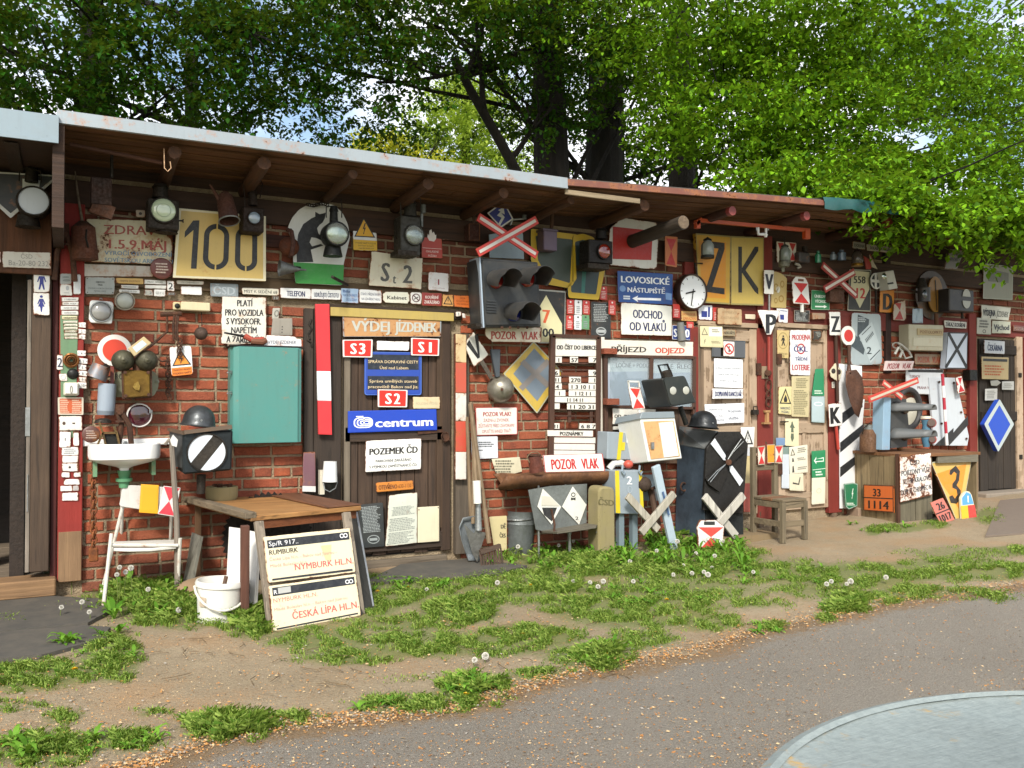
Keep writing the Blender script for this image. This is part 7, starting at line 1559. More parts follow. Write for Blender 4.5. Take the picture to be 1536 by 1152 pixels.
# clock
use('L')
ck=thing('station_clock','round white station clock in brown rim showing about 8:32','clock',W(655,680,.06));R=rad(655,566,112,.10)
obj('rim',MB().lathe([(R*.95,-.08),(R,-.06),(R,.0),(R*.97,.012),(R*.91,.012),(R*.90,-.0)],FYM(W(655,566,.10)),40),metal('4a3428','35261e',.4,.4),ck)
c=W(655,566,.095);obj('face',MB().lathe([(R*.91,-.0),(.0005,.0)],FYM(c),40),paint('dfe3e4',0,.05,.3),ck)
for k in range(12):
 a=math.radians(30*k);p=lambda r_:c+Vector((r_*math.sin(a),-.002,r_*math.cos(a)));obj('hour_mark',MB().beam(p(R*.72),p(R*.84),.005,.001,up=(0,1,0)),ink('151515'),ck)
for a,L,w_ in((math.radians(256),.52,.012),(math.radians(190),.80,.009)):obj('hand',MB().beam(c+Vector((-.15*R*math.sin(a),-.006,-.15*R*math.cos(a))),c+Vector((L*R*math.sin(a),-.006,L*R*math.cos(a))),w_,.002,up=(0,1,0)),BLK,ck)
obj('hub',MB().cyl(c+Vector((0,-.004,0)),c+Vector((0,-.012,0)),.008,.008,10),BLK,ck);obj('hanger',MB().tube([W(680,460,.1),W(668,390,.1),W(715,392,.12)],.008),IRON,ck)
t=thing('shoulder_tube','short grey ribbed tube hanging over the blue SV plate','tube',W(585,870,.08));obj('body',MB().cyl(W(588,868,.1),W(578,755,.1),.038,.03,12),paint('6c6f6e',.1,.6),t)
t=thing('orange_rail','long orange-red angle iron fixed under the eaves','rail',W(900,150,.4));ORR=paint('b0461e',.3,.4)
obj('bar',MB().beam(W(690,125,.45),(use('N')or W(632,106,.45)),.028,.03),ORR,t)
use('L');obj('bracket',MB().beam(W(672,150,.45),W(705,118,.45),.04,.03).box(-.02,.02,-.02,.02,-.05,.02,Matrix.Translation(W(682,140,.45))),ORR,t)
use('N');obj('bracket',MB().box(-.03,.03,-.02,.02,-.06,.02,Matrix.Translation(W(615,118,.45))),ORR,t)
t=thing('insulator_pair','pair of white porcelain insulators hanging from the orange angle iron','insulator',W(350,130,.45));PW=paint('d9dcdc',0,.1,.2)
for x in(318,366):obj('porcelain',vc(MB(),x,88,128,8,.45),PW,t)
obj('cross_piece',MB().tube([W(318,128,.45),W(345,130,.45),W(366,128,.45)],.012),PW,t);obj('cup',vc(MB(),364,130,148,14,.45,8),PW,t);obj('pin',wire([(305,72,.45),(308,105,.45)],.006),STEEL,t);obj('pin',wire([(380,72,.45),(380,105,.45)],.006),STEEL,t)
# handles and shovels on the far posts
def handle(nm,label,cat,a,b,d,mat,r=.014):
 t=thing(nm,label,cat,W(*b,d));obj('shaft',MB().tube([W(*a,d),W(*b,d)],r,8),mat,t);return t
HRED=paint('8f2f26',.15,.4);HBR=wood('5b3b2a','3e2a20','z')
obj('handle',MB().tube([W(383,762,.11),W(384,1000,.11)],.014,8),HRED,bpy.data.objects['priority_triangle'])
obj('handle',MB().tube([W(385,498,.11),W(386,600,.11)],.010,8),STEEL,next(o for o in bpy.data.objects if o.name.startswith('letter_sign')and 'black V on a post' in o['label']))
obj('handle',MB().tube([W(588,560,.09),W(588,610,.09)],.018,8),paint('d0d0cc'),bpy.data.objects['shunting_target'])
zl=next(o for o in bpy.data.objects if o.name.startswith('letter_sign')and 'black Z' in o['label']);obj('handle',MB().tube([W(797,752,.09),W(802,960,.09),W(808,1160,.09)],.016,8),HBR,zl)
use('O');kl=next(o for o in bpy.data.objects if o.name.startswith('letter_sign')and 'black K' in o['label']);obj('handle',MB().tube([W(798,325,.09),W(812,470,.09)],.016,8),paint('a5362a'),kl)
use('N')
t=thing('signal_paddle','round white paddle with red disc over the rusty shovel','paddle',W(875,820,.14));R=rad(875,755,60,.15)
obj('disc',MB().lathe([(R,-.01),(R,0),(.0005,0)],FYM(W(875,755,.15)),30),paint('d5d5d0',.05,.2),t);obj('red_centre',MB().lathe([(R*.62,-.004),(R*.62,.004),(.0005,.004)],FYM(W(875,755,.15)),30),paint('b8231c'),t)
def shovel(label,top,neck,quad,d,mat,hm):
 t=thing('shovel',label,'shovel',W(*neck,d));obj('shaft',MB().tube([W(*top,d),W(*neck,d)],.016,8),hm,t)
 wp=[W(x,y,d)for x,y in quad];c=sum(wp,Vector())/len(wp);n=len(wp)
 m=MB();V=[p+Vector((0,-.025,0))for p in wp]+[c+(p-c)*.6+Vector((0,.004,0))for p in wp]+[c+Vector((0,.01,0))]
 m.add(V,[(i,(i+1)%n,n+(i+1)%n,n+i)for i in range(n)]+[(n+i,n+(i+1)%n,2*n)for i in range(n)],smooth=True);o=obj('blade',m,mat,t);s_=o.modifiers.new('solid','SOLIDIFY');s_.thickness=.005
 obj('socket',MB().cyl(W(*neck,d+.01),W(neck[0],neck[1]-45,d),.024,.018,10),mat,t);return t
shovel('rusty pointed shovel hung upside down on the zigzag board',(878,812),(878,985),[(845,972),(910,965),(945,1010),(958,1090),(950,1170),(925,1260),(902,1240),(870,1160),(845,1060)],.16,metal('6a4a3a','4a352b',.6,.4,7),HBR)
use('P')
t=thing('target_disc','white quartered disc on a dark stem beside the 558 board','paddle',W(238,600,.08));R=rad(238,418,50,.09)
obj('disc',MB().lathe([(R,-.01),(R,0),(.0005,0)],FYM(W(238,418,.09)),26),paint('2c3238'),t);obj('ring',MB().lathe([(R,.0),(R,.006),(R*.82,.006)],FYM(W(238,418,.09)),26),paint('c3c6c2'),t);c=W(238,418,.10);obj('cross_arm',MB().beam(c-Vector((R*.85,0,0)),c+Vector((R*.85,0,0)),.03,.004,up=(0,1,0)),paint('c3c6c2'),t);obj('cross_arm',MB().beam(c-Vector((0,-.002,R*.85)),c+Vector((0,.002,R*.85)),.03,.004,up=(0,1,0)),paint('c3c6c2'),t);obj('stem',MB().tube([W(238,465,.08),W(240,610,.08)],.012),IRON,t)
t=thing('can_lamp','dented white can lamp with small round reflector','lamp',W(340,470,.14));obj('case',MB().prism([W(x,y,.2)for x,y in[(298,358),(348,350),(375,462),(322,472)]],(0,.12,0)),paint('b3b5ae',.1,.5),t,bevel=.006);obj('reflector',lens(MB(),288,388,20,.21,.4),reflector(),t);obj('slot',MB().prism([W(x,y,.204)for x,y in[(310,430),(345,424),(348,434),(313,440)]],(0,.003,0)),BLK,t)
t=thing('star_scraps','broken red and white triangular scraps pinned in the shade','scrap',W(1010,340,.1));use('N')
obj('red_piece',MB().prism([W(x,y,.12)for x,y in[(970,262),(1005,285),(1010,250),(1035,310),(1010,345),(985,345)]],(0,.006,0)),paint('8f2c24',.1),t);obj('white_piece',MB().prism([W(x,y,.13)for x,y in[(1005,255),(1030,300),(1055,345),(1020,330)]],(0,.006,0)),paint('a69f8a',.1),t)
t=thing('rusty_tin','brown rusty tin box behind the crossing cross arm','box',W(805,545,.1));obj('case',wb(MB(),762,472,850,546,.03,.12),metal('5e4030','453026',.7,.3),t,bevel=.004);obj('lid',wb(MB(),758,466,855,476,.03,.125),RUSTY,t)
t=thing('dark_lamp','dark shapeless lamp hanging near the green bottle','lamp',W(600,300,.1));obj('case',wb(MB(),575,235,640,300,.04,.14),paint('26242c',.2,.6),t,bevel=.01);obj('cap',vc(MB(),606,205,238,16,.09),IRON,t)
t=thing('small_clips','pale crumpled clip below the dark lamp','clip',W(560,335,.08));obj('clip',MB().tube([W(545,310,.08),W(570,318,.09),W(580,330,.09),W(560,338,.08)],.012),paint('a3a096',.1),t)
use('P')
t=thing('platform_paddle','large ochre oval paddle with black line on a dark round back','paddle',W(605,700,.1));obj('back_disc',MB().lathe([(rad(590,510,150,.06),-.01),(rad(590,510,150,.06),0),(.0005,0)],FYM(W(585,505,.06)),36),paint('3a2a1c',.3,.7),t)
a_=W(605,500,.1);R=rad(605,500,110,.1);obj('oval',MB().lathe([(R,-.01),(R,.004),(.0005,.006)],FYM(a_)@Matrix.Diagonal((.62,1,1,1)),36),paint('8a6424',.15,.4),t);obj('black_line',MB().beam(a_+Vector((-.01,-.009,R*.8)),a_+Vector((.01,-.009,-R*.9)),.01,.003,up=(0,1,0)),ink('1c1612'),t);obj('handle',MB().tube([W(610,618,.1),W(613,700,.1)],.022),wood('7a5034','543622','z'),t)
t=thing('dark_signal_box','black lamp box with two white half discs in the far shade','signal',W(765,610,.1));obj('case',wb(MB(),692,462,845,600,.05,.24),paint('1a1c24',.05,.4),t,bevel=.01)
R=rad(797,527,60,.25);c=W(797,527,.245)
for s in(1,-1):obj('half_disc',MB().prism([c+Vector((R*.62*math.cos(a),-.003,s*(R*.22+R*.78*math.sin(a))))for a in[k*math.pi/10 for k in range(11)]],(0,.004,0)),paint('a7aaa4'),t)
obj('stem',vc(MB(),770,600,650,8,.15),IRON,t)
t=thing('dark_lantern','dim hanging lantern left of the ochre paddle','lantern',W(520,560,.1));obj('body',vc(MB(),535,460,545,36,.22),paint('25272c',.1,.5),t);obj('cap',vc(MB(),520,400,460,18,.22,34),IRON,t);obj('side_glass',lens(MB(),545,500,30,.26,.3),glassy('2b3038',.1),t);obj('arm',MB().tube([W(455,470,.12),W(500,490,.15),W(520,520,.18)],.012),IRON,t)
t=thing('postoloprty_box','cream metal station box with POSTOLOPRTY plate','box',W(550,850,.1));obj('case',MB().prism([W(x,y,.16)for x,y in[(443,684),(657,690),(652,850),(443,845)]],(0,.13,0)),paint('a9a58e',.35,.5),t,bevel=.006)
wp=[W(x,y,.168)for x,y in[(495,710),(655,716),(653,755),(495,750)]];obj('name_strip',MB().prism(wp,(0,.006,0)),paint('a08f66',.2),t);m=MB();letters(m,Quad(*wp,n=NY),'POSTOLOPRTY',.1,.95,.25,.75,.015);obj('lettering',m,ink('6b4a2c'),t,recalc=False);obj('front_plate',MB().prism([W(x,y,.166)for x,y in[(470,766),(650,770),(648,824),(468,818)]],(0,.006,0)),paint('b5b29c',.25),t,bevel=.002)
t=thing('blue_rag','pale blue rag hung above the cream station box','rag',W(495,680,.1));m=MB();V=[]
for j in range(7):
 for i in range(7):x=465+i*10.5;y=588+j*15;V.append(W(x,y,.12+.012*math.sin(i*1.7+j*.5)))
m.add(V,[(j*7+i,j*7+i+1,j*7+8+i,j*7+7+i)for j in range(6)for i in range(6)],smooth=True);o=obj('cloth',m,paint('9fb0bd',0,.2,.8),t);o.modifiers.new('solid','SOLIDIFY').thickness=.003
t=thing('white_pincers','white painted pipe clamp hanging above the slanted POZOR VLAK','clamp',W(400,900,.12));
obj('arm',MB().tube([W(355,870,.13),W(375,830,.14),W(400,850,.14),W(385,890,.13)],.014),paint('b3b3ab'),t);obj('arm',MB().tube([W(372,800,.13),W(400,815,.14),W(440,850,.14),W(455,880,.13)],.012),paint('a5a59d'),t);obj('arm',MB().tube([W(400,850,.13),W(420,895,.14),W(460,885,.14)],.010),paint('b3b3ab'),t);obj('ring',MB().tube([W(365+25*math.cos(a),815+18*math.sin(a),.13)for a in[k*math.pi/5 for k in range(10)]],.006,6,closed=True),paint('9a9a92'),t)
S('route_board','white route board TURNOV PRAHA with black top band','sign',[(424,958),(655,962),(655,1118),(465,1115),(425,1060)],'c3c8cc',[('TURNOV',.08,.36,.24,.36,'6d3a3a',.012),('PRAHA V',.29,.60,.68,.80,'6d3a3a',.012)],quad=[(424,958),(655,962),(655,1118),(424,1115)],marks=[('black_band',[[(.05,.02),(.98,.02),(.98,.14),(.05,.14)]],'17181a')],d=.08,rust=.08)
# ================================================================== tools, cabinets and things towards the far end
use('I')
WD=wood('9a8466','6b5841','z',.75)
def tool(nm,label,top,bot,d0,d1,r=.015,mat=WD):
 t=thing(nm,label,nm.replace('_',' '),W(*bot,d1));obj('shaft',MB().tube([W(*top,d0),W(*bot,d1)],r,8),mat,t);return t
t=tool('grain_shovel','wide aluminium grain shovel leaning by the plank door',(868,-10),(862,600),.1,.3)
m=MB();V=[];q_=[(775,620),(800,562),(862,550),(905,555),(900,640),(905,825),(832,828),(790,700)]
wp=[W(x,y,.30)for x,y in q_];c=W(850,690,.25);m.add(wp+[c+(p-c)*.75+Vector((0,.035,0))for p in wp],[(i,(i+1)%8,8+(i+1)%8,8+i)for i in range(8)]+[tuple(range(8,16))],smooth=True)
o=obj('blade',m,metal('9ba2a6','7f8588',.4,.6,5),t);o.modifiers.new('solid','SOLIDIFY').thickness=.004
t=tool('spade','steel spade with worn blade in front of the grain shovel',(850,-150),(895,560),.12,.36,.017)
obj('blade',MB().prism([W(x,y,.38)for x,y in[(808,600),(868,660),(880,640),(945,655),(905,760),(888,835),(860,790)]],(0,.006,0)),metal('8b8b85','64625c',.45,.6,8),t);obj('socket',MB().cyl(W(893,470,.37),W(896,640,.38),.02,.028,10),STEEL,t)
t=tool('pole','pale wooden pole with a white wrap among the leaning tools',(825,-60),(850,590),.1,.2);obj('white_wrap',MB().cyl(W(884,335,.4),W(890,472,.4),.03,.03,12),paint('dcdad2',0,.1),t)
t=tool('garden_rake','wooden rake standing head-down with brown tines',(845,-140),(962,720),.14,.42,.018)
a,b=W(905,775,.44),W(1030,735,.44);obj('head',MB().beam(a,b,.03,.03),wood('6b5545','483a2f','x'),t)
for k in range(9):p=a.lerp(b,k/8);obj('tine',MB().beam(p,p+Vector((.01,-.02,-.125)),.012,.008),wood('6b5545','483a2f','z'),t)
use('R')
t=thing('rubbish_bin','dented galvanised rubbish bin with hoop handle','bin',G(*px(400,605)));p0=G(*px(400,612));Hb=hz(p0,px(408,352)[1]);Rb=.135
obj('drum',MB().lathe([(Rb*.84,.0),(Rb*.86,.01),(Rb*.95,Hb*.66),(Rb*1.0,Hb*.70),(Rb*.98,Hb*.73),(Rb*1.02,Hb*.98),(Rb*1.05,Hb),(Rb*1.0,Hb),(Rb*.92,Hb*.7),(Rb*.8,.03),(.001,.03)],Matrix.Translation(p0)@Matrix.Rotation(.05,4,'Y'),32),GALV,t)
obj('hoop',MB().tube([p0+Vector((Rb*1.03*math.cos(a),Rb*1.03*math.sin(a),Hb*.82))for a in[k*math.pi/12 for k in range(24)]],.005,6,closed=True),STEEL,t);obj('knob',MB().cyl(p0+Vector((Rb*.9,-.07,Hb*.78)),p0+Vector((Rb*1.05,-.1,Hb*.78)),.022,.022,12),STEEL,t)
S('board_scrap','cream board scrap with black letters DĚ behind the bin','board',[(222,392),(330,385),(330,600),(255,600)],'c7b98c',[('DĚ',.62,.92,.24,.36,'1c1c1c',.03),('ČES',.5,.9,.50,.62,'1c1c1c',.03)],d=.08,rust=0,dirt=.4)
bn=thing('plate_bench','old tube-legged seat frame carrying a grey plate with two hazard diamonds','seat',G(*px(700,560)))
pp=[W(x,y,.28)for x,y in[(463,226),(600,202),(825,188),(822,430),(700,458),(545,478),(510,470)]];obj('back_plate',MB().prism(pp,(0,.008,0)),metal('868b88','686c69',.5,.5,5),bn)
for q_,lb in(([(553,218),(666,330),(606,440),(520,330)],'diamond'),([(738,205),(822,318),(776,440),(672,330)],'diamond')):
 wq=[W(x,y,.292)for x,y in q_];o=obj('hazard_diamond',MB().prism(wq,(0,.006,0)),paint('d0d0c8',.05,.25),bn)
 if q_[0][0]<600:obj('black_half',MB().prism([W(x,y,.294)for x,y in[(548,335),(640,335),(608,420),(560,380)]],(0,.002,0)),ink('262626'),bn);obj('sticker',MB().prism([W(x,y,.296)for x,y in[(548,262),(600,268),(655,325),(545,322)]],(0,.002,0)),paint('c2beb0'),bn)
 else:m=MB();Q_=Quad(W(705,225,.294),W(775,225,.294),W(775,425,.294),W(705,425,.294),n=NY);ringp(m,Q_,circ(.5,.15,.2,.07,10),circ(.5,.15,.14,.045,10),0);poly(m,Q_,bar((.3,.26),(.7,.30),.05),0);poly(m,Q_,bar((.7,.26),(.3,.30),.05),.0003);letters(m,Q_,'2',.7,.95,.82,.93,.02,0);obj('skull_mark',m,ink('33332f'),bn)
obj('seat_board',MB().prism([W(545,478,.28),W(905,418,.28),W(880,450,.5),W(640,485,.55)],(0,0,-.015)),wood('7a7466','55503f','x'),bn)
for x,y2 in((720,575),(905,520)):obj('leg',MB().tube([W(x-25,485,.42),W(x-5,490,.43),Vector((W(x,y2,.43).x,-.43,0))],.012,8),STEEL,bn)
obj('leg',MB().tube([W(525,190,.25),Vector((W(528,560,.26).x,-.26,0))],.010,8),STEEL,bn);obj('leg',MB().tube([W(690,182,.25),W(692,240,.25)],.010,8),STEEL,bn);obj('dried_stem',MB().tube([W(605,345,.45),W(625,440,.45),W(622,480,.47),W(660,490,.47)],.009,6),RUSTY,bn)
# stone
t=thing('boundary_stone','round-shouldered mossy sandstone marker carved ČSD','stone',G(*px(920,560)));d1=.46
fr=rounded([W(897,205,d1),W(1000,208,d1),Vector((W(1003,560,d1).x,-d1,-.01)),Vector((W(897,560,d1).x,-d1,-.01))],.06,6);ST=paint('857b54',0,.9,.95)
m=MB().prism(fr,(0,.17,0));o=obj('block',m,ST,t,bevel=.015);m=MB();letters(m,Quad(W(893,275,d1),W(995,283,d1),W(995,330,d1),W(893,322,d1),n=NY),'ČSD',.03,.95,.1,.9,.03,.001);obj('lettering',m,ink('57502f'),t)
# numbered boxes
use('M')
def numbered(label,q,d,dep,nn,nq,bands,legs=None):
 t=thing('numbered_box',label,'box',W(*q[3],d));obj('case',MB().prism([W(x,y,d)for x,y in q],(0,dep,0)),paint('8b97a0',.05,.35,.45),t,bevel=.006)
 for b in bands:obj('yellow_band',MB().prism([W(x,y,d+.004)for x,y in b],(0,.003,0)),paint('cdb822',0,.2),t)
 m=MB();letters(m,Quad(*[W(x,y,d+.004)for x,y in nq],n=NY),nn,0,1,0,1,.03,.0015);obj('numeral',m,ink('dfe3e6'),t);return t
numbered('grey box with yellow bands and white number 1 under the rusty white box',[(130,525),(342,535),(325,702),(126,694)],.30,.16,'1',[(240,552),(260,552),(260,592),(240,592)],[[(203,527),(226,528),(208,698),(186,697)],[(322,534),(340,535),(324,700),(300,700)],[(218,590),(238,590),(234,640),(214,640)]])
t=numbered('tall grey cabinet with yellow edges and white number 2 on legs',[(175,765),(342,763),(356,1035),(180,1032)],.40,.20,'2',[(248,798),(278,798),(278,850),(248,850)],[[(176,765),(200,765),(208,1028),(181,1026)],[(322,765),(340,765),(354,1030),(334,1030)]])
for x in(205,288):obj('leg',MB().beam(W(x,1030,.34),Vector((W(x,1030,.34).x,-.34,0)),.05,.05,up=(0,1,0)),paint('6f7f88',.1,.5),t)
obj('ghost_numeral',(lambda m:(ringp(m,Quad(*[W(x,y,.404)for x,y in[(250,858),(284,858),(284,905),(250,905)]],n=NY),circ(.5,.5,.45,.5,12),circ(.5,.5,.3,.38,12),.001),m)[1])(MB()),ink('9aa5ad'),t)
for x in(222,328):obj('hook',MB().tube([W(x,735,.38),W(x-4,770,.42),W(x+6,792,.42),W(x+14,770,.42)],.009,7),paint('7f8f9b'),t)
t=thing('cloth_bundle','white cloth bundle and red flower wedged behind the number 2 cabinet','bundle',W(190,770,.3));obj('bundle',MB().tube([W(140,755,.26),W(165,722,.27),W(205,715,.28),W(235,730,.28)],.03,9),paint('c5c5c2',0,.6),t);obj('red_lamp',MB().lathe([(.04*math.cos(a)+.001,.035*math.sin(a))for a in[(-.5+k/8)*math.pi for k in range(9)]],Matrix.Translation(W(257,726,.33)),12),paint('b8483a',0,.4),t)
t=thing('valve_wheel','rusty valve mechanism on the side of the number 2 cabinet','valve',W(365,900,.4));obj('body',MB().lathe([(.001,-.03),(.06,-.03),(.065,0),(.05,.03),(.02,.05),(.001,.05)],FYM(W(358,850,.40)),9),metal('4f3f34','362a22',.8,.3,18),t);obj('arm',MB().tube([W(358,850,.42),W(400,880,.4),W(420,870,.38)],.014),RUSTY,t);obj('pole',MB().tube([W(395,880,.34),W(440,1100,.36)],.028,8),wood('6e5343','493527','z'),t);obj('plate',MB().prism([W(x,y,.3)for x,y in[(340,790),(470,790),(470,950),(355,950)]],(0,.02,0)),paint('77858c',.2,.6),t)
t=thing('instrument_box','white rust-stained instrument box with sloping grey lid on a leaning post','box',W(470,720,.3));d_=.52
IB=[W(x,y,d_)for x,y in[(330,442),(545,436),(590,690),(382,712)]];obj('case',MB().prism(IB,(-.02,.30,-.04)),paint('dadbd6',.0,.25,.4),t,bevel=.006)
obj('lid',MB().prism([W(x,y,d_+.01)for x,y in[(343,404),(540,400),(546,440),(328,446)]],(-.02,.34,-.05)),paint('7f8b92',.1,.4,.4),t,bevel=.004)
obj('door',MB().prism([W(x,y,d_+.006)for x,y in[(352,462),(536,456),(576,676),(398,694)]],(0,.004,0)),paint('cfa06a',.45,.6),t)
obj('door_panel',MB().prism([W(x,y,d_+.009)for x,y in[(445,470),(532,462),(568,672),(478,684)]],(0,.004,0)),paint('dcdcd6',.12,.3),t);obj('handle',wb(MB(),400,590,418,632,d_,d_+.02),STEEL,t)
obj('post',MB().beam(W(425,735,.50),Vector((W(538,1148,.44).x,-.44,0)),.075,.03,up=(0,1,0)),paint('a9b9c4',.05,.3),t,bevel=.003);obj('post_print',MB().beam(W(470,895,.505),W(508,1040,.495),.018,.002,up=(0,1,0)),ink('3f5a80'),t)
S('shunting_target','hand-held white target with red bow tie leaning on the glazed case','sign',[(258,248),(330,252),(362,384),(284,388)],'d3d3ce',marks=[('bow_tie',[[(.1,.06),(.95,.06),(.5,.5)],[(.5,.5),(.93,.94),(.05,.96)]],'c33022')],d=.40,t=.01)
tg=next(o for o in bpy.data.objects if o.name.startswith('shunting_target')and 'hand-held' in o['label']);obj('grip',MB().beam(W(262,250,.405),W(256,212,.405),.012,.01).beam(W(326,252,.405),W(320,214,.405),.012,.01).beam(W(254,214,.405),W(322,216,.405),.012,.014),paint('cfcfc8'),tg);obj('stub',MB().cyl(W(322,388,.4),W(326,415,.4),.012,.012,8),paint('cfcfc8'),tg)
t=thing('lamp_case','black two-eyed signal lamp with milky side pane, tilted on a rod','lamp',W(600,480,.4));d_=.50
obj('case',MB().prism(rounded([W(x,y,d_)for x,y in[(466,196),(606,180),(678,345),(516,372)]],.02),(-.03,.26,-.01)),paint('23282a',0,.3,.35),t,bevel=.004)
obj('front',MB().prism(rounded([W(x,y,d_+.012)for x,y in[(474,192),(604,178),(672,340),(520,362)]],.03),(0,.01,0)),paint('1c2423',0,.3,.35),t)
for x,y in((534,272),(614,270)):obj('eye',lens(MB(),x,y,25,d_+.014,.15),paint('a9aaa0',0,.2,.2),t)
obj('side_pane',MB().prism([W(425,238,.31),W(455,232,.42),W(490,350,.42),W(468,362,.31)],(-.004,0,0)),paint('aebccb',0,.2,.15),t);obj('hand_hoop',MB().tube([W(470,190,.45),W(442,115,.45),W(498,110,.45),W(524,180,.45)],.010,8),BLK,t);obj('collar',MB().cyl(W(488,150,.43),W(498,190,.43),.045,.05,14),IRON,t);obj('rod',MB().cyl(W(578,372,.42),W(615,480,.42),.022,.022,10),BLK,t)
helmet('black steel helmet on the big dark switch signal',720,470,80,.40,metal('2c2f31','222426',.4,.5,7))
t=thing('switch_signal','big dark octagonal switch signal box with crossed black and white vanes','signal',W(800,1100,.3));d_=.47
fp=[(818,526),(945,524),(997,600),(966,1030),(722,1010),(742,626)];fr=[W(x,y,d_)for x,y in fp]
DKB=metal('24272b','1b1d20',.45,.45,5)
obj('front_face',MB().prism(fr,(0,.03,0)),metal('1b1a19','24211d',.6,.2,6),t,bevel=.003)
obj('flank',MB().prism([W(562,598,.08),W(742,628,.44),W(724,1015,.44),Vector((W(735,1110,.42).x,-.42,.01)),Vector((W(545,1095,.08).x,-.08,.01))],(.012,.004,0)),metal('4c5a68','333c45',.4,.2,4),t)
obj('shoulder',MB().prism([W(562,598,.08),W(566,490,.06),W(814,520,.42),W(742,626,.45)],(0,.01,-.01)),paint('5d6264',.2,.6,.5),t)
obj('base_box',MB().prism([W(735,1010,.43),W(965,1030,.43),Vector((W(968,1150,.43).x,-.43,0)),Vector((W(735,1150,.43).x,-.43,0))],(0,.35,0)),metal('2a2f30','1f2323',.6,.3),t)
for(x0,y0),(x1,y1),c_,w_ in(((772,575),(858,700),'cdd3d8',.075),((885,735),(955,850),'cdd3d8',.075)):obj('white_vane',MB().prism([W(*p_,d_+.012)for p_ in([(792,566),(858,670),(858,702),(845,700),(766,600)]if x0<800 else[(882,740),(900,735),(966,825),(945,860),(885,770)])],(0,.005,0)),paint(c_,0,.2),t)
for pts in([(862,690),(880,650),(960,562),(992,606),(985,640),(900,712),(884,716)],[(865,725),(870,790),(822,897),(755,850),(735,815),(800,770),(850,735)]):obj('black_vane',MB().prism([W(*p_,d_+.03)for p_ in pts],(0,.018,0)),metal('201d1a','16130f',.6,.2),t)
for k in(0,14):obj('vane_edge',MB().tube([W(748+k,828+k*.6,d_+.045),W(800+k,770,d_+.045),W(862,722,d_+.045)],.004,5).tube([W(870,700,d_+.045),W(895+k*.4,655,d_+.045),W(955+k,570+k,d_+.045)],.004,5),STEEL,t)
obj('pivot',MB().cyl(W(876,713,d_),W(876,713,d_+.07),.03,.024,12),RUSTY,t);obj('latch_ring',MB().tube([W(598+18*math.cos(a),865+26*math.sin(a),.19)for a in[k*math.pi/6 for k in range(12)]],.007,6,closed=True),RUSTY,t)
CRW=wood('c9c3b4','97907f','z',.7)
def xpost(label,a,b,c,e,d,mat,w_=.062):
 t=thing('wooden_cross',label,'cross',W(*b,d))
 for i,(p,q)in enumerate(((a,b),(c,e))):obj('bar',MB().beam(W(*p,d+.03*i),W(*q,d+.03*i),w_,.028,up=(0,1,0)),mat,t,bevel=.003)
xpost('weathered wooden cross standing in the grass before the number 2 cabinet',(250,920),(440,1130),(540,905),(335,1150),.50,CRW,.06)
xpost('clean white wooden cross leaning on the big switch signal',(726,922),(920,1170),(968,915),(812,1098),.52,wood('d6d2c8','b5b0a2','z',.6),.068)
S('shunting_target','low white target with red triangle and slot standing in the grass','sign',[(700,1070),(800,1070),(850,1110),(838,1240),(690,1240),(682,1110)],'d9d9d5',quad=[(682,1070),(850,1070),(850,1240),(682,1240)],marks=[('bow_tie',[[(.03,.26),(.96,.26),(.5,.62)],[(.5,.62),(.85,.99),(.15,.99)]],'d0463c'),('slot',[[(.24,.05),(.64,.05),(.64,.18),(.24,.18)]],'2a2a28')],d=.58,t=.012,r=.01)
xp=thing('concrete_foot','low mossy block under the big switch signal','block',W(830,1200,.5));obj('block',MB().prism([Vector((4.75,-.5,.07)),Vector((5.6,-.5,.07)),Vector((5.6,-.5,-.02)),Vector((4.75,-.5,-.02))],(0,.3,0)),paint('7d6a4c',0,.8,.9),xp)
# chair
use('O')
bf=G(*px(470,1050));br_=G(*px(605,1025));bl_=G(*px(288,1015));bk=br_+(bl_-bf);SH=hz(bf,px(470,775)[1]);GW=wood('85785f','5c5240','z',.85);GX=wood('8a7b60','5f5341','x',.85)
t=thing('wooden_chair','weathered grey-brown wooden chair standing before the third door','chair',(bf+bk)/2)
BH=hz(bl_,px(318,455)[1])
for p,h_ in((bf,SH-.03),(br_,SH-.03),(bl_,BH),(bk,BH)):obj('leg',MB().beam(Vector((p.x,p.y,p.z)),Vector((p.x,p.y,h_)),.042,.042,up=(0,1,0)),GW,t,bevel=.003)
ce=(bf+br_+bl_+bk)/4
for k in range(3):
 a,b=bl_.lerp(bf,(k+.03)/3),bl_.lerp(bf,(k+.97)/3);a2,b2=bk.lerp(br_,(k+.03)/3),bk.lerp(br_,(k+.97)/3)
 obj('seat_slat',MB().prism([ce+(Vector((p.x,p.y,0))-Vector((ce.x,ce.y,0)))*1.1+Vector((0,0,SH-.03-ce.z))for p in(a,b,b2,a2)],(0,0,.022)),[GX,wood('9a6f4c','6e4c33','x'),GX][k],t,bevel=.003)
for h_,prs in((SH-.06,((bf,br_),(br_,bk),(bl_,bf),(bl_,bk))),(SH*.45,((bf,br_),(bl_,bf))),(SH+.24,((bl_,bk),)),(BH-.03,((bl_,bk),))):
 for a,b in prs:obj('rail',MB().beam(Vector((a.x,a.y,h_)),Vector((b.x,b.y,h_)),.022,.05),GX,t,bevel=.002)
n_=(bk-bl_).cross(Vector((0,0,1))).normalized();pq=(bl_+Vector((0,0,BH))-n_*.0,n_)
if n_.dot(CAM-bl_)<0:n_=-n_
pq=(bl_+n_*.035,n_)
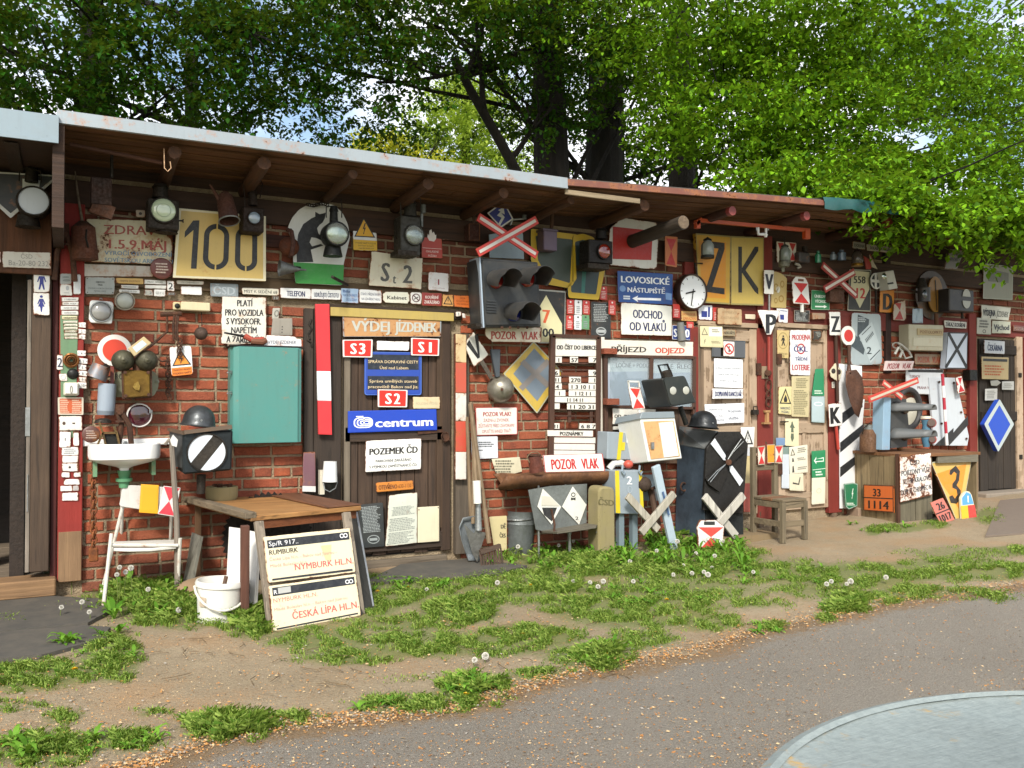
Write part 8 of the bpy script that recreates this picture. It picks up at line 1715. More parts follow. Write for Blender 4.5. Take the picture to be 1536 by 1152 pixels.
for q_,c_,lb,nm in(([(313,452),(359,446),(358,562),(318,566)],'cfc8bc','red bow tie plate on the wooden chair back, at the free end','shunting_plate'),([(421,446),(470,444),(467,552),(424,554)],'cfc8bc','red bow tie plate on the wooden chair back, beside the warm orange one','shunting_plate'),([(371,440),(419,438),(418,552),(375,554)],'d89018','orange plate between two bow tie plates on the chair back','wagon_plate')):
 S(nm,lb,'sign',q_,c_,marks=[('bow_tie',[[(.05,.05),(.95,.05),(.5,.5)],[(.5,.5),(.95,.95),(.05,.95)]],'b82a28')]if 'bow' in lb[:8]else[],Qd=pq,t=.005,r=0,rim=('b5a890',.005))
 # small ironwork on the red post
use('N')
t=thing('post_ironwork','rusty rings and fittings on the red post between the pale doors','ironwork',W(380,1100,.08));obj('plate',wb(MB(),343,943,380,1020,.05,.06),wood('b5a084','86725a','z'),t);obj('knob',MB().cyl(W(378,985,.06),W(378,985,.12),.035,.028,12),RUSTY,t)
for y,r_ in((1060,34),(1120,26),(1165,30)):obj('ring',MB().tube([W(382+r_*.5*math.cos(a),y+r_*math.sin(a),.08)for a in[k*math.pi/6 for k in range(12)]],.009,6,closed=True),RUSTY,t)
use('O');t=thing('wooden_tee','pale wooden tee-shaped spool end on the red post','spool',W(378,312,.08));obj('stem',wb(MB(),372,240,386,305,.05,.08),wood('c79a68','9c7448','z'),t);obj('foot',wb(MB(),355,302,397,314,.05,.09),wood('c79a68','9c7448','x'),t);obj('head',wb(MB(),363,228,394,242,.05,.08),wood('c79a68','9c7448','x'),t)
# corner cupboard
use('Q')
A_,B_,C_,D_=G(*px(118,955)),G(*px(375,1008)),G(*px(590,985)),G(*px(860,950));KH=hz(B_,px(372,580)[1])
ck_=thing('corner_cupboard','pale plank cupboard with angled front standing at the far wall','cupboard',B_);PN=wood('a3906d','7c6a4c','z',.8,.7);PX=wood('9a6c44','6a4628','x')
for(p,q,n)in((A_,B_,3),(B_,C_,2)):
 for k in range(n):a,b=p.lerp(q,(k+.02)/n),p.lerp(q,(k+.98)/n);nn=(q-p).cross(Vector((0,0,1))).normalized()*-.02;obj('plank',MB().prism([a,b,Vector((b.x,b.y,KH-.02)),Vector((a.x,a.y,KH-.02))],nn),PN if p is A_ else wood('77705c','575140','z'),ck_,bevel=.002)
obj('corner_strip',MB().beam(B_,Vector((B_.x,B_.y,KH)),.03,.03,up=(0,1,0)),wood('5e3a26','3e2819','z'),ck_)
ya=-.03
obj('top',MB().prism([Vector((A_.x-.03,ya,KH)),Vector((A_.x-.03,A_.y-.02,KH)),Vector((B_.x,B_.y-.04,KH)),Vector((C_.x+.03,C_.y-.03,KH)),Vector((D_.x+.04,D_.y-.02,KH)),Vector((D_.x+.04,ya,KH))],(0,0,-.03)),PX,ck_,bevel=.003)
obj('shelf',MB().prism([Vector((C_.x,ya,.18)),Vector((C_.x,C_.y,.18)),Vector((D_.x,D_.y,.18)),Vector((D_.x,ya,.18))],(0,0,-.02)),PN,ck_);obj('side_panel',MB().prism([D_,Vector((D_.x,ya,0)),Vector((D_.x,ya,KH-.03)),Vector((D_.x,D_.y,KH-.03))],(.02,0,0)),PN,ck_);obj('side_panel',MB().prism([A_,Vector((A_.x,ya,0)),Vector((A_.x,ya,KH-.03)),Vector((A_.x,A_.y,KH-.03))],(.02,0,0)),PN,ck_)
obj('head_rail',MB().beam(Vector((C_.x+.05,C_.y-.01,KH-.06)),Vector((D_.x,D_.y-.01,KH-.06)),.02,.07),wood('8b8676','66604f','x'),ck_);obj('inner_back',MB().prism([Vector((C_.x,-.05,.05)),Vector((D_.x,-.05,.05)),Vector((D_.x,-.05,KH-.04)),Vector((C_.x,-.05,KH-.04))],(0,.01,0)),wood('4a4034','2f281f','z'),ck_)
nA=(B_-A_).cross(Vector((0,0,1))).normalized();nB=(C_-B_).cross(Vector((0,0,1))).normalized()
fix=lambda n,p:n if n.dot(CAM-p)>0 else-n
nA,nB=fix(nA,A_),fix(nB,B_)
S('hazard_plate','orange hazard plate 33 over 1114 on the pale cupboard','sign',[(160,768),(348,775),(350,942),(162,928)],'d0672a',[('33',.28,.64,.13,.43,'1c1612',.03),('1114',.18,.84,.58,.90,'1c1612',.03)],marks=[('line',[[(0,.48),(1,.47),(1,.51),(0,.52)]],'2a1a12')],Qd=(A_+nA*.03,nA),t=.006,r=0,rim=('4a2a1c',.012),rust=.1)
S('wagon_sign','white enamel sign ČSD POJÍZDNÝ VŮZ with heavy rust at its foot','sign',[(383,592),(578,572),(587,832),(387,880)],'d9dad6',[('ČSD',.32,.62,.12,.23,'23262c',.015),('POJÍZDNÝ VŮZ',.05,.94,.32,.44,'23262c',.015),('TD HR KRÁLOVÉ',.08,.94,.51,.63,'23262c',.015),('DOM ST CHLUMEC N.',.03,.98,.73,.85,'23262c',.015)],Qd=(B_+nB*.035,nB),t=.006,rust=.78,dirt=.3)
nT=Vector((-.1,-1,.22)).normalized()
S('number_triangle','big ochre triangular panel with black number 3 propped on the cupboard','sign',[(578,632),(836,574),(760,992),(735,995)],'c09f52',quad=[(578,632),(836,574),(836,992),(578,992)],marks=[('orange_field',[[(.10,.22),(.84,.14),(.66,.82)]],'c4801e',.002),('numeral',[[(.44,.20),(.58,.14),(.68,.24),(.66,.38),(.60,.45),(.70,.54),(.70,.66),(.60,.74),(.46,.72),(.42,.62),(.50,.60),(.56,.66),(.62,.60),(.60,.52),(.50,.48),(.50,.42),(.58,.36),(.60,.27),(.54,.23),(.47,.28),(.43,.26)]],'241d14',.0035)],Qd=(C_+Vector((.1,-.10,0)),nT),t=.02,rim=('a3a28a',.012),r=.01)
S('hazard_plate','faded red hazard plate 26 over 1017 leaning on the ground','sign',[(573,880),(652,850),(724,985),(640,1020)],'b8675a',[('26',.30,.80,.10,.42,'1c1612',.03),('1017',.12,.92,.60,.90,'1c1612',.03)],marks=[('line',[[(0,.49),(1,.49),(1,.54),(0,.54)]],'2a1a16')],Qd=(C_+Vector((.05,-.18,0)),nT),t=.006,r=0,rust=.05)
S('round_top_board','round-topped little board in blue, yellow and red at the cupboard foot','sign',[(760,850),(775,820),(795,808),(815,812),(830,835),(862,975),(768,990)],'d3c9a8',quad=[(760,805),(862,805),(862,990),(760,990)],marks=[('blue_field',[[(.08,.25),(.35,.05),(.6,.12),(.78,.45),(.1,.5)]],'4f8fc9'),('yellow_field',[[(.0,.52),(.42,.5),(.5,.96),(.07,.98)]],'d6a41c'),('red_field',[[(.42,.5),(.85,.48),(.98,.92),(.5,.96)]],'b3352a'),('white_mark',[[(.40,.18),(.46,.18),(.48,.40),(.42,.40)]],'e5e5e5',.004)],Qd=(D_+Vector((-.1,-.12,0)),nT),t=.02,r=.01,rust=0)
# on the cupboard
def onK(x,y):return G(*px(x,y),KH)
t=thing('milk_can','brown rusty can with bail standing at the cupboard end','can',onK(195,562));p=onK(195,566);Hc=hz(p,px(195,428)[1])-KH;Rc=.088
obj('body',MB().lathe([(Rc*.98,0),(Rc,.01),(Rc*.96,Hc*.75),(Rc*.6,Hc*.95),(Rc*.5,Hc),(.001,Hc)],Matrix.Translation(p),22),metal('6f5038','4b3526',.7,.25,8),t);obj('cap',MB().cyl(p+Vector((0,0,Hc)),p+Vector((0,0,Hc*1.2)),Rc*.48,Rc*.5,12),GALV,t);obj('bail',MB().tube([p+Vector((-Rc,0,Hc*.8)),p+Vector((-Rc*1.1,-.02,Hc*1.05)),p+Vector((0,-.03,Hc*1.35)),p+Vector((Rc*1.1,-.02,Hc*1.05)),p+Vector((Rc,0,Hc*.8))],.005),IRON,t);obj('white_tag',MB().beam(p+Vector((Rc,-.03,Hc*1.0)),p+Vector((Rc*1.5,-.05,Hc*.35)),.025,.005),paint('c9b8b5'),t)
t=thing('hooded_signal','small blue-grey crossing light with two long dark hoods on the cupboard','signal',onK(300,552));d_=.42
obj('back_plate',MB().prism([W(x,y,d_)for x,y in[(330,235),(425,240),(440,400),(430,535),(330,545)]],(0,.08,0)),paint('2f3234',.05,.4),t);obj('side_case',MB().prism([W(x,y,d_+.03)for x,y in[(288,230),(333,232),(325,555),(278,556)]],(-.01,.12,0)),paint('7f9db3',.05,.35),t,bevel=.004)
def cone(y0,y1,tx,ty,tr):
 m=MB();n=16;a=W(345,(y0+y1)/2,d_-.02);R0=rad(345,y0,(y1-y0)/2,d_);b=W(tx,ty,d_+.30);R1=rad(tx,ty,tr,d_+.3);V=[]
 for j in range(6):
  c=a.lerp(b,j/5);R=R0+(R1-R0)*(j/5)
  for k in range(n+1):an=math.radians(-15+210*k/n);V.append(c+Vector((R*math.cos(an)*.9,0,R*math.sin(an)-.3*R)))
 m.add(V,[(j*(n+1)+k,j*(n+1)+k+1,(j+1)*(n+1)+k+1,(j+1)*(n+1)+k)for j in range(5)for k in range(n)],smooth=True);o=obj('hood',m,paint('54585a',0,.5,.5),t);o.modifiers.new('solid','SOLIDIFY').thickness=.006
cone(238,345,600,292,26);cone(400,515,600,455,32)
obj('lens',lens(MB(),420,300,34,d_+.01,.3),glassy('1c1414',.1),t);obj('lens',lens(MB(),420,465,34,d_+.01,.3),glassy('1c1414',.1),t)
t=thing('wheel_tyre','dark tyre with a whitish disc behind the hooded signal','tyre',W(450,520,.15));c=W(440,300,.18);R=rad(440,300,118,.18);obj('tyre',MB().tube([c+Vector((R*.86*math.cos(a),0,R*math.sin(a)))for a in[k*math.pi/14 for k in range(28)]],.03,8,closed=True),paint('26262a',0,.3,.6),t);obj('disc',MB().lathe([(R*.84,0),(.001,.02)],FYM(W(455,330,.16)),24),paint('aeab9c',0,.5),t)
t=thing('blue_vase','blue and white glazed vase among the clutter on the cupboard','vase',onK(548,540));p=W(548,440,.3);obj('vase',MB().lathe([(.001,-.16),(.03,-.16),(.045,-.10),(.05,-.02),(.035,.06),(.05,.12),(.045,.12)],Matrix.Translation(p),18),paint('4a7690',0,.5,.25),t);obj('white_lid',MB().cyl(p+Vector((0,0,.13)),p+Vector((0,0,.155)),.055,.05,16),paint('c9c6b5'),t)
for lb,x,y,c_,r_ in(('dull red round tin, upper of two beside the blue vase',580,388,'8c4a48',30),('bright red round tin low beside the blue vase',585,490,'9c3d38',26)):
 t=thing('round_tin',lb,'tin',W(x,y,.35));obj('tin',MB().cyl(W(x,y,.30),W(x,y,.36),rad(x,y,r_,.35),rad(x,y,r_,.35),18),paint(c_,.1,.5),t);obj('lid',MB().cyl(W(x,y,.36),W(x,y,.375),rad(x,y,r_*.8,.35),rad(x,y,r_*.7,.35),18),paint('5a4a44',.1),t)
for nm,lb,x,y,s_,m_ in(('brick_piece','small orange-brown brick piece on the cupboard edge',385,540,(.05,.05,.075),wood('a3713f','76502a','z')),('stone','pale stone lying under the lower hood',500,515,(.06,.05,.07),paint('a39877',0,.7,.9))):
 p=onK(x,y+18);tag(obj(nm,MB().box(-s_[0]/2,s_[0]/2,-s_[1]/2,s_[1]/2,0,s_[2],Matrix.Translation(p)),m_,bevel=.012),lb,nm.split('_')[0])
gt=thing('white_gate','pair of pale metal signal boards with black diagonal end behind the cupboard','gate',W(690,530,.1))
for q_ in([(564,108),(655,110),(668,528),(600,528)],[(662,108),(730,110),(812,470),(802,528),(674,528)]):
 obj('leaf',MB().prism([W(x,y,.10)for x,y in q_],(0,.02,0)),paint('b9c0c6',.06,.2,.4),gt)
obj('black_band',MB().prism([W(x,y,.104)for x,y in[(600,528),(664,470),(718,420),(716,450),(805,345),(808,400),(690,528)]],(0,.003,0)),paint('1f2124'),gt)
for x,y in((630,135),(720,140),(645,392),(765,322),(798,485)):obj('bolt',MB().cyl(W(x,y,.10),W(x,y,.115),.012,.012,8),RUSTY,gt)
t=thing('striped_rod','thin red and white striped rod before the pale signal boards','rod',W(675,528,.2))
for k in range(6):a,b=W(648,85,.2).lerp(W(676,526,.2),k/6),W(648,85,.2).lerp(W(676,526,.2),(k+1)/6);obj('band',MB().cyl(a,b,.016,.016,10),paint(['a8283c','dcdcdc'][k%2],0,.15),t)
S('shunting_plate','folded red and white triangle plate beside the striped rod','sign',[(730,108),(768,98),(788,195),(745,206)],'d3cfc9',marks=[('triangle',[[(.3,.05),(.95,.1),(.5,.5)],[(.5,.5),(.95,.95),(.1,.95)],[(0,.2),(.25,.5),(0,.5)]],'b02026')],d=.16,r=0)
S('red_edge_plate','narrow red and white sliver beside the black X panel','sign',[(648,340-540+430),(662,232),(662,268),(650,272)]if False else[(650,-98),(664,-102),(664,-20),(650,-12)],'b0282c',d=.07,r=0)
t=thing('dark_meter','small black meter box on the far red post','box',W(840,130,.1));obj('case',wb(MB(),820,60,866,126,.03,.12),BLK,t,bevel=.004)
# tarpaulin at the eaves
m=MB();V=[]
for i in range(13):
 u=i/12
 for j,(yy,zz_)in enumerate(((-.70,.035),(-.84,.02),(-.86,-.03),(-.85,-.085))):
  x=P(1236,315,.84).x+u*(P(1350,330,.84).x-P(1236,315,.84).x);V.append(Vector((x,yy+.012*math.sin(i*1.9+j),zt+RZ(x)+zz_-.012*math.sin(i*1.3)*(j>2))))
m.add(V,[(i*4+j,i*4+j+1,i*4+5+j,i*4+4+j)for i in range(12)for j in range(3)],smooth=True)
tag(obj('tarpaulin',m,paint('0f4a4a',0,.3,.4)),'green tarpaulin edge folded over the far eaves','tarpaulin')
# the round galvanised table top close to the camera
use('z')
TZ=.70;E=[G(x,y,TZ)for x,y in((1150,1150),(1290,1070),(1420,1045),(1530,1040))]
def circ3(a,b,c):
 ax,ay,bx,by,cx,cy=a.x,a.y,b.x,b.y,c.x,c.y;d=2*(ax*(by-cy)+bx*(cy-ay)+cx*(ay-by))
 ux=((ax*ax+ay*ay)*(by-cy)+(bx*bx+by*by)*(cy-ay)+(cx*cx+cy*cy)*(ay-by))/d;uy=((ax*ax+ay*ay)*(cx-bx)+(bx*bx+by*by)*(ax-cx)+(cx*cx+cy*cy)*(bx-ax))/d
 return Vector((ux,uy,TZ)),math.hypot(ax-ux,ay-uy)
cc,CRd=circ3(E[0],E[1],E[3])
t=thing('drum_table','round galvanised metal table top with ochre lichen, close by the path','table',Vector((cc.x,cc.y,0)))
def zincm():
 t_=NT('zinc');co=t_.coord(rnd=False);g=t_.noise(co,5,6,.7,.3,.7);s_=t_.noise(t_.coord((3,40,1),rnd=False),4,5,.7,.45,.7);g2=t_.noise(co,60,4,.7,.4,.65)
 b=t_.mix(g,lin('8b9593'),lin('7f8784'));b=t_.mix(t_.math('MULTIPLY',s_,.2),b,lin('a9b1ae'));b=t_.mix(t_.math('MULTIPLY',g2,.3),b,lin('596364'))
 oc=t_.math('MULTIPLY',t_.noise(co,4.3,5,.7,.57,.63),t_.noise(co,30,4,.7,.45,.6));b=t_.mix(t_.math('MULTIPLY',oc,.8),b,lin('b08a3c'))
 t_.l(b,t_.b.inputs['Base Color']);t_.b.inputs['Metallic'].default_value=.1;t_.b.inputs['Roughness'].default_value=.6;t_.bump(t_.math('ADD',g2,s_),.25,.004);return t_.m
ZN=zincm()
m=MB().lathe([(CRd,-.05),(CRd*1.004,-.02),(CRd*1.002,.0),(CRd*.985,.006),(CRd*.972,.001),(CRd*.93,-.002),(CRd*.60,-.004),(CRd*.585,.003),(CRd*.57,-.004),(CRd*.3,-.006),(.001,-.006)],Matrix.Translation(cc),96)
for i,v in enumerate(m.v):v.z+=.004*noise.noise(v*5);m.v[i]=Vector((v.x+.006*noise.noise(v*9),v.y+.006*noise.noise(v*9+Vector((4,4,4))),v.z))
obj('top',m,ZN,t);obj('rim',MB().lathe([(CRd*1.002,-.012),(CRd*1.006,.004),(CRd*.985,.009),(CRd*.972,.004)],Matrix.Translation(cc),96),ZN,t);obj('drum',MB().lathe([(CRd*.55,-TZ),(CRd*.56,-.4),(CRd*.55,-.05)],Matrix.Translation(cc),48),GALV,t)
# ================================================================== trees, grass and weeds
def leafmat(c1,c2,tr=.35,nm='leaf'):
 t=NT(nm);geo=t.n('ShaderNodeNewGeometry');r=t.n('ShaderNodeValToRGB')
 r.color_ramp.elements[0].color=(*lin(c1),1);r.color_ramp.elements[1].color=(*lin(c2),1);t.l(geo.outputs['Random Per Island'],r.inputs[0])
 t.l(r.outputs[0],t.b.inputs['Base Color']);t.b.inputs['Roughness'].default_value=.6;t.b.inputs['Specular IOR Level'].default_value=.12
 tl=t.n('ShaderNodeBsdfTranslucent');t.l(t.mix(.5,r.outputs[0],lin('b9d43a')),tl.inputs[0]);m=t.n('ShaderNodeMixShader');m.inputs[0].default_value=tr
 t.l(t.b.outputs[0],m.inputs[1]);t.l(tl.outputs[0],m.inputs[2]);t.l(m.outputs[0],t.out.inputs[0]);return t.m
def npmesh(name,V,F,mat,parent=None,loc=(0,0,0)):
 me=bpy.data.meshes.new(name);nv,nf,k=len(V),len(F),F.shape[1]
 me.vertices.add(nv);me.vertices.foreach_set('co',V.astype(np.float32).ravel());me.loops.add(nf*k);me.loops.foreach_set('vertex_index',F.astype(np.int32).ravel())
 me.polygons.add(nf);me.polygons.foreach_set('loop_start',np.arange(0,nf*k,k,dtype=np.int32));me.polygons.foreach_set('loop_total',np.full(nf,k,dtype=np.int32));me.update(calc_edges=True)
 me.materials.append(mat);o=bpy.data.objects.new(name,me);COL.objects.link(o);o.location=loc
 if parent:o.parent=parent
 return o
def leaves(C,size,droop=.5):
 """a folded pointed leaf at each centre"""
 n=len(C);s=size*(.6+.8*rng.random(n))[:,None]
 az_=rng.random(n)*2*np.pi;tilt=rng.normal(-droop,.5,n)
 d=np.stack([np.cos(az_)*np.cos(tilt),np.sin(az_)*np.cos(tilt),np.sin(tilt)],1);sd=np.stack([-np.sin(az_),np.cos(az_),rng.normal(0,.35,n)],1);up=np.cross(d,sd)
 pts=[C,C+d*s*.35+sd*s*.34+up*s*.08,C+d*s*.72+sd*s*.2+up*s*.05,C+d*s,C+d*s*.72-sd*s*.2+up*s*.05,C+d*s*.35-sd*s*.34+up*s*.08]
 V=np.stack(pts,1).reshape(-1,3);b=np.arange(n)[:,None]*6
 return V,np.concatenate([b+np.array([[0,1,2,3]]),b+np.array([[0,3,4,5]])],0)
def crown(par,blobs,mat,size,per=26,name='crown',loc=(0,0,0),spr=.30):
 """sprays of leaves set along drooping twigs inside each ellipsoid (x, y, z, rx, ry, rz, sprays)"""
 Cs=[]
 for x,y,z,rx,ry,rz,n in blobs:
  q=rng.normal(size=(n,3));q/=np.linalg.norm(q,axis=1)[:,None];q*=(rng.random(n)**.42)[:,None];c=q*[rx,ry,rz]+[x,y,z]
  out=q*[1,1,.2];out/=np.linalg.norm(out,axis=1)[:,None]+1e-6
  tw=out*.7+rng.normal(0,.5,(n,3));tw[:,2]=tw[:,2]*.35-.12;tw/=np.linalg.norm(tw,axis=1)[:,None]
  t_=rng.random((n,per,1));L=spr*2.0*(.6+.8*rng.random((n,1,1)))
  P_=c[:,None,:]+tw[:,None,:]*t_*L+rng.normal(0,1,(n,per,3))*[spr*.26,spr*.26,spr*.09];P_[:,:,2]-=(t_[:,:,0]**2)*L[:,:,0]*.22
  Cs.append(P_.reshape(-1,3))
 C=np.concatenate(Cs)-np.array(loc);V,F=leaves(C,size);return npmesh(name,V,F,mat,par)
BARK=NT('bark');co=BARK.coord((9,9,1.5));g=BARK.noise(co,1.6,7,.75,.3,.7);BARK.l(BARK.mix(g,lin('100c09'),lin('2a221a')),BARK.b.inputs['Base Color']);BARK.b.inputs['Roughness'].default_value=.95;BARK.bump(g,1.0,.05);BARK=BARK.m  # trunk colour darkened to carry the shade of the canopy
def branch(m,p,d,L,r,depth,seed):
 R_=random.Random(seed);pts=[Vector(p)];d=Vector(d).normalized();n=6
 for i in range(n):d=(d+Vector((R_.uniform(-1,1),R_.uniform(-1,1),R_.uniform(-.5,.7)))*.16).normalized();pts.append(pts[-1]+d*L/n)
 m.tube(pts,r,9 if r>.08 else 6,r1=r*.35)
 if depth:
  for k in range(3 if depth>1 else 4):
   i=R_.randint(2,n-1);dd=(d+Vector((R_.uniform(-1,1),R_.uniform(-1,1),R_.uniform(-.4,.6)))*.9).normalized();branch(m,pts[i],dd,L*.55,r*.45,depth-1,seed*7+k)
def tree(label,base,trunks,blobs,mat,size,per=26,spr=.3,name='linden_tree'):
 t=thing(name,label,'tree',base);m=MB()
 for a,b,r in trunks:pts=[Vector(a).lerp(Vector(b),k/6)+Vector((noise.noise(Vector((k,r*9,1))),noise.noise(Vector((k,r*9,7))),0))*.12 for k in range(7)];m.tube(pts,r*1.1,12,r1=r*.65)
 m2=MB()
 for i,(x,y,z,rx,ry,rz,n)in enumerate(blobs):
  a=Vector(trunks[i%len(trunks)][0]).lerp(Vector(trunks[i%len(trunks)][1]),.45+.5*random.random());e=Vector((x,y,z))
  if mat is not LF1 or i%4==1:branch(m2,a,e-a,(e-a).length*.95,.05 if mat is not LF1 else.028,2 if mat is not LF1 else 1,i*13+5)
 B=Vector(base)
 for nm,mm in(('trunk',m),('limbs',m2)):
  mm.v=[v-B for v in mm.v];obj(nm,mm,BARK,t,loc=Z3,recalc=False)
 crown(t,blobs,mat,size,per,loc=base,spr=spr);return t
def at(x,y,Y):p=P(x,y,-Y);return(p.x,p.y,p.z)
def bl(x,y,Y,rx,ry,rz,n):return(*at(x,y,Y),rx,ry,rz,n)
LF1=leafmat('1b3d05','78a81b',.2,'young_leaf');LF2=leafmat('0c2005','2c5e0e',.15);LF3=leafmat('5d7a24','a3b548',.4);LF4=leafmat('8a8f26','c9bd3c',.4)
# the big twin-trunked tree behind the middle of the shed
X1=at(850,240,5.5)[0];X2=at(905,240,6.0)[0]
tree('huge dark twin-trunked tree rising behind the middle of the shed',(X1,5.6,0),[((X1,5.6,-.2),(X1-.35,5.6,7.5),.36),((X2,6.1,-.2),(X2+.15,6.2,7.6),.42),((X1-.05,5.6,3.6),(X1-2.1,5.2,6.2),.09)],[bl(620,20,5,1.7,1.4,.75,190),bl(480,60,5,1.6,1.3,.8,190),bl(720,-20,5.4,1.6,1.4,.8,170),bl(560,190,5.2,.8,.8,.4,46),bl(790,180,6.2,.7,.7,.5,50),bl(900,40,7.5,1.6,1,1.2,150),bl(872,200,7.6,.8,.7,.9,110),bl(850,30,4.6,1.2,.5,.6,110),bl(840,170,5,.5,.3,.4,26),bl(930,120,5.2,.5,.4,.6,46),bl(790,90,4.8,.7,.5,.4,30),(X1-1,5,7.4,3.4,2.8,1.5,520),(X1+1.5,5.6,7.4,2.8,2.6,1.4,330)],LF2,.068,30,.24)
tree('dense dark tree behind the near end of the shed',(.4,5.2,0),[((.4,5.2,-.2),(.2,5.2,6.5),.2),((1.3,6.2,-.2),(1.5,6.2,6),.13)],[bl(60,50,3.9,1.0,1.0,.75,130),bl(250,40,4,1.0,1.0,.75,130),bl(400,50,4.6,.9,1.0,.8,110),bl(60,140,4.3,.8,.8,.35,60),bl(240,160,4.6,1.0,.9,.4,80),bl(390,140,5.0,1.0,.9,.5,80),(.4,4.8,6.2,3.0,2.4,1.1,420),(-1.2,4.0,5.2,1.0,1.2,1.0,90)],LF2,.066,28,.24)
tree('bright sunlit linden spreading over the far half of the roof',(8.2,4.0,0),[((8.2,4.0,-.2),(8.0,3.9,7),.24)],[bl(1060,60,1.9,1.0,.9,.7,190),bl(1180,70,1.5,1.0,.9,.75,210),bl(1010,170,2.2,.5,.7,.55,80),bl(1110,190,1.4,.9,.9,.5,170),bl(1240,180,1.0,1.0,.9,.6,230),bl(1330,80,1.0,1.1,1.0,.8,230),bl(1190,270,.5,.7,.6,.22,90),bl(1300,270,.3,.85,.8,.28,140),bl(1430,90,1.6,1.2,1.0,.9,220),bl(1420,250,.2,1.0,.8,.45,190),bl(1520,180,.8,1.0,.9,.8,160),bl(1500,320,-.2,.6,.5,.28,90),bl(1390,318,-.8,.55,.25,.15,110),bl(1320,292,-.6,.6,.3,.14,90),bl(1470,318,-.9,.5,.25,.2,110),bl(1530,335,-1,.4,.25,.3,90),(7.6,2.2,6.6,3.6,2.4,1.0,420),bl(1600,100,1.5,1.4,1.0,1.4,170)],LF1,.062,29,.20)
tree('dark backing tree filling the gap behind the bright linden',(9.5,8,0),[((9.5,8,-.2),(9.6,8,8),.3),((12.5,9,-.2),(12.2,9,8),.25)],[bl(1100,120,7,1.8,1,1.4,150),bl(1300,120,7,2.0,1,1.6,160),bl(1480,140,7,2.2,1,1.8,160),bl(1000,230,7.5,1.2,.8,.5,60),bl(1250,250,6,2.2,.9,.6,110)],LF2,.10)  # backing tree; its dark leaf colour stands in for shade in the linden's gaps
tree('far pale green willow in the gap left of the twin trunks',at(690,300,17)[:2]+(0,),[(at(690,300,17)[:2]+(0,),at(700,120,17),.2)],[bl(690,190,16,1.4,1,1.4,300),bl(710,130,17,.9,.8,.9,140),bl(760,250,16,1.3,.8,.8,160)],LF3,.10,24,.4,'willow_tree')
tree('small yellow-green tree far behind the roof',at(570,300,15)[:2]+(0,),[(at(570,300,15)[:2]+(0,),at(570,200,15),.1)],[bl(575,215,15,.5,.5,.55,90),bl(540,235,15,.7,.5,.3,80),bl(640,240,15,.6,.5,.4,70)],LF4,.09,22,.3,'flowering_tree')
H_=leafmat('14280a','35561a',.12)
hd=crown(None,[(x,20+2*math.sin(x),4.6,2.2,1.2,5.4+1.2*math.sin(x*1.7),250)for x in range(-6,46,3)if not 12<x<17],H_,.19,20,'far_woodland',spr=.6);tag(hd,kind='stuff')
# ---- grass
GR=leafmat('3a6016','93a650',.25,'grass_blade')
def grass():
 V=[];nb=0
 for cx,cy,rx,ry,dn,h in PATCH:
  n=int(rx*ry*dn*3.8);a=rng.random(n)*2*np.pi;rr=np.sqrt(rng.random(n))*(1+.25*rng.random(n));X=cx+rx*rr*np.cos(a);Y=cy+ry*rr*np.sin(a)
  for x,y,q in zip(X,Y,rr):
   if y<604 or noise.noise(Vector((x*.035,y*.09,4)))+.35*noise.noise(Vector((x*.12,y*.3,8)))<-.16+.5*rng.random()*q+.2*(q>.8):continue
   p=G(x,y)
   if p.y>-.02:continue
   hh=h*(.2+.55*rng.random())*(1.05-.5*min(1,q*q));ax=rng.random()*6.283;w_=.0016+.0014*rng.random();ln=hh*(.3+.9*rng.random());bx,by=math.cos(ax),math.sin(ax);z=gh(p.x,p.y)-.003
   ex,ey=-by*w_,bx*w_
   V+=[(p.x-ex,p.y-ey,z),(p.x+ex,p.y+ey,z),(p.x+ex*.8+bx*ln*.35,p.y+ey*.8+by*ln*.35,z+hh*.62),(p.x-ex*.8+bx*ln*.35,p.y-ey*.8+by*ln*.35,z+hh*.62),(p.x+bx*ln,p.y+by*ln,z+hh*(.95-.3*rng.random())),(p.x+bx*ln,p.y+by*ln,z+hh*.9)];nb+=1
 V=np.array(V);b=np.arange(nb)[:,None]*6;o=npmesh('grass',V,np.concatenate([b+np.array([[0,1,2,3]]),b+np.array([[3,2,4,5]])]),GR);tag(o,kind='stuff');print('blades',nb)
grass()
# ---- broad-leaved weeds, dandelion clocks and flowers
def rosette(p,n,L,seed,up=.3):
 r=random.Random(seed);V=[];F=[]
 for k in range(n):
  a=6.283*k/n+r.uniform(-.3,.3);l_=L*r.uniform(.6,1.2);w_=l_*.16;d=Vector((math.cos(a),math.sin(a),0));s_=Vector((-d.y,d.x,0));e=up*r.uniform(.5,1.6);b=len(V);N=5
  for j in range(N+1):
   u=j/N;c=p+d*l_*u+Vector((0,0,l_*e*math.sin(u*2.2)));ww=w_*(.3+math.sin(u*2.6))*(.65 if j%2 else 1.1)*(1-u*.6);V+=[c-s_*ww+Vector((0,0,ww*.4)),c+s_*ww+Vector((0,0,ww*.4))]
  F+=[(b+2*j,b+2*j+1,b+2*j+3,b+2*j+2)for j in range(N)]
 return V,F
WEED=leafmat('3a6418','6f9a34',.22,'weed_leaf');mw=MB()
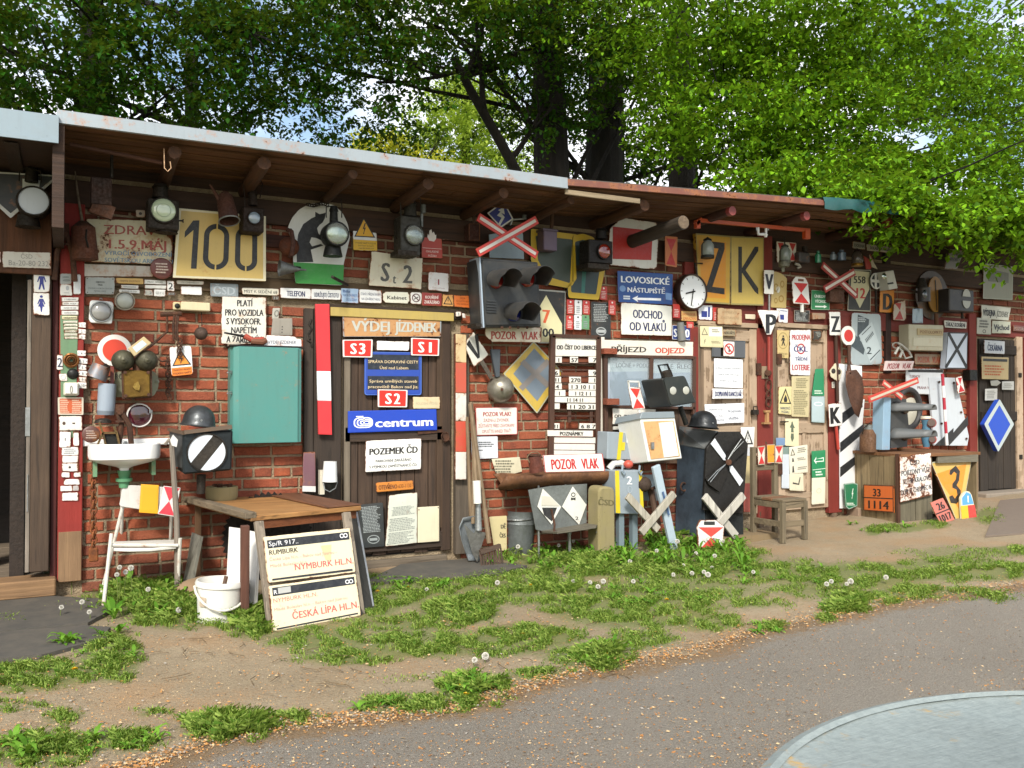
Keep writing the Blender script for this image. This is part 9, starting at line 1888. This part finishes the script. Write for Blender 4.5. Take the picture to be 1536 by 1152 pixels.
wz=[(x_,y_,rx_,ry_,n_,L_,u_)for x_,y_,rx_,ry_,n_,L_,u_ in((215,905,70,30,26,.14,.7),(150,970,60,22,14,.10,.5),(60,915,50,10,7,.09,.3),(1010,830,110,24,70,.13,.8),(880,830,70,16,26,.11,.7),(620,880,60,10,20,.09,.4),(710,1030,42,12,16,.09,.5),(905,990,36,14,10,.09,.6),(960,890,110,20,30,.08,.4),(1080,850,60,16,20,.09,.5),(1150,943,30,8,8,.08,.4),(1260,910,30,8,6,.08,.5),(60,1125,50,16,9,.09,.5),(180,1120,60,12,9,.08,.4),(360,940,30,10,7,.09,.6),(790,850,60,10,12,.10,.6),(1180,865,80,14,16,.07,.4),(300,830,24,20,8,.14,1.),(1330,793,60,6,9,.07,.5),(560,1060,30,8,6,.07,.4))]
for x_,y_,rx_,ry_,n_,L_,u_ in wz:
 for k in range(int(n_*(.6 if y_>868 else 1.2))):
  p=G(x_+rx_*random.uniform(-1,1),y_+ry_*random.uniform(-1,1))
  if p.y<-.03:p.z=gh(p.x,p.y);V,F=rosette(p,random.randint(6,10),L_*random.uniform(.45,.85),random.random(),u_);mw.add(V,F)
tag(obj('weeds',mw,WEED,recalc=False),kind='stuff')
FZ=NT('seed_down');tr_=FZ.n('ShaderNodeBsdfTransparent');mm_=FZ.n('ShaderNodeMixShader');mm_.inputs[0].default_value=.5;FZ.l(tr_.outputs[0],mm_.inputs[1]);FZ.l(FZ.b.outputs[0],mm_.inputs[2]);FZ.l(mm_.outputs[0],FZ.out.inputs[0]);FZ.b.inputs['Base Color'].default_value=(.75,.73,.66,1);FZ.b.inputs['Roughness'].default_value=1;FZ=FZ.m
STEM=paint('5d6b2e',0,.2,.6)
def flower(kind):
 t=thing('dandelion_'+kind,'dandelion','dandelion',Z3);H=1.0
 m=MB();m.tube([Vector((0,0,0)),Vector((.006,0,.5)),Vector((0,.004,1))],.0022,5);obj('stem',m,STEM,t,loc=Z3)
 m=MB();r=random.Random(3)
 if kind=='clock':
  for k in range(150):
   v=Vector((r.gauss(0,1),r.gauss(0,1),r.gauss(0,1))).normalized();s_=v.orthogonal().normalized();q_=v.cross(s_)
   m.add([v*.003,v*.019+s_*.005,v*.021,v*.019-s_*.005],[(0,1,2,3)]);m.add([v*.003,v*.019+q_*.005,v*.021,v*.019-q_*.005],[(0,1,2,3)])
 else:
  for k in range(60):
   a=k*2.4;e=.15+1.2*(k/60);v=Vector((math.cos(a)*math.cos(e),math.sin(a)*math.cos(e),math.sin(e)*.6));s_=Vector((-math.sin(a),math.cos(a),0))*.0028;m.add([s_*.5,v*.019+s_,v*.019-s_,-s_*.5],[(0,1,2,3)])
 h=obj('head',m,FZ if kind=='clock' else paint('d9b20e',0,.1),t,loc=(0,0,1),recalc=False);return t,list(t.children)
def plant(kind,spots,group,label):
 t,ch=flower(kind);first=True;spots=sorted(spots);cnt={}
 reg=lambda x,y:'among the weeds by the white folding chair' if x<300 and y<900 else 'beside the dark paving slabs' if x<300 else 'on the grass beyond the train route boards' if x<690 else 'on the lawn between door and road' if x<835 else 'in the weeds before the bench and crosses' if y<866 and x<1140 else 'on the open grass before the crosses' if x<1140 else 'by the road edge before the wooden chair'
 od='first second third fourth fifth sixth seventh eighth ninth tenth eleventh twelfth thirteenth fourteenth fifteenth sixteenth seventeenth eighteenth nineteenth twentieth'.split()
 for x,y,up in spots:
  p=G(x,y+up);p.z=gh(p.x,p.y);top=hz(p,y);L=max(.02,top-p.z)
  if not first:r=t.copy();COL.objects.link(r);cs=[c.copy()for c in ch];[COL.objects.link(c)for c in cs];[setattr(c,'parent',r)for c in cs]
  else:r=t;cs=ch;first=False
  r.location=p;g_=reg(x,y);cnt[g_]=cnt.get(g_,0)+1;r['label']='%s, %s %s'%(label,od[cnt[g_]-1],g_);r['group']=group;r['category']='dandelion';r.rotation_euler=(0,0,random.random()*6)
  for c in cs:
   if c.name.startswith('stem'):c.scale=(1,1,L)
   else:c.location=(0,0,L);c.scale=(random.uniform(.6,.95),)*3
clk=[(179,851,60),(188,858,50),(175,862,50),(196,852,55),(92,911,18),(123,903,18),(107,864,28),(134,918,16),(222,884,30),(268,915,14),(640,884,6),(746,874,8),(712,990,12),(728,984,10),(855,800,25),(860,812,18),(885,795,28),(930,786,34),(967,798,20),(1000,790,24),(1016,812,16),(1044,830,14),(1056,858,10),(1062,862,10),(1072,834,12),(1038,860,9),(1025,848,10),(885,874,8),(897,880,8),(905,872,9),(860,872,8),(1240,876,12),(1247,872,14),(1276,872,12),(1270,876,10),(1329,866,10),(950,872,8),(1130,858,8),(985,826,14),(1085,812,14),(945,842,10),(777,820,16),(838,818,16),(1010,862,7),(1068,852,8)]
plant('clock',clk,'dandelion seed heads in the grass','fluffy white dandelion seed head')
yel=[(219,918,6),(112,1006,6),(566,888,4),(612,882,4),(690,1030,6),(699,1043,5),(716,1028,6),(710,1026,6),(784,953,4),(796,878,5),(881,825,10),(1348,899,6),(975,838,6),(908,985,5),(1000,902,3)]
plant('flower',yel,'yellow dandelion flowers in the grass','open yellow dandelion flower')
# ---- litter: orange bud scales, straw and pebbles
def litter():
 V=[];n=0
 for i in range(30000):
  if i%3:x=rng.random()*1560-12;y=830+rng.random()**.8*330
  else:
   k=rng.integers(2,len(EDGEPX)-3);a,b=EDGEPX[k],EDGEPX[k+1];u=rng.random();x=a[0]+(b[0]-a[0])*u;y=a[1]+(b[1]-a[1])*u+rng.normal(-2,7)
  p=G(x,y)
  if p.y>-.05:continue
  L=(.003+.007*rng.random()**2)*(1 if i%3==0 or rng.random()<.3 else.45);w_=L*(.25+.5*rng.random());a=rng.random()*6.28;c,s=math.cos(a),math.sin(a);z=gh(p.x,p.y)+.009
  V+=[(p.x+c*L,p.y+s*L,z),(p.x-s*w_,p.y+c*w_,z+.003),(p.x-c*L,p.y-s*L,z+.001),(p.x+s*w_,p.y-c*w_,z)];n+=1
 F=np.arange(n*4).reshape(-1,4);t=NT('litter');geo=t.n('ShaderNodeNewGeometry');r=t.n('ShaderNodeValToRGB');cr=r.color_ramp;cr.interpolation='CONSTANT';cr.elements[0].color=(*lin('a3703c'),1);cr.elements[1].color=(*lin('c2a67c'),1);cr.elements[1].position=.8
 for p_,c_ in((.25,'b8854a'),(.45,'8a6a44'),(.6,'9a9388'),(.7,'6b6258')):e=cr.elements.new(p_);e.color=(*lin(c_),1)
 t.l(geo.outputs['Random Per Island'],r.inputs[0]);t.l(r.outputs[0],t.b.inputs['Base Color']);t.b.inputs['Roughness'].default_value=.9
 tag(npmesh('ground_litter',np.array(V),F,t.m),kind='stuff')
 mt=MB()
 for k in range(70):
  p=G(150+rng.random()*800,920+rng.random()*120);p.z=gh(p.x,p.y)+.012;a=rng.random()*6.28;L=.04+.10*rng.random();mt.tube([p,p+Vector((math.cos(a)*L*.5,math.sin(a)*L*.5,.004)),p+Vector((math.cos(a+.3)*L,math.sin(a+.3)*L,0))],.0018,4)
 tag(obj('twigs',mt,wood('8f7a58','5a4a34','x'),recalc=False),kind='stuff')
litter()
bpy.data.objects.remove(_to)
